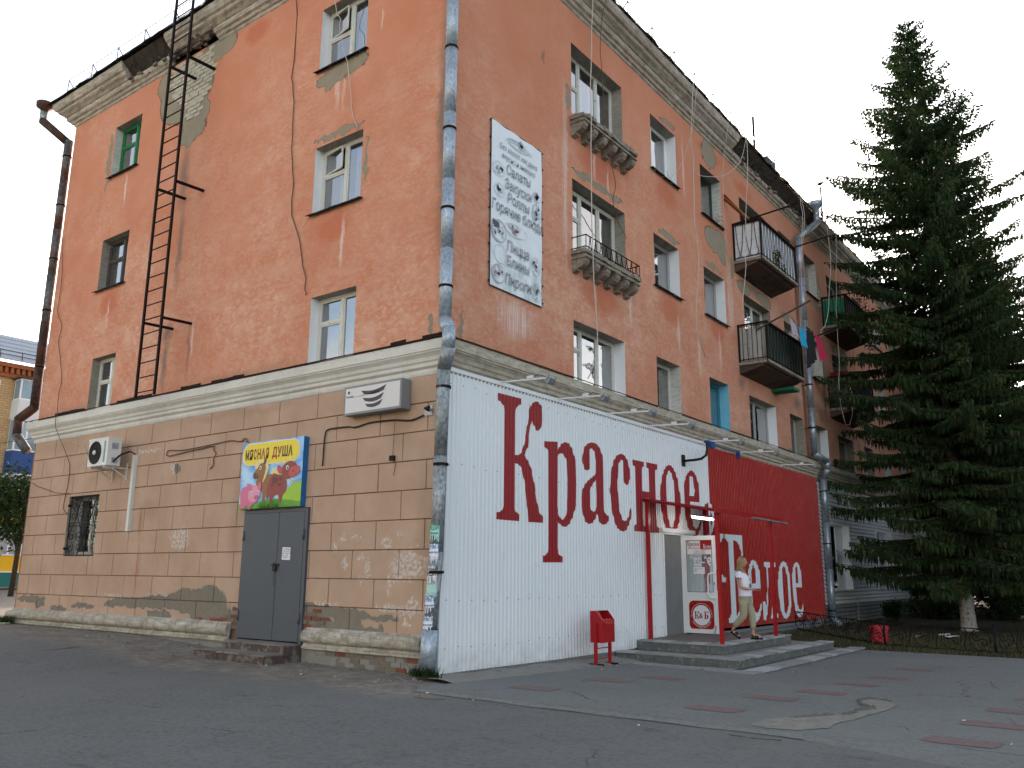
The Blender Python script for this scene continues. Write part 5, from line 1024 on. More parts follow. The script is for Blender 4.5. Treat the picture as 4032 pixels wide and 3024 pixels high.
pipe(dp,[(.09,-.14,15.4),(.09,-.14,5.93)],.115,[M['galv']]); pipe(dp,[(.09,-.14,5.95),(.33,-.30,5.72)],.125,M['galv']); pipe(dp,[(.33,-.30,5.74),(.33,-.30,5.38)],.115,M['galv']); pipe(dp,[(.33,-.30,5.40),(.12,-.17,5.08)],.125,M['galv2']); pipe(dp,[(.12,-.17,5.12),(.045,-.15,1.9)],.115,M['galv2'],joint=1.6); pipe(dp,[(.045,-.15,1.9),(-.06,-.15,.62)],.115,M['galv2']); pipe(dp,[(-.06,-.15,.64),(-.07,-.18,.02)],.14,M['galv'])
for z in (13.0,11.4,9.7,8.1,6.6): clampp(dp,(.09,-.14,z),.117,(-.5,.5,0))
for x,z in ((.11,4.75),(.09,3.4),(.045,1.6),(-.055,.66)): clampp(dp,(x,-.155,z),.12,(-.5,.5,0))
random.seed(5)
def notice(z,h,txt,bg,colr,tx=.05,tw=1.,sh=0):
    cx_=float(np.interp(z,[.6,1.9,5],[-.06,.045,.12])); r=.1235
    a0,a1=R(-135+sh),R(-35+sh); b=MB(); n=12
    f=lambda a,zz:(cx_+r*math.cos(a),-.15+r*math.sin(a),zz)
    for i in range(n): a=a0+(a1-a0)*i/n; c=a0+(a1-a0)*(i+1)/n; b.quad(f(a,z),f(c,z),f(c,z+h+U(-.012,.012)),f(a,z+h+U(-.012,.012)))
    for i in range(10):
        if rnd()<.3: continue
        a=a0+(a1-a0)*i/10; c=a0+(a1-a0)*(i+.8)/10; l=U(.05,.12); r2=r+.004
        b.quad(f(a,z+.0),f(c,z),(cx_+(r2+.01)*math.cos(c),-.15+(r2+.01)*math.sin(c),z-l),(cx_+(r2+.012)*math.cos(a+.03),-.15+(r2+.012)*math.sin(a+.03),z-l*.9))
    nb=b.build('torn_notice',bg,dp)
    am=(a0+a1)/2
    for k,(s_,sz) in enumerate(txt): textmesh('notice_print',s_,sz,colr,lambda u,v,k=k:(cx_+(r+.004)*math.cos(am+u/r),-.15+(r+.004)*math.sin(am+u/r),z+h-.075-k*.075+v),nb,.002,.62,'CENTER')
cy_=simple('notice_green',(.42,.66,.60),.7,.1); bl_=simple('notice_blue_print',(.04,.20,.42),.7,.2); gn_=simple('notice_green_print',(.03,.30,.24),.7,.2)
notice(2.20,.17,[('КРЕДИТ',.11),('наличными',.05)],cy_,gn_); notice(1.86,.20,[('ДЕНЬГИ',.11),('каждому до зарплаты',.04)],M['paper'],bl_); notice(1.52,.17,[('СРОЧНЫЙ',.08),('КРЕДИТ',.085)],M['paper'],M['black']); notice(1.28,.12,[('',.05)],cy_,gn_,sh=10); notice(1.03,.17,[('ДЕНЬГИ',.11),('каждому до зарплаты',.04)],M['paper'],bl_); notice(.72,.17,[('ДЕНЬГИ',.10),('каждому до зарплаты',.04)],M['paper'],bl_); notice(.38,.17,[('■■ ■■■ ■■',.05),('■■■ ■■ ■■',.05)],M['paper'],M['black'],sh=20)
# left corner pipe
dl=thing('drainpipe','rust stained drainpipe with a cranked head on the far left corner of the house','drainpipe',(-15.5,-.05,5),0,'drainpipes on the apartment building')
b=MB(); b.lathe([(.10,-.2),(.12,0),(.24,.06),(.25,.20),(.24,.20),(.22,.08),(.0,.05)],(-16.15,-.62,15.48),16); b.build('funnel',M['galv_rust'],dl)
pipe(dl,[(-16.15,-.62,15.35),(-16.15,-.62,15.05)],.11,M['galv2']); pipe(dl,[(-16.15,-.62,15.08),(-15.47,-.08,14.35)],.12,M['galv_rust']); pipe(dl,[(-15.47,-.08,14.4),(-15.47,-.08,8.6)],.12,[M['galv3']]); pipe(dl,[(-15.47,-.08,8.6),(-15.47,-.08,6.05)],.125,M['galv_rust']); pipe(dl,[(-15.47,-.08,6.1),(-15.82,-.30,5.78)],.13,M['galv_rust']); pipe(dl,[(-15.82,-.30,5.8),(-15.82,-.30,5.3)],.12,M['galv_rust']); pipe(dl,[(-15.82,-.3,5.3),(-15.5,-.1,4.85)],.125,M['galv3'])
for z in (13.9,12.3,10.6,9.0,7.3): clampp(dl,(-15.47,-.08,z),.122,(1,0,0))
# second pipe beyond the red sheets
d2=thing('drainpipe','smooth steel drainpipe with a funnel, between the balconies and past the red sheets','drainpipe',(.3,20,0),0,'drainpipes on the apartment building')
b=MB(); b.lathe([(.11,-.42),(.12,-.12),(.26,0),(.27,.16),(.25,.16),(.2,.02),(0,0)],(.68,20.95,15.72),16); b.build('funnel',M['galv_new'],d2)
pipe(d2,[(.68,20.95,15.32),(.68,20.95,15.0)],.12,M['galv_new']); pipe(d2,[(.68,20.95,15.05),(.26,19.75,14.05)],.12,M['galv2']); pipe(d2,[(.26,19.75,14.1),(.26,19.95,5.85)],.12,M['galv_new'],joint=1.6); pipe(d2,[(.26,19.95,5.85),(.45,20.75,5.66)],.125,M['galv_new']); pipe(d2,[(.45,20.75,5.7),(.45,20.75,5.35)],.12,M['galv_new']); pipe(d2,[(.45,20.75,5.37),(.20,20.95,5.05)],.12,M['galv_new']); pipe(d2,[(.20,20.95,5.1),(.20,20.95,.1)],.12,M['galv_new'],joint=1.6); pipe(d2,[(.20,20.95,.12),(.42,20.9,-.18)],.12,M['galv_new'])
for z in (12.2,9.9,8.4,6.8): clampp(d2,(.26,19.85,z),.123,(-1,0,0))
for z in (4.6,2.7,.35): clampp(d2,(.20,20.95,z),.123,(-1,0,0))
d3=clone(d2,(.3,43,0),0,'far steel drainpipe half hidden behind the tall spruce')
# ------------------------------------------------------------------ balconettes on consoles
random.seed(31)
def console(z,y,par):
    b=MB(); prof=[(0,0),(.36,0),(.37,-.05),(.36,-.13),(.31,-.20),(.22,-.245),(.14,-.26),(.12,-.30),(0,-.34)]
    b.prism(prof,lambda o,dz:(o,y-.085,z+dz),lambda o,dz:(o,y+.085,z+dz)); b.build('console',M['concrete_b'],par)
    b=MB(); b.box(0,.40,y-.11,y+.11,z-.045,z+.0); b.build('console_cap',M['concrete_b'],par)
for z,rail in ((12.02,False),(8.68,True)):
    b=MB(); n=14
    for i in range(n):
        a=4.16+2.56*i/n; c=4.16+2.56*(i+1)/n; rough_box(b,0,.40+U(-.02,.02),a,c,z-.10,z+U(-.02,.03))
    b.box(0,.36,4.2,6.68,z-.17,z-.09); bl=b.build('balconette',M['concrete_b'],house)
    for k in range(6): console(z-.17,4.29+k*.46,bl)
    if rail:
        b=MB()
        zz=(z+.04,z+.31)
        for q in zz: b.bar((0,4.2,q),(.38,4.2,q),.02); b.bar((.38,4.2,q),(.38,6.7,q),.02); b.bar((.38,6.7,q),(0,6.7,q),.02)
        b.build('rail',M['rust_iron'],bl)
        for k in range(22):
            y=4.2+2.5*k/21; q=MB(); dy=.06*(1 if k%2 else -1); q.bar((.38,y,z+.0),(.38,min(6.7,max(4.2,y+dy)),z+.31),.014); q.build('baluster',M['rust_iron'],bl)
        q=MB(); 
        for k in range(3): rough_box(q,.05,.3,4.3+k*.7,4.8+k*.7,z+.0,z+.06+.03*k)
        q.build('plank',M['fr_brown'],bl)
    else:
        q=MB(); 
        for k in range(40): y=U(4.2,6.7); x=U(.08,.36); r=U(.02,.06); rough_box(q,x-r,x+r,y-r,y+r,z-.01,z+r)
        q.build('debris',M['conc'],bl,kind='stuff')
# ------------------------------------------------------------------ balconies
def balcony(y0,y1,zs,zr,style,xo=.92):
    b=MB(); n=8
    for i in range(n):
        a=y0+(y1-y0)*i/n; c=y0+(y1-y0)*(i+1)/n; t=U(-.01,.02); b.box(0,xo-.01+U(-.015,.01),a,c,zs-.11+t*.4,zs); 
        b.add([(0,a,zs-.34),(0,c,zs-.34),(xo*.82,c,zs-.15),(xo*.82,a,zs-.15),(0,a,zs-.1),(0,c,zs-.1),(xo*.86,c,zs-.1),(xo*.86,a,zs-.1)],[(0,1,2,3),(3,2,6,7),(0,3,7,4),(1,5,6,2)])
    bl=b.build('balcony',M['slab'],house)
    b=MB(); b.box(0,xo+.02,y0-.03,y0+.03,zs-.07,zs+.02); b.box(xo-.02,xo+.035,y0-.03,y1+.03,zs-.07,zs+.02); b.box(0,xo+.02,y1-.03,y1+.03,zs-.07,zs+.02); b.build('slab_edge',M['concrete_b'],bl)
    b=MB(); b.bar((0,y0,zr),(xo,y0,zr),.07,.05); b.bar((xo,y0-.03,zr),(xo,y1+.03,zr),.09,.055); b.bar((xo,y1,zr),(0,y1,zr),.07,.05)
    for q in (zs+.10,zr-.06): b.bar((0,y0,q),(xo,y0,q),.022); b.bar((xo,y0,q),(xo,y1,q),.022); b.bar((xo,y1,q),(0,y1,q),.022)
    b.build('railing',M['rust_iron'],bl)
    for (x,y) in ((xo,y0),(xo,y1),(.03,y0),(.03,y1)): b=MB(); b.bar((x,y,zs-.02),(x,y,zr),.05); b.build('corner_post',M['rust_iron'],bl)
    m=int((y1-y0)/.135)
    for k in range(1,m):
        y=y0+(y1-y0)*k/m; q=MB(); dy=.035*(-1)**k; q.bar((xo,y-dy,zs+.04),(xo,y+dy,zr-.02),.016); q.build('baluster',M['rust_iron'],bl)
    for k in range(1,6):
        x=xo*k/6; q=MB()
        if style=='white': # curled lyre bars on the short side
            s=.05*(-1)**k; q.tube([(x+s,y0,zr-.03),(x+s*.4,y0,zr-.5),(x-s*.3,y0,zs+.45),(x-s*1.0,y0,zs+.28),(x-s*1.3,y0,zs+.18),(x-s*.6,y0,zs+.10),(x,y0,zs+.14)],.011,5)
        else: q.bar((x,y0,zs+.04),(x,y0,zr-.02),.016)
        q.build('baluster',M['rust_iron'],bl)
    mats={'white':('paper','paper'),'grey':('fr_grey','dgb'),'net':('gnet','dgb'),'rag':('fr_brown','dgb')}[style]
    if style=='white':
        b=MB(); b.quad((.03,y0+.04,zs+.02),(xo-.04,y0+.04,zs+.02),(xo-.04,y0+.04,zr-.05),(.03,y0+.04,zr-.05)); b.build('lining_sheet',M['lining'],bl)
        b=MB(); b.quad((xo-.035,y0+.04,zs+.04),(xo-.035,y1,zs+.04),(xo-.035,y1,zr-.05),(xo-.035,y0+.04,zr-.05)); b.build('lining_sheet',M['lining'],bl)
        b=MB()
        for k in range(1,4): b.bar((.03,y0+.035,zs+.3*k),(xo-.04,y0+.035,zs+.3*k+.05),.006)
        b.build('string',M['fr_grey'],bl)
    else:
        n=int((y1-y0)/.15)
        for k in range(n):
            a=y0+(y1-y0)*k/n; q=MB(); o=U(-.01,.01); q.box(xo-.05+o,xo-.03+o,a+.006,a+(y1-y0)/n-.006,zs+.05+U(-.02,.02),zr-.04+U(-.03,.01)); q.build('fence_board',M['dgb'],bl)
        if style=='net': b=MB(); b.quad((.03,y0+.03,zs+.04),(xo-.05,y0+.03,zs+.04),(xo-.05,y0+.03,zr-.10),(.03,y0+.03,zr-.10)); b.build('green_net',M['gnet'],bl)
        else:
            for k in range(5): 
                q=MB(); a=.05+.15*k+U(-.01,.01); q.box(a,a+.14,y0+.03,y0+.05,zs+.05,zr-.04-U(0,.15)); q.build('fence_board',M['fr_grey' if style=='grey' else 'fr_brown'],bl)
    return bl
M['lining']=simple('white_lining_sheet',(.66,.68,.71),.8,.06,3,.1); M['dgb']=simple('weathered_green_board',(.045,.075,.065),.85,.4,6,.3,dirt=((.10,.10,.09),6,.6)); M['gnet']=simple('green_netting',(.02,.16,.09),.85,.25,9,.4)
def pole(pts,par,mat='fr_brown',w=.05):
    b=MB(); b.bar(pts[0],pts[1],w,w*.7); b.build('drying_pole',M[mat],par)
B1=balcony(13.87,17.15,11.38,12.66,'white'); pole(((-.0,13.9,12.68),(2.15,13.9,12.86)),B1,'rust_iron'); pole(((.85,17.1,12.7),(2.2,17.1,12.85)),B1,'rust_iron')
B2=balcony(13.85,17.15,8.02,9.24,'grey'); pole(((.6,13.82,9.0),(2.3,13.9,9.66)),B2,'fr_brown',.055); pole(((.6,17.1,9.2),(2.2,17.1,9.6)),B2,'rust_iron')
B3=balcony(23.1,26.3,11.42,12.64,'net'); pole(((0,23.1,12.66),(2.0,23.12,12.62)),B3,'rust_iron')
B4=balcony(23.15,26.3,8.03,9.33,'rag'); pole(((.6,26.3,9.4),(2.2,26.3,10.0)),B4); pole(((.0,23.12,8.5),(.9,23.12,9.2)),B4)
B5=balcony(36.9,40.1,11.42,12.64,'rag'); B6=balcony(36.9,40.1,8.03,9.3,'rag')
b=MB(); 
for k in range(4): rough_box(b,.1+.18*k,.26+.18*k,23.15,23.4,9.33,9.52)
b.build('red_crates',M['redw'],B4)
b=MB(); 
for k in range(4): b.bar((.1+.2*k,23.2,8.05),(.14+.2*k,23.2,9.2),.03)
b.build('stored_boards',M['orange'],B4)
b=MB(); b.bar((.02,13.25,13.35),(.55,13.86,12.7),.12,.03); b.bar((.04,13.2,13.45),(.5,13.8,12.75),.10,.03); b.build('leaning_board',M['orange'],B1)
b=MB(); b.box(.0,.75,16.6,17.2,7.60,7.70); b.build('green_board',M['gnet'],B2)
def plant(parent,c,n,s,r,mat,name='plant'):
    b=MB()
    for i in range(n):
        p=Vector(c)+Vector((random.gauss(0,s[0]),random.gauss(0,s[1]),random.gauss(0,s[2]))); d=Vector((U(-1,1),U(-1,1),U(-.6,1))).normalized(); e=d.cross(Vector((U(-1,1),U(-1,1),U(-1,1)))).normalized(); l=r*U(.6,1.3)
        b.quad(p-d*l,p+e*l*.5,p+d*l,p-e*l*.5)
    return b.build(name,mat,parent,kind='stuff') if n>300 else b.build(name,mat,parent)
def leaf_material(name,c1,c2,c3=None,p3=.94,rough=.6,trans=.25):
    m,n=newmat(name); g=n.n('ShaderNodeNewGeometry'); r=g.outputs['Random Per Island']; c=n.mix(r,c1,c2); c=n.mix(n.rng(n.noise(n.pos(),.9,3),.35,.65,0,.6),c,tuple(x*.55 for x in c1))
    if c3: c=n.mix(n.math('GREATER_THAN',n.math('FRACT',n.math('MULTIPLY',r,37.7)),p3),c,c3)
    b=n.nt.nodes['Principled BSDF']; n.out(c,rough,spec=.2); t=n.n('ShaderNodeBsdfTranslucent'); n.set(t.inputs[0],n.mix(.5,c,c2)); mx=n.n('ShaderNodeMixShader'); mx.inputs[0].default_value=trans; n.set(mx.inputs[1],b.outputs[0]); n.set(mx.inputs[2],t.outputs[0]); n.set(n.nt.nodes['Material Output'].inputs[0],mx.outputs[0]); return m
M['leaf']=leaf_material('broad_leaves',(.012,.030,.008),(.045,.085,.018)); M['needle']=leaf_material('spruce_needles',(.022,.048,.018),(.075,.125,.038),(.085,.060,.028),.93,.65,.16); M['grass']=leaf_material('lawn_blades',(.025,.038,.012),(.085,.085,.035),(.17,.14,.075),.70)
M['bark']=simple('spruce_bark',(.055,.042,.032),.95,.4,9,.8,22); M['lime']=simple('limewashed_bark',(.46,.44,.40),.9,.35,9,1.,24,dirt=((.15,.12,.10),10,.54))
plant(B1,(.98,15.2,11.7),140,(.03,.13,.18),.05,M['grass'],'balcony_grass'); plant(B1,(.98,15.75,11.5),60,(.03,.12,.1),.04,M['grass'],'balcony_grass')
vine=plant(B3,(1.0,25.6,12.1),800,(.14,.55,.42),.055,M['leaf'],'climbing_plant'); plant(B3,(1.0,25.0,13.0),60,(.08,.12,.35),.05,M['leaf'],'climbing_plant'); plant(B3,(1.05,26.0,11.4),300,(.12,.35,.3),.05,M['leaf'],'climbing_plant')
for (x,y,z) in ((-.42,9.1,9.15),(-.42,5.3,5.85),(-.42,21.8,9.15),(-.42,12.5,9.12)): plant(house,(x,y,z+.16),60,(.03,.10,.09),.05,M['leaf'],'houseplant')
plant(house,(-2.9,.36,9.2),50,(.10,.03,.09),.045,M['leaf'],'houseplant')
# laundry hung between the drying poles
def cloth(name,label,pts,mat,th=.0):
    """pts: top-left, top-right, bottom-right, bottom-left in (x,y,z); gentle folds"""
    a,b_,c,d=[Vector(p) for p in pts]; n,m=10,9; b=MB(); b.smooth=True; nrm=(b_-a).cross(d-a).normalized(); v=[]
    for j in range(m+1):
        for i in range(n+1):
            s=i/n;t=j/m; p=a.lerp(b_,s).lerp(d.lerp(c,s),t)+nrm*(.03*math.sin(s*14+t*2)*(.3+t)); v.append(p)
    b.add(v,[(j*(n+1)+i,j*(n+1)+i+1,(j+1)*(n+1)+i+1,(j+1)*(n+1)+i) for j in range(m) for i in range(n)]); return tag(b.build(name,mat),label,'laundry','washing drying over the balcony rail')
ll=lambda y,z,x=1.5:(x,y,z)
cloth('towel','crimson towel hanging at the far end of the washing line',(ll(16.80,9.48),ll(17.45,9.42),ll(18.15,8.86),ll(17.3,8.60)),simple('crimson_towel',(.42,.02,.07),.95,.2,9,.5))
cloth('trousers','black trousers hanging between the blue shirt and the crimson towel',(ll(15.95,9.5),ll(16.75,9.46),ll(16.85,8.55),ll(15.85,8.05)),simple('black_cloth',(.012,.011,.013),.95,.3,9,.4))
cloth('shirt','bright blue shirt hanging on the washing line',(ll(15.15,9.3),ll(15.9,9.3),ll(15.95,8.75),ll(15.45,8.72)),simple('bright_blue_cloth',(.02,.30,.52),.9,.2,9,.4))
cloth('blouse','small black and white patterned blouse at the near end of the washing line',(ll(14.3,9.42),ll(14.95,9.25),ll(15.2,8.9),ll(14.65,8.9)),simple('patterned_cloth',(.40,.34,.40),.9,.95,28,.4))
b=MB(); b.tube([ll(14.0,9.5),ll(15.6,9.36),ll(17.6,9.5)],.008,4); b.build('washing_line',M['cable_w'],B2)
# ------------------------------------------------------------------ cables hanging down the long face
G2='cables hanging from the roof on the long face'
cable([(.6,4.42,15.5),(.52,4.39,15.0),(.5,4.33,13.3),(.5,4.32,11.8),(.5,4.31,9.2),(.5,4.38,7.4),(.45,4.45,6.3),(.35,4.25,5.7)],'long pale cable hanging past the two balconettes nearest the corner','cable_w',.012,G2)
cable([(.6,5.0,15.6),(.35,5.05,14.3),(.3,5.2,13.2),(.4,5.33,11.5),(.3,5.7,10.7),(.1,5.95,10.3),(.04,6.7,9.8)],'thin cable bending past the upper balconette towards the third floor window','cable_b',.009,G2)
cable([(.6,9.9,15.6),(.5,9.85,13.8),(.5,9.9,13.0),(.5,9.85,11.4),(.45,10.05,10.2),(.4,9.85,8.4),(.4,10.1,7.8),(.3,10.6,7.55)],'long white cable between the second and third window columns','cable_w',.013,G2)
cable([(.6,10.2,15.6),(.45,10.0,14.0),(.2,9.6,12.9),(.1,9.2,12.4),(.15,8.9,12.5)],'short curved cable reaching the white top floor window','cable_w',.008,G2)
cable([(.6,12.5,15.5),(.4,12.4,14.0),(.35,12.35,12.5),(.3,12.5,11.0),(.2,12.9,9.9),(.2,12.2,9.5)],'thin cable hanging beside the leaning orange board','cable_w',.008,G2)
cable([(.6,14.05,15.7),(.5,13.7,14.8),(.4,12.6,13.8),(.2,11.2,13.25),(.1,10.9,13.3)],'slack cable looping across to the dark green window','cable_w',.010,G2)
cable([(.66,12.9,15.55),(1.0,12.8,14.8),(1.0,12.45,12.1),(1.0,12.05,10.5),(1.0,11.8,9.0)],'straight white cable hanging in front of the white lined balcony','cable_w',.010,G2)
for k,(dx,l) in enumerate(((0,'first of the paired cables beside the second drainpipe funnel'),(.18,'second of the paired cables beside the drainpipe funnel'))): cable([(.7,19.0+dx,15.6),(.8,18.7+dx,14.6),(.7,18.3+dx,12.4),(.6,18.2+dx,9.5)],l,'cable_w',.010,G2)
cable([(.7,22.0,15.6),(1.0,21.4,14.2),(1.0,20.8,12.2),(1.0,19.9,10.7),(1.0,19.2,10.0)],'cable curving from the eave down to the green netted balcony','cable_w',.012,G2)
cable([(1.0,22.3,15.5),(1.0,21.7,12.3),(1.0,21.5,9.9),(1.0,21.1,7.7),(1.0,21.6,7.1),(1.0,22.5,7.5),(1.0,22.8,9.0)],'long cable with a hanging loop below the far lower balcony','cable_w',.010,G2)
cable([(.04,27.5,14.7),(.04,27.2,11),(.04,27.0,8),(.04,26.9,6)],'thin wire stapled to the wall beyond the far balconies','cable_b',.008,G2)
# ------------------------------------------------------------------ roof furniture
def roof_rail(name,label,P0,P1,n,outv):
    t=thing(name,label,'roof railing',P0); a,c=Vector(P0),Vector(P1); o=Vector(outv)
    b=MB(); 
    for h,ins in ((.42,.0),(.14,.05)): b.tube([a+Vector((0,0,h))-o*ins,c+Vector((0,0,h))-o*ins],.014,4)
    b.build('guard_wire',M['lens'],t)
    for k in range(n+1):
        p=a.lerp(c,k/n); b=MB(); j=(c-a).normalized()*.02; b.bar(p,p+Vector((0,0,.45))+j,.024); b.bar(p-o*.28+Vector((0,0,.12)),p+Vector((0,0,.45))+j,.024); b.bar(p,p-o*.3+Vector((0,0,.12)),.02); b.build('guard_post',M['lens'],t)
roof_rail('snow_guard','thin wire snow guard on the roof edge over the side wall',(-14.9,-.56,15.60),(-.9,-.56,15.60),10,(0,-1,0)); roof_rail('snow_guard','thin wire snow guard along the roof edge over the long front',(.54,.8,15.60),(.54,32.9,15.60),24,(1,0,0))
for (x,y,zt,r,lab) in ((-1,19.15,19.3,.05,'thick dark mast on the roof before the second drainpipe'),(-1,20.5,19.1,.025,'thin leaning mast close behind the thick roof mast'),(-1,27.7,19.65,.045,'roof mast above the funnel with a bird on its tip'),(-1,30.0,20.8,.022,'tallest thin mast on the roof near the spruce')):
    b=MB(); b.tube([(x,y,16.0),(x+.03,y+U(-.1,.15),zt)],r,6); tag(b.build('roof_mast',M['rust_iron'] if r>.03 else M['lens']),lab,'mast','masts on the roof')
b=MB(); b.tube([(-1,36,16),(-1,36,18.3),(-1.4,35.6,19.3)],[.05,.04,.02],5); b.tube([(-1,36,18.2),(-.6,36.5,19.4)],.025,5); b.tube([(-1,36,18.6),(-1,36.8,19.1)],.02,5); tag(b.build('roof_aerial',M['lens']),'forked grey aerial on the roof just left of the spruce','aerial')
b=MB(); b.box(-.5,.35,16.6,17.5,15.6,16.15,lambda x,y,z:(x,y,z+.08*(y-16.6))); b.build('bent_roof_sheet',rm,roof)
bird=thing('bird','small dark bird perched on the tip of a roof mast','bird',(-.97,27.75,19.66))
b=MB(); b.smooth=True; c0=Vector((-.97,27.75,19.80)); ax=Vector((.62,.62,.48)).normalized(); side=Vector((.7,-.7,0)).normalized(); up=side.cross(ax)
prof=[(-.34,.012,.03),(-.20,.02,.03),(-.13,.05,.05),(-.05,.085,.08),(.04,.09,.085),(.11,.06,.062),(.14,.05,.052),(.19,.052,.05),(.225,.03,.03),(.25,.012,.012),(.30,.004,.004)]
vs=[]
for (t,a,c) in prof: vs+=[c0+ax*t+side*a*math.cos(k*math.pi/4)+up*c*math.sin(k*math.pi/4) for k in range(8)]
b.add(vs,[(i*8+k,i*8+(k+1)%8,(i+1)*8+(k+1)%8,(i+1)*8+k) for i in range(len(prof)-1) for k in range(8)]); b.build('body',M['black'],bird)
b=MB(); b.bar(c0-side*.03,(-.97,27.75,19.66),.012); b.bar(c0+side*.03,(-.96,27.78,19.66),.012); b.build('leg',M['black'],bird)
for s in (-1,1): b=MB(); b.add([c0+ax*.08+side*.085*s,c0-ax*.02+side*.105*s+up*.03,c0-ax*.26+side*.03*s,c0-ax*.02+side*.08*s-up*.05],[(0,1,2,3)]); b.build('wing',M['cable'],bird)
# ------------------------------------------------------------------ litter bins
bin_=thing('litter_bin','glossy red metal litter bin on two legs in front of the white sheets','bin',(.6,4.35,-.17))
gx0,gx1,gy0,gy1=.44,.72,4.07,4.56
b=MB(); V=[(gx0,.25),(gx1,.25),(gx1,.68),(gx1-.15,.86),(gx0,.86)]
pts=lambda y:[(x,y,z) for x,z in V]; b.add(pts(gy0)+pts(gy1),[(0,1,2,3,4),(9,8,7,6,5),(0,5,6,1),(1,6,7,2),(0,4,9,5),(3,8,9,4)])
b.add([(gx1,gy0,.68),(gx1-.15,gy0,.86),(gx1-.15,gy0+.10,.86),(gx1,gy0+.06,.68)],[(0,1,2,3)]); b.build('bin_body',M['red'],bin_)
b=MB(); b.smooth=True; n=12
fold=[(gx1+.012,gy0+.07+(gy1-gy0-.09)*i/n,.62+.04*math.sin(i*2.1)) for i in range(n+1)]; mid_=[(gx1-.02,gy0+.07+(gy1-gy0-.09)*i/n,.70+.02*math.sin(i*1.7)) for i in range(n+1)]; inn=[(gx1-.10,gy0+.09+(gy1-gy0-.12)*i/n,.63+.05*math.sin(i*2.6)) for i in range(n+1)]
b.add(fold+mid_+inn,[(i,i+1,n+2+i,n+1+i) for i in range(n)]+[(n+1+i,n+2+i,2*n+3+i,2*n+2+i) for i in range(n)])
b.build('liner_bag',simple('thin_red_bag',(.55,.05,.05),.25,.2,20,.5),bin_)
for y in (4.04,4.59):
    b=MB(); b.box(.555,.61,y-.03,y+.025,gh(.6,y)+.02,.62 if y<4.5 else .3); b.build('leg',M['red'],bin_)
    b=MB(); z=gh(.6,y)+.035; b.box(.44,.76,y-.025,y+.025,z-.005,z+.03); b.build('foot',M['rust_iron'],bin_)
b=MB(); 
for z in (.14,-.06): b.bar((.585,4.04,z),(.585,4.59,z),.018)
b.build('cross_bar',M['redw'],bin_)
rb=thing('litter_bin','round litter bin wrapped in a crumpled red bag on the lawn by the fence post','bin',(3.2,15.04,-.3))
m_,n=newmat('crumpled_red_bag'); p=n.pos(); w_=n.noise(n.scale(p,(1,1,2.5)),9,5,.7); n.out(n.mix(w_,(.42,.010,.014),(.62,.03,.03)),.25,n.bump(w_,1.,.05),0,.6); M['bag']=m_
b=MB(); b.smooth=True; rs=[(.20,-.32),(.235,-.26),(.245,-.05),(.25,.12),(.245,.19),(.20,.215),(.18,.17),(.17,-.1)]; vs=[]
for (r,z) in rs:
    for k in range(28): a=2*math.pi*k/28; q=r*(1+.03*math.sin(k*2.3+z*9)+.02*math.sin(k*5.1)); q2=q/max(abs(math.cos(a)),abs(math.sin(a)))**.45; vs.append((3.2+q2*math.cos(a),15.04+q2*math.sin(a),z))
b.add(vs,[(i*28+k,i*28+(k+1)%28,(i+1)*28+(k+1)%28,(i+1)*28+k) for i in range(len(rs)-1) for k in range(28)]); b.build('bag',M['bag'],rb); b=MB(); b.lathe([(0,-.34),(.17,-.34),(.18,-.2)],(3.2,15.04,0),14); b.build('bin_base',M['black'],rb)
# ------------------------------------------------------------------ low scroll fence
fen=thing('scroll_fence','low black wrought iron fence with scroll panels along the lawn','fence',(3.6,13.95,-.32))
fp_=[(-.02,17.5),(3.6,13.95),(6.31,13.27),(8.3,16.4),(10.2,19.5)]
for x,y in fp_: z=gh(x,y); b=MB(); b.tube([(x,y,z-.1),(x,y,z+.72)],.032,8); b.lathe([(0,.79),(.03,.77),(.035,.74),(.02,.715)],(x,y,z),8); b.build('post',M['black'],fen)
def spiral(c,r,a0,turns,ex,n=20): return [Vector(c)+Vector(ex)*(r*(1-.78*i/n)*math.cos(a0+turns*6.283*i/n))+Vector((0,0,1))*(r*(1-.78*i/n)*math.sin(a0+turns*6.283*i/n)) for i in range(n+1)]
def scrollpanel(par,A,B,zb_,zt_,step,mat,rad=.013,drop=1):
    a,c=Vector(A),Vector(B); L_=(c-a).length; ex=(c-a).normalized(); n=max(1,int(L_/step)); b=MB()
    b.bar(a+Vector((0,0,zt_)),c+Vector((0,0,zt_)),.026); b.bar(a+Vector((0,0,zb_)),c+Vector((0,0,zb_)),.026); b.build('rail',mat,par)
    for k in range(n):
        m=a+ex*(L_*(k+.5)/n)+Vector((0,0,(zb_+zt_)/2)); h=(zt_-zb_)/2; r=min(h*.92,step*.46); b=MB()
        b.tube([m+ex*r*math.cos(t)+Vector((0,0,r*math.sin(t))) for t in np.linspace(-.3,5.2,20)],rad,4); b.tube(spiral(m+ex*(r*.35)+Vector((0,0,-r*.25)),r*.42,2.6,-1.1,ex),rad,4); b.tube(spiral(m-ex*(r*.4)+Vector((0,0,r*.30)),r*.42,-.5,-1.1,ex),rad,4)
        e=a+ex*(L_*(k+1)/n); b.tube([e+Vector((0,0,zb_)),e+ex*(-.04)+Vector((0,0,zb_+h*.5)),e+Vector((0,0,(zb_+zt_)/2)),e+ex*.05+Vector((0,0,zt_-h*.4)),e+Vector((0,0,zt_))],rad,4); b.build('scroll',mat,par)
for (x0,y0),(x1,y1) in zip(fp_[:-1],fp_[1:]): scrollpanel(fen,(x0,y0,gh(x0,y0)),(x1,y1,gh(x1,y1)),.10,.64,.62,M['black'])
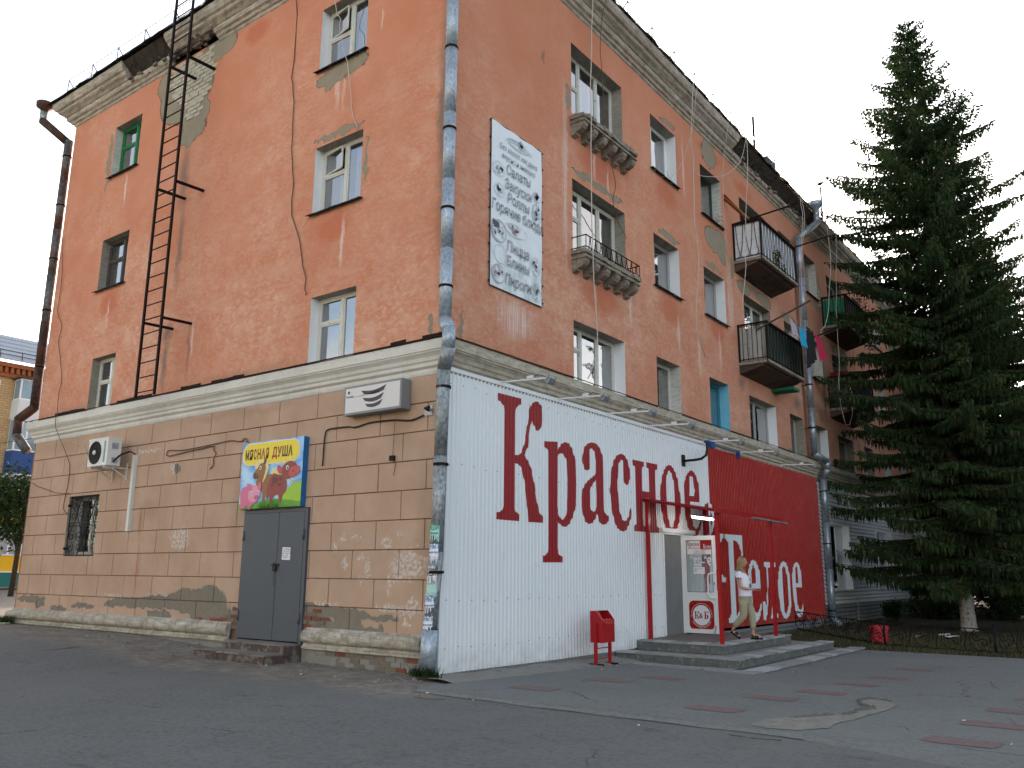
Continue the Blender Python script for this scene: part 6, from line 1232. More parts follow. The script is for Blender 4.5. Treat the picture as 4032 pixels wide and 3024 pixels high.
# porch terrace further along with scroll railing
ter=thing('side_terrace','raised side terrace with scroll railing behind the spruce','terrace',(1.5,37,-.3))
b=MB(); b.box(.05,2.2,34.0,37.4,.10,.24); b.build('terrace_slab',M['conc'],ter); b=MB(); b.box(.05,2.1,34.1,37.3,-.6,.10); b.build('terrace_base',M['brick_g'],ter)
scrollpanel(ter,(.05,34.03,0),(2.2,34.03,0),.29,1.16,.62,M['black'],.014); scrollpanel(ter,(2.17,34.03,0),(2.17,37,0),.29,1.16,.62,M['black'],.014)
b=MB(); b.bar((2.17,34.03,1.17),(2.17,37,1.17),.05); b.bar((.05,34.03,1.17),(2.17,34.03,1.17),.05); b.bar((3.2,34.6,1.1),(6.2,34.9,.6),.05); 
for k in range(7): b.bar((3.2+.45*k,34.6+.04*k,-.3),(3.2+.45*k,34.6+.04*k,1.08-.075*k),.02)
b.build('handrail',M['black'],ter)
# ------------------------------------------------------------------ lawn
lawn=[(.06,12.75),(3.0,12.82),(6.9,12.45),(9.5,14.0),(14,20),(16,34),(12,48),(.06,48)]
m_,n=newmat('lawn_soil'); p=n.pos(); c=n.mix(n.rng(n.noise(p,1.2,6,.65),.35,.65),(.045,.040,.024),(.10,.082,.05)); c=n.mix(n.rng(n.noise(p,14,5,.7),.5,.7),c,(.03,.035,.018)); n.out(c,.95,n.bump(n.noise(p,18,5),.8,.05),0,.1); M['lawn']=m_
b=MB(); b.v=[]; nx,ny=24,40
def lx(t,y): # lawn width at y
    xr=float(np.interp(y,[12.4,13.5,20,34,48],[6.9,8.6,13.5,16,12])); return .06+t*(xr-.06)
for j in range(ny+1):
    for i in range(nx+1):
        y=12.7+35*(j/ny)**1.4+(.12*math.sin(i*1.9)+U(-.04,.04) if j==0 else 0); x=lx(i/nx,y); b.v.append((x,y,gh(x,y)+.02+(.04*math.sin(x*2+y*3) if j>1 else 0)*.5+.02*min(j,2)))
b.f=[(j*(nx+1)+i,j*(nx+1)+i+1,(j+1)*(nx+1)+i+1,(j+1)*(nx+1)+i) for j in range(ny) for i in range(nx)]; b.m=[0]*len(b.f); b.sm=[True]*len(b.f); b.build('lawn',M['lawn'],kind='structure')
def blades(name,n,fn,h,mat,wd=.012):
    vs=[];fs=[]
    for i in range(n):
        x,y=fn(); z=gh(x,y)+.045; a=U(0,6.28); hh=h*U(.4,1.3); d=hh*U(.2,.8); b_=U(0,6.28)
        vs+=[(x-wd*math.cos(a),y-wd*math.sin(a),z),(x+wd*math.cos(a),y+wd*math.sin(a),z),(x+d*math.cos(b_),y+d*math.sin(b_),z+hh)]; fs.append((3*i,3*i+1,3*i+2))
    me=bpy.data.meshes.new(name); me.from_pydata(vs,[],fs); me.materials.append(mat); o=link(name,me); o['kind']='stuff'; return o
def lawnpt():
    y=12.6+abs(random.gauss(0,4)); return lx(U(0,1.0),min(y,47)),min(y,47)
blades('grass',26000,lawnpt,.085,M['grass'],.010)
blades('grass_tuft',700,lambda:(random.choice([-15.2,-14.9,-15.0,-.15,.02])+random.gauss(0,.12),-.22-abs(random.gauss(0,.08))),.16,M['leaf'],.012)
# ------------------------------------------------------------------ spruces
def spruce_mesh(H,Rf,z0,seed,dens=1.,step=.46):
    rg=np.random.RandomState(seed); Vv=[];bark=MB(); quads=0
    P=[];D=[];Ln=[];Wd=[]
    z=z0
    while z<H-.25:
        rmax=Rf(z); nb=6 if z<H*.8 else 4; off=rg.uniform(0,6.28); t01=(z-z0)/(H-z0)
        for k in range(nb):
            az=off+6.283*k/nb+rg.normal(0,.22); Lb=max(.25,rmax*rg.uniform(.62,1.12)*(1.18 if rg.rand()<.13 else 1)); zz=z+rg.uniform(-.12,.12)
            rise=(-.10+.62*t01**1.6)+rg.normal(0,.06); sag=.20*(1-t01)+.04; e=np.array([math.cos(az),math.sin(az)])
            f=lambda t:np.array([e[0]*Lb*t,e[1]*Lb*t,zz+Lb*(rise*t-sag*1.4*t*t+ (sag*1.3+.06)*t**3)])
            pts=[f(t) for t in (0,.25,.5,.75,1.)]
            bark.tube([Vector(p) for p in pts],[max(.006,.05*(1-t01)*(1-q)+.012*(1-q)+.004) for q in (0,.25,.5,.75,1)],4,False)
            n=int(Lb/.085*dens)+2; side=np.array([-e[1],e[0],0])
            for i in range(n):
                t=.10+.90*(i+rg.rand()*.6)/n; p=f(min(t,1)); tl=(.16+.62*(1-t)**.8*min(1,Lb/2.4))*rg.uniform(.6,1.15)
                for sgn in (-1,1):
                    m=max(1,int(tl/.095*dens)); dirv=(side*sgn*.85+np.array([e[0],e[1],0])*.55); dirv/=np.linalg.norm(dirv)
                    for j in range(m):
                        s=(j+rg.rand()*.7)/m*tl; q=p+dirv*s+np.array([0,0,-.22*s-.10*s*s]); P.append(q); d=dirv*rg.uniform(.5,1)+np.array([0,0,-rg.uniform(.05,.6)])+rg.normal(0,.22,3); D.append(d/np.linalg.norm(d)); Ln.append(rg.uniform(.11,.20)); Wd.append(rg.uniform(.032,.050))
                        if rg.rand()<.62*(1-t01*.45): # hanging curtain twig
                            P.append(q+np.array([0,0,-.03])); d=np.array([rg.normal(0,.10),rg.normal(0,.10),-1.]); D.append(d/np.linalg.norm(d)); Ln.append(rg.uniform(.16,.42)*(1-.45*t01)); Wd.append(rg.uniform(.026,.040))
                P.append(p); d=np.array([e[0],e[1],rg.uniform(-.1,.5)])+rg.normal(0,.15,3); D.append(d/np.linalg.norm(d)); Ln.append(.14); Wd.append(.022)
        z+=step*rg.uniform(.75,1.3)*(1 if t01<.6 else (.75 if t01<.85 else .5))
    for zt in np.arange(H-.9,H,.06):
        P.append(np.array([0,0,zt])); a=rg.uniform(0,6.28); D.append(np.array([.75*math.cos(a),.75*math.sin(a),.65])); Ln.append(.10+.25*(H-zt)); Wd.append(.018)
    P=np.array(P);D=np.array(D);Ln=np.array(Ln)[:,None];Wd=np.array(Wd)[:,None]
    A=np.cross(D,rg.normal(0,1,D.shape)); A/=np.linalg.norm(A,axis=1)[:,None]+1e-9; Bv=np.cross(D,A)
    vs=np.stack([P,P+D*Ln*.45+A*Wd,P+D*Ln,P+D*Ln*.45-A*Wd, P,P+D*Ln*.5+Bv*Wd,P+D*Ln,P+D*Ln*.5-Bv*Wd],axis=1).reshape(-1,3)
    nq=len(vs)//4; me=bpy.data.meshes.new('crown'); me.vertices.add(len(vs)); me.vertices.foreach_set('co',vs.astype(np.float32).ravel()); me.loops.add(nq*4); me.loops.foreach_set('vertex_index',np.arange(nq*4,dtype=np.int32)); me.polygons.add(nq); me.polygons.foreach_set('loop_start',np.arange(0,nq*4,4,dtype=np.int32)); me.update(calc_edges=True); me.materials.append(M['needle'])
    bark.tube([Vector((0,0,1.45)),Vector((.03,0,H*.3)),Vector((.0,.02,H*.65)),Vector((0,0,H))],[.20,.16,.09,.01],10)
    return me,bark.mesh('branches',M['bark']),nq
def trunk_mesh(r0,r1,h,seed=0):
    b=MB(); b.smooth=True; n=20; rows=12; vs=[]
    for j in range(rows+1):
        t=j/rows; r=r0+(r1-r0)*t+.06*math.exp(-t*9)
        for k in range(n): a=2*math.pi*k/n; vs.append((r*(1+.05*math.sin(k*3+j)+.035*math.sin(k*7.3+j*2.1+seed))*math.cos(a),r*(1+.05*math.sin(k*3+j*1.3))*math.sin(a),h*t-.05))
    b.add(vs,[(j*n+k,j*n+(k+1)%n,(j+1)*n+(k+1)%n,(j+1)*n+k) for j in range(rows) for k in range(n)]); return b.mesh('trunk',M['lime'])
Rf=lambda z:float(np.interp(z,[0,1.5,6,10,14,17.5,20.5,22.5,24],[3.4,3.9,4.05,3.95,3.5,2.75,1.5,.75,.1]))
cm,bm_,nq=spruce_mesh(23.9,Rf,2.0,11,1.0); print('spruce quads',nq)
tm=trunk_mesh(.255,.20,1.9)
def spruce(loc,rz,sc,label):
    t=thing('spruce_tree',label,'tree',loc,rz,'spruces on the lawn'); t.scale=(sc,sc,sc)
    for nme,me in (('trunk',tm),('branches',bm_),('crown',cm)): link(nme,me,t,(0,0,0))
    return t
spruce((4.21,22.85,-.34),0.6,1.0,'tall spruce with a limewashed trunk standing nearest the low scroll fence')
spruce((10.8,29.0,-.3),2.4,.80,'spruce at the right edge of the picture, behind the tallest one')
spruce((3.0,38.2,-.3),4.0,.80,'spruce with a limewashed foot seen just right of the nearest trunk, further back')
spruce((4.6,33.5,-.3),1.3,.8,'spruce deep in the shade behind the other trunks')
# ------------------------------------------------------------------ leafy trees, bushes
def leafmass(c,rad,n,size,seed,flat_=.8):
    rg=np.random.RandomState(seed); cl=[]
    for i in range(max(6,n//260)):
        d=rg.normal(0,1,3); d/=np.linalg.norm(d); cl.append(np.array(c)+d*np.array(rad)*rg.uniform(.35,1.)**.6)
    cl=np.array(cl); idx=rg.randint(0,len(cl),n); P=cl[idx]+rg.normal(0,1,(n,3))*np.array(rad)*.24
    D=rg.normal(0,1,(n,3)); D[:,2]*=flat_; D/=np.linalg.norm(D,axis=1)[:,None]; A=np.cross(D,rg.normal(0,1,D.shape)); A/=np.linalg.norm(A,axis=1)[:,None]; s=size*rg.uniform(.6,1.3,(n,1))
    return np.stack([P-D*s,P+A*s*.55,P+D*s,P-A*s*.55],axis=1).reshape(-1,3)
def qmesh(name,vs,mat):
    nq=len(vs)//4; me=bpy.data.meshes.new(name); me.vertices.add(len(vs)); me.vertices.foreach_set('co',vs.astype(np.float32).ravel()); me.loops.add(nq*4); me.loops.foreach_set('vertex_index',np.arange(nq*4,dtype=np.int32)); me.polygons.add(nq); me.polygons.foreach_set('loop_start',np.arange(0,nq*4,4,dtype=np.int32)); me.update(calc_edges=True); me.materials.append(mat); return me
def leafy(loc,H,rad,n,size,seed,label,name='leafy_tree',cat='tree',group=None,trunk=True):
    t=thing(name,label,cat,loc,0,group)
    link('crown',qmesh('crown',leafmass((0,0,H*.62),rad,n,size,seed),M['leaf']),t,(0,0,0))
    if trunk:
        b=MB(); b.tube([(0,0,-.2),(.1,.05,H*.35),(0,.1,H*.7)],[.02*H,.016*H,.006*H],8)
        for k in range(7): a=k*.9+seed; b.tube([(.08,.05,H*(.28+.05*k)),(rad[0]*.45*math.cos(a),rad[1]*.45*math.sin(a),H*(.42+.06*k)),(rad[0]*.8*math.cos(a),rad[1]*.8*math.sin(a),H*(.5+.06*k))],[.009*H,.006*H,.002*H],5)
        b.build('trunk',M['bark'],None); o=bpy.data.objects['trunk'] if False else COL.objects[-1]; o.parent=t; o.location=(0,0,0)
    return t
leafy((-40.6,10.9,.15),8.0,(1.9,1.9,2.1),3600,.14,3,'leafy street tree half hidden behind the left corner of the house')
for i,(x,y,h,r,lab) in enumerate(((5.9,24.8,1.9,(1.2,1.2,.95),'dark green bush just right of the nearest limewashed trunk'),(8.2,23.0,2.1,(1.5,1.3,1.0),'dark bush at the right picture edge behind the iron fence'),(7.6,18.2,1.5,(.7,1.2,.7),'bush growing through the iron fence on the right'),(1.6,31,1.1,(1.3,1.2,.5),'low dark green bush at the foot of the side terrace'),(3.6,32.5,1.2,(1.3,1.0,.6),'bush in front of the scroll railing of the terrace'),(9.4,20.6,1.9,(1.1,1.6,.9),'bush spreading beside the fence at the far right'),(11.5,25.5,2.8,(2.,2.,1.4),'tall bush at the far right under the second spruce'),(-.5+1.3,26.8,.9,(.35,.5,.4),'small seedling bush against the grey siding'))):
    leafy((x,y,-.3),h,r,int(2600*r[0]),.065,20+i,lab,'bush','bush','bushes on the lawn',False)
for i,(x,y,h,r) in enumerate(((-2,68,12,5),(6,74,14,6),(14,66,12,5.5),(22,60,13,6),(30,54,12,6),(18,44,10,4.5),(38,46,12,6),(-8,84,13,6),(11,90,16,8),(27,80,16,8))):
    leafy((x,y,-.3),h,(r,r,h*.42),9000,.30,50+i,('leafy tree far behind the house end','leafy tree in the distant row right of the far trunks','leafy tree in the shady distance near the right edge')[i%3] if False else 'leafy tree in the distant belt of trees behind the spruces',group='distant belt of leafy trees')
# ------------------------------------------------------------------ far houses
fb=thing('brick_building','yellow brick building across the street with red brick cornice and glazed balconies','building',(-66,30,0))
m_,n=newmat('yellow_brickwork'); p=n.pos(); sp=n.n('ShaderNodeSeparateXYZ'); n.set(sp.inputs[0],p); cx_=n.n('ShaderNodeCombineXYZ'); n.set(cx_.inputs[0],sp.outputs[1]); n.set(cx_.inputs[1],sp.outputs[2]); br=n.n('ShaderNodeTexBrick'); n.set(br.inputs['Vector'],cx_.outputs[0]); br.inputs['Scale'].default_value=1; br.inputs['Brick Width'].default_value=.5; br.inputs['Row Height'].default_value=.19; br.inputs['Mortar Size'].default_value=.018; br.inputs['Color1'].default_value=(.48,.31,.14,1); br.inputs['Color2'].default_value=(.56,.39,.20,1); br.inputs['Mortar'].default_value=(.26,.19,.12,1); n.out(br.outputs[0],.9); 
b=MB(); b.box(-72,-60,12,60,5.6,17.3); b.build('wall',m_,fb)
b=MB(); b.box(-72,-59.7,12,60,1.4,5.6); b.build('ground_floor',simple('yellow_paint',(.78,.46,.02),.6,.06),fb); b=MB(); b.box(-72,-59.6,12,60,-.5,1.35); b.build('base_course',simple('teal_paint',(.02,.17,.15),.6,.1),fb); b=MB(); b.box(-59.75,-59.55,12,60,1.35,1.45); b.build('white_line',M['fr_pvc'],fb)
rb_=simple('red_brick_cornice',(.30,.10,.04),.9,.3,3,0)
b=MB(); b.box(-60,-59.75,12,60,16.1,16.4); b.box(-60,-59.5,12,60,16.85,17.1); b.build('brick_cornice',rb_,fb)
for k in range(50): b=MB(); y=15+k*.42; b.box(-60,-59.6,y,y+.2,16.4,16.85); b.build('dentil',rb_,fb)
m_,n=newmat('corrugated_slate'); p=n.pos(); wv=n.n('ShaderNodeTexWave',bands_direction='Y'); n.set(wv.inputs['Vector'],p); wv.inputs['Scale'].default_value=1.6; c=n.mix(wv.outputs['Fac'],(.22,.25,.30),(.42,.46,.52)); n.out(c,.7,n.bump(wv.outputs['Fac'],.6,.05))
b=MB(); b.quad((-59.2,12,17.3),(-59.2,60,17.3),(-66,60,20.9),(-66,12,20.9)); b.build('roof',m_,fb)
b=MB()
for k in range(6): z=17.35+k*.6; x=-59.2-(z-17.3)*1.89; b.bar((x,12,z+.03),(x,60,z+.03),.07)
b.build('roof_lap',M['lens'],fb)
b=MB(); b.bar((-59.7,12,18.15),(-59.7,60,18.15),.05); b.bar((-59.7,12,17.85),(-59.7,60,17.85),.04)
for k in range(20): b.bar((-59.6,13+k*1.6,17.4),(-59.7,13+k*1.6,18.15),.05); b.bar((-60.2,13.2+k*1.6,17.8),(-59.7,13+k*1.6,18.15),.04)
b.build('roof_rail',M['fr_brown'],fb)
def fwin(y0,y1,z0,z1,x=-60):
    b=MB(); b.box(x-.02,x+.06,y0,y1,z0,z1); w_=b.build('window',M['fr_pvc'],fb); n_=max(1,round((y1-y0)/.9))
    for k in range(n_): b=MB(); a=y0+(y1-y0)*k/n_+.09; c=y0+(y1-y0)*(k+1)/n_-.09; b.box(x+.05,x+.075,a,c,z0+.1,z1-.1); b.build('pane',M['farglass'],w_)
m_,n=newmat('painted_sky_pane'); n.out(n.mix(n.noise(n.pos(),.8,3),(.10,.19,.24),(.30,.40,.45)),.05,spec=.9); M['farglass']=m_  # mottled blue sky reflection put into the base colour of distant panes
for z in (13.9,10.7,7.5): fwin(14.6,16.6,z,z+1.9); fwin(23,24.8,z,z+1.9); fwin(26,27.8,z,z+1.9)
fwin(17.6,19.6,2.6,5.0,-59.7); fwin(13.5,15.5,2.6,5.0,-59.7); fwin(21.5,24.5,2.6,5.0,-59.7)
bay=lambda z0,z1,m,nm='balcony_panel':(lambda b:(b.box(-60,-58.8,17.6,21.2,z0,z1),b.build(nm,m,fb)))(MB())
bay(12.9,14.35,M['siding']); bay(8.7,10.4,M['blue']); bay(5.65,6.75,simple('green_grey_panel',(.12,.17,.13),.7,.2))
for z0,z1 in ((14.35,16.0),(10.4,12.9),(6.75,8.7)):
    b=MB(); b.box(-59.9,-58.85,17.65,21.15,z0,z1); w_=b.build('window',M['fr_pvc'],fb)
    for k in range(4): b=MB(); b.box(-58.86,-58.83,17.75+k*.86,18.45+k*.86,z0+.12,z1-.12); b.build('pane',M['farglass'],w_)
    b=MB(); b.box(-59.75,-58.98,17.62,17.66,z0+.12,z1-.12); b.build('pane',M['farglass'],w_)
b=MB(); b.box(-60,-58.6,17.4,21.3,16.0,16.1); b.build('balcony_roof',M['fr_brown'],fb)
b=MB(); b.box(-59.5,-57.6,10,60,.1,.32); tag(b.build('kerb',M['conc']),'raised kerb strip along the foot of the yellow building','kerb')
b=MB(); b.box(-57.6,-56.6,10,60,.1,.24); o=b.build('grass_verge',M['lawn'],kind='structure')
pb=thing('pale_building','low pale building far beyond the trees on the right','building',(20,130,0)); b=MB(); b.box(-20,70,128,140,-.5,9); b.build('wall',simple('pale_far_wall',(.55,.50,.44),.9,.1,1,0),pb)
b=MB(); b.box(-21,71,127,141,9,9.6); b.build('roof',rm,pb)
for k in range(18): b=MB(); b.box(-18+k*4.9,-16+k*4.9,127.9,128,2,4); b.build('window',M['farglass'],pb)
# across the road: what the window panes and the glossy sheets reflect
for i,(x,y,sc_) in enumerate(((33,-6,.62),(36,5,.55),(34,17,.66),(38,29,.6),(31,41,.7),(35,53,.6))):
    t=leafy((x,y,-.3),17*sc_,(4.2,4.2,17*sc_*.40),6500,.24,80+i,'leafy tree across the road, mirrored in the panes','leafy_tree','tree','leafy trees across the road')
yb=thing('yellow_building','long pale yellow building across the road behind the viewer, mirrored in panes','building',(-15,-52,0)); b=MB(); b.box(-60,12,-64,-50,-.5,13.5); b.build('wall',simple('pale_yellow_wall',(.60,.46,.24),.9,.1,1,0),yb)
b=MB(); b.box(-60.6,12.6,-64.6,-49.5,13.5,14.1); b.build('roof',rm,yb)
for k in range(17):
    for j in range(4): b=MB(); b.box(-58+k*4.2,-56+k*4.2,-50.02,-49.95,1.5+j*3.1,3.2+j*3.1); b.build('window',M['farglass'],yb)
# ------------------------------------------------------------------ the woman on the porch
def rings(b,rs,n=16,cap=True):
    """rs: (cx,cy,cz,rx,ry[,tiltx]) rings stacked into one tube"""
    vs=[]; 
    for r in rs:
        cx,cy,cz,rx,ry=r[:5]; tx=r[5] if len(r)>5 else 0
        for k in range(n): a=2*math.pi*k/n; vs.append((cx+rx*math.cos(a),cy+ry*math.sin(a),cz+tx*math.cos(a)))
    fs=[(i*n+k,i*n+(k+1)%n,(i+1)*n+(k+1)%n,(i+1)*n+k) for i in range(len(rs)-1) for k in range(n)]
    if cap: fs+=[tuple(range(n)),tuple((len(rs)-1)*n+k for k in range(n))[::-1]]
    sm=b.smooth; b.smooth=True; b.add(vs,fs); b.smooth=sm
def skinned(name,V_,E_,Rr,mat,parent,sub=2):
    me=bpy.data.meshes.new(name); me.from_pydata(V_,E_,[]); o=bpy.data.objects.new(name,me); COL.objects.link(o)
    sk=o.modifiers.new('s','SKIN'); sk.use_smooth_shade=True; layer=me.skin_vertices[0].data if me.skin_vertices else None
    if layer is None: me.skin_vertices.new() if hasattr(me.skin_vertices,'new') else None; layer=me.skin_vertices[0].data
    for i,r in enumerate(Rr): layer[i].radius=r if isinstance(r,tuple) else (r,r)
    layer[0].use_root=True; ss=o.modifiers.new('u','SUBSURF'); ss.levels=sub; ss.render_levels=sub
    dg=bpy.context.evaluated_depsgraph_get(); dg.update(); m2=bpy.data.meshes.new_from_object(o.evaluated_get(dg)); bpy.data.objects.remove(o); m2.materials.clear(); m2.materials.append(mat); m2.name=name
    return m2
def person():
    t=thing('person','fair haired woman in white t-shirt and beige trousers walking on the porch in sandals','person',(1.97,8.40,.142),R(7))
    skin=simple('skin',(.46,.245,.165),.55,.08,12,0,world=False); denim=simple('beige_cotton',(.335,.30,.205),.9,.12,9,.35,30,world=False); tee=simple('white_cotton',(.74,.72,.80),.85,.05,7,.3,20,world=False); hair=simple('fair_hair',(.33,.205,.105),.55,.35,30,.6,60,world=False)
    V_=[(0,0,.97),(-.01,0,1.15),(-.03,0,1.34),(-.055,0,1.47),(-.05,0,1.55),(-.035,0,1.64)]; Rr=[(.12,.15),(.10,.12),(.10,.14),(.07,.09),.048,.045]; E_=[(0,1),(1,2),(2,3),(3,4),(4,5)]
    def chain(st,pts,rs):
        prev=st
        for p,r in zip(pts,rs): V_.append(p); Rr.append(r); E_.append((prev,len(V_)-1)); prev=len(V_)-1
        return prev
    chain(0,[(-.01,-.09,.86),(-.02,-.095,.55),(-.20,-.09,.33),(-.275,-.09,.245),(-.305,-.09,.19),(-.22,-.09,.09),(-.17,-.09,.05)],[.085,.06,.045,.036,.036,.034,.022])
    chain(0,[(.02,.09,.86),(.11,.095,.55),(.125,.09,.32),(.13,.09,.19),(.12,.09,.105),(.23,.09,.085),(.30,.09,.065)],[.085,.06,.046,.036,.038,.034,.022])
    ra=chain(3,[(-.075,-.155,1.45),(-.055,-.20,1.32),(-.04,-.225,1.17),(.10,-.20,1.135),(.235,-.165,1.115),(.285,-.15,1.10)],[.05,.042,.036,.032,.022,(.018,.032)])
    la=chain(3,[(-.04,.155,1.45),(-.05,.21,1.30),(-.08,.225,1.15),(-.05,.22,1.00),(-.02,.215,.90),(-.01,.21,.86)],[.05,.042,.036,.031,.022,(.018,.03)])
    bm2=skinned('body',V_,E_,Rr,skin,t,2); b=MB(); b.v=[tuple(v.co) for v in bm2.vertices]; b.f=[tuple(p.vertices) for p in bm2.polygons]; b.m=[0]*len(b.f); b.sm=[True]*len(b.f)
    # fingers: right hand palm up, closing on a phone; left relaxed
    for (W,F_,S,cur) in ((Vector((.285,-.15,1.10)),Vector((.95,.20,-.22)),Vector((.12,-1,.0)),.12),(Vector((-.01,.21,.86)),Vector((.15,0,-1)),Vector((1,0,0.15)),-.15)):
        F_=F_.normalized(); S=S.normalized(); Up=S.cross(F_) if cur>0 else F_.cross(S)
        for k,(sp,ln) in enumerate(((-.027,.068),(-.009,.078),(.009,.074),(.027,.058))):
            a=W+F_*.035+S*sp; b.tube([a,a+F_*ln*.45+Up*.004,a+F_*ln*.78+Up*cur*.10,a+F_*ln+Up*cur*.28],[.0095,.009,.0085,.006],6)
        b.tube([W+S*-.02,W+S*-.048+F_*.025+Up*.012,W+S*-.052+F_*.055+Up*.02],[.011,.010,.007],6)
    # head with face
    c=Vector((-.015,0,1.735)); b.smooth=True; n,m=22,16; vs=[]
    for j in range(m+1):
        ph=math.pi*j/m
        for i in range(n):
            th=2*math.pi*i/n; d=Vector((math.sin(ph)*math.cos(th),math.sin(ph)*math.sin(th),math.cos(ph))); r=Vector((.098,.078,.122)); p=Vector((d.x*r.x,d.y*r.y,d.z*r.z))
            if d.z<-.1: k=(-d.z-.1); p.y*=1-.42*k; p.x*=(1-.30*k) if d.x<0 else (1-.10*k)
            if d.x>.3:
                g=lambda cy,cz,s:math.exp(-((p.y-cy)**2+(p.z-cz)**2)/(2*s*s))
                p.x+=.026*g(0,-.018,.012)+.012*g(0,.006,.010)-.010*g(.028,.012,.013)-.010*g(-.028,.012,.013)+.010*g(0,-.055,.012)+.008*g(0,-.088,.014)+.004*g(.035,-.02,.02)+.004*g(-.035,-.02,.02)
            vs.append(c+p)
    b.add(vs,[(j*n+i,j*n+(i+1)%n,(j+1)*n+(i+1)%n,(j+1)*n+i) for j in range(m) for i in range(n)])
    for s in (-1,1): b.lathe([(0,.006),(.016,.004),(.022,-.004),(.014,-.01)],c+Vector((-.005,s*.078,-.005)),10,(0,s,0))
    me=b.mesh('body',skin); link('body',me,t,(0,0,0))
    b=MB(); 
    for s in (-1,1): b.lathe([(0,.004),(.007,.003),(.0105,0)],c+Vector((.083,s*.028,.012)),8,(.95,s*.3,0))
    link('eye',b.mesh('eye',M['cable']),t,(0,0,0))
    b=MB(); 
    for s in (-1,1): b.bar(c+Vector((.089,s*.014,.031)),c+Vector((.078,s*.045,.030)),.007,.005)
    link('eyebrow',b.mesh('eyebrow',M['fr_brown']),t,(0,0,0)); b=MB(); b.bar(c+Vector((.096,-.018,-.055)),c+Vector((.096,.018,-.055)),.009,.008); link('mouth',b.mesh('mouth',simple('lips',(.36,.09,.075),.5,.1,world=False)),t,(0,0,0))
    # hair: cap plus long locks over back and shoulders
    b=MB(); b.smooth=True; vs=[];n,m=24,12
    for j in range(m+1):
        ph=math.pi*.80*j/m
        for i in range(n):
            th=2*math.pi*i/n; front=math.cos(th); d=Vector((math.sin(ph)*math.cos(th),math.sin(ph)*math.sin(th),math.cos(ph)))
            lim=1.0
            if front>.25: ph2=min(ph,math.pi*(.30 if front>.75 else .30+.35*(.75-front)/.5)); d=Vector((math.sin(ph2)*math.cos(th),math.sin(ph2)*math.sin(th),math.cos(ph2)))
            w_=.006*math.sin(i*2.7+j); vs.append(c+Vector((d.x*(.108+w_)-.006,d.y*(.092+w_),d.z*(.134+w_))))
    b.add(vs,[(j*n+i,j*n+(i+1)%n,(j+1)*n+(i+1)%n,(j+1)*n+i) for j in range(m) for i in range(n)])
    rg=random.Random(4)
    for k in range(70):
        a=R(rg.uniform(72,288)); r0=.093; x=c.x-.006+.1*math.cos(a); y=.088*math.sin(a); z=c.z+rg.uniform(-.02,.07); dn=rg.uniform(.20,.36) 
        x2=x-.02+rg.uniform(-.02,.02); y2=y*1.15; b.tube([(x,y,z),(x*1.05,y*1.08,z-dn*.4),(x2,y2,z-dn*.8),(x2+rg.uniform(-.01,.03),y2*1.05,z-dn)],[.018,.020,.016,.004],5)
    link('hair',b.mesh('hair',hair),t,(0,0,0)); b=MB(); b.tube([c+Vector((.03,-.095,.10)),c+Vector((.05,-.06,.135)),c+Vector((.06,0,.145)),c+Vector((.05,.06,.135)),c+Vector((.03,.095,.10))],.009,5); link('sunglasses',b.mesh('sunglasses',M['black']),t,(0,0,0))
    # t-shirt
    b=MB(); rings(b,[(.015,0,.965,.155,.185),(.015,0,1.0,.15,.18),(.005,0,1.10,.142,.165),(.0,0,1.18,.145,.165),(.0,0,1.27,.155,.175),(-.02,0,1.35,.148,.185),(-.04,0,1.42,.125,.19),(-.052,0,1.47,.095,.165),(-.055,0,1.505,.075,.10),(-.052,0,1.52,.062,.072)],22,False)
    for s,p in ((-1,[(-.06,-.12,1.465),(-.072,-.185,1.43),(-.064,-.215,1.355)]),(1,[(-.05,.12,1.465),(-.045,.185,1.43),(-.035,.215,1.355)])): b.tube(p,[.075,.072,.070],12,False)
    link('t_shirt',b.mesh('t_shirt',tee),t,(0,0,0))
    b=MB(); f=lambda y,z:(.135+.02*(1-abs(y)*5)+(.012 if z<1.33 else -.004),y,z); b.quad(f(-.07,1.36),f(-.02,1.38),f(-.03,1.31),f(-.06,1.30)); link('shirt_print',b.mesh('shirt_print',simple('shirt_print_red',(.55,.10,.05),.8,.2,world=False)),t,(0,0,0)); b=MB(); b.quad((.151,-.09,1.23),(.162,-.02,1.27),(.162,.02,1.17),(.150,-.08,1.14)); link('shirt_print',b.mesh('shirt_print',simple('shirt_print_teal',(.06,.16,.17),.8,.9,25,0,world=False)),t,(0,0,0))
    # trousers
    b=MB(); rings(b,[(.01,0,1.0,.135,.165),(.0,0,.93,.148,.185),(-.005,0,.86,.145,.185),(-.0,0,.80,.12,.175)],22)
    b.tube([(-.01,-.09,.88),(-.02,-.093,.74),(-.02,-.095,.60),(-.03,-.095,.52),(-.11,-.093,.43),(-.20,-.09,.345),(-.25,-.09,.29)],[.105,.098,.088,.083,.076,.066,.060],14); b.tube([(.02,.09,.88),(.06,.093,.74),(.10,.095,.60),(.115,.095,.52),(.125,.092,.40),(.13,.09,.30),(.13,.09,.235)],[.105,.097,.086,.081,.074,.066,.061],14)
    link('trousers',b.mesh('trousers',denim),t,(0,0,0))
    # sandals
    for (h,tt,nm) in (((-.345,-.09,.165),(-.13,-.09,.012),'s'),((.07,.09,.018),(.345,.09,.018),'s')):
        h=Vector(h);tt=Vector(tt);d=(tt-h).normalized(); up=Vector((0,1,0)).cross(d)*-1; up=up if up.z>0 else -up; Lf=(tt-h).length; b=MB(); side=Vector((0,1,0)); F2=lambda u,v,w_:h+d*u*Lf+side*v+up*w_
        out_=[(0,.025),(.08,.036),(.35,.034),(.65,.046),(.85,.046),(.97,.03),(1,.0)]; poly=out_+[(u,-v) for u,v in out_[::-1][1:]]
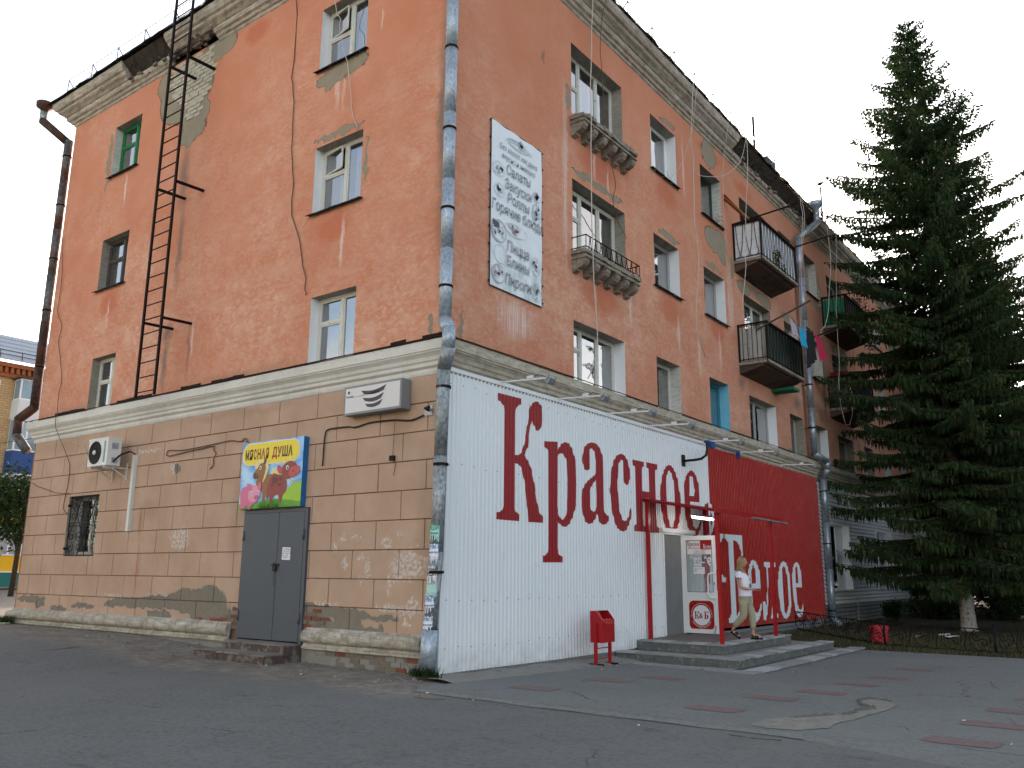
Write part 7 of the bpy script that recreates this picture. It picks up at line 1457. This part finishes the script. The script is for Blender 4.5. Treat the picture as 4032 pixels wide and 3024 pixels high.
        b.prism(poly,lambda u,v:F2(u,v,-.012),lambda u,v:F2(u,v,.022)); sd=link('sandal',b.mesh('sandal',M['black']),t,(0,0,0))
        b=MB(); A=lambda u,w_,hh:[F2(u,-.045,.02),F2(u+.01,-.040,hh*.7),F2(u+w_*.5,0,hh),F2(u+w_,.040,hh*.7),F2(u+w_+.01,.045,.02)]
        b.tube(A(.42,.14,.085),[.012,.012,.012,.012,.012],5); b.tube(A(.58,-.14,.085),[.012]*5,5); b.tube(A(.16,.02,.11),[.010]*5,5); link('strap',b.mesh('strap',M['black']),sd,(0,0,0))
        b=MB(); b.tube(A(.74,.04,.062),[.014]*5,5); link('strap',b.mesh('strap',M['galv']),sd,(0,0,0))
    ph_=thing('mobile_phone','small black phone held in the right hand of the woman','phone',(0,0,0)); ph_.matrix_basis=Matrix.Translation((1.97,8.40,.142))@Matrix.Rotation(R(7),4,'Z')
    b=MB(); b.box(.315,.385,-.175,-.13,1.094,1.106); link('casing',b.mesh('casing',M['black']),ph_,(0,0,0))
    return t
person()
# ------------------------------------------------------------------ litter and small marks on the ground
random.seed(77)
b=MB()
for (x,y) in [(2.3,-1.9),(-1.5,-1.6),(.9,4.3),(3.8,6.0),(1.1,3.4),(-2.9,-1.2),(1.4,-1.8),(7.6,1.0),(8.3,-.6),(4.9,-2.2),(3.6,15.5),(5.9,13.0)]:
    a=U(0,3); l=U(.008,.022); z=gh(x,y)+.065; b.bar((x-l*math.cos(a),y-l*math.sin(a),z),(x+l*math.cos(a),y+l*math.sin(a),z),.008)
b.build('litter',M['paper'],kind='stuff')
for (pts,l) in (([(1.35,-2.0),(1.6,-2.08),(1.9,-2.0)],'thin twig lying on the asphalt before the kerb'),([(5.8,-1.85),(6.1,-1.95),(6.4,-1.93)],'thin dark twig lying below the pothole')):
    b=MB(); b.tube([(x,y,gh(x,y)+.02+.01*i) for i,(x,y) in enumerate(pts)],.005,5); tag(b.build('twig',M['fr_brown']),l,'twig')
b=MB(); 
for k,(x,y) in enumerate(((4.1,18.4),(3.7,17.2),(4.6,17.5))): a=k*1.3; b.quad((x,y,-.18),(x+.3*math.cos(a),y+.3*math.sin(a),-.15),(x+.25,y+.2,-.12),(x-.05,y+.12,-.16))
b.build('scrap_paper',M['paper'],kind='stuff')
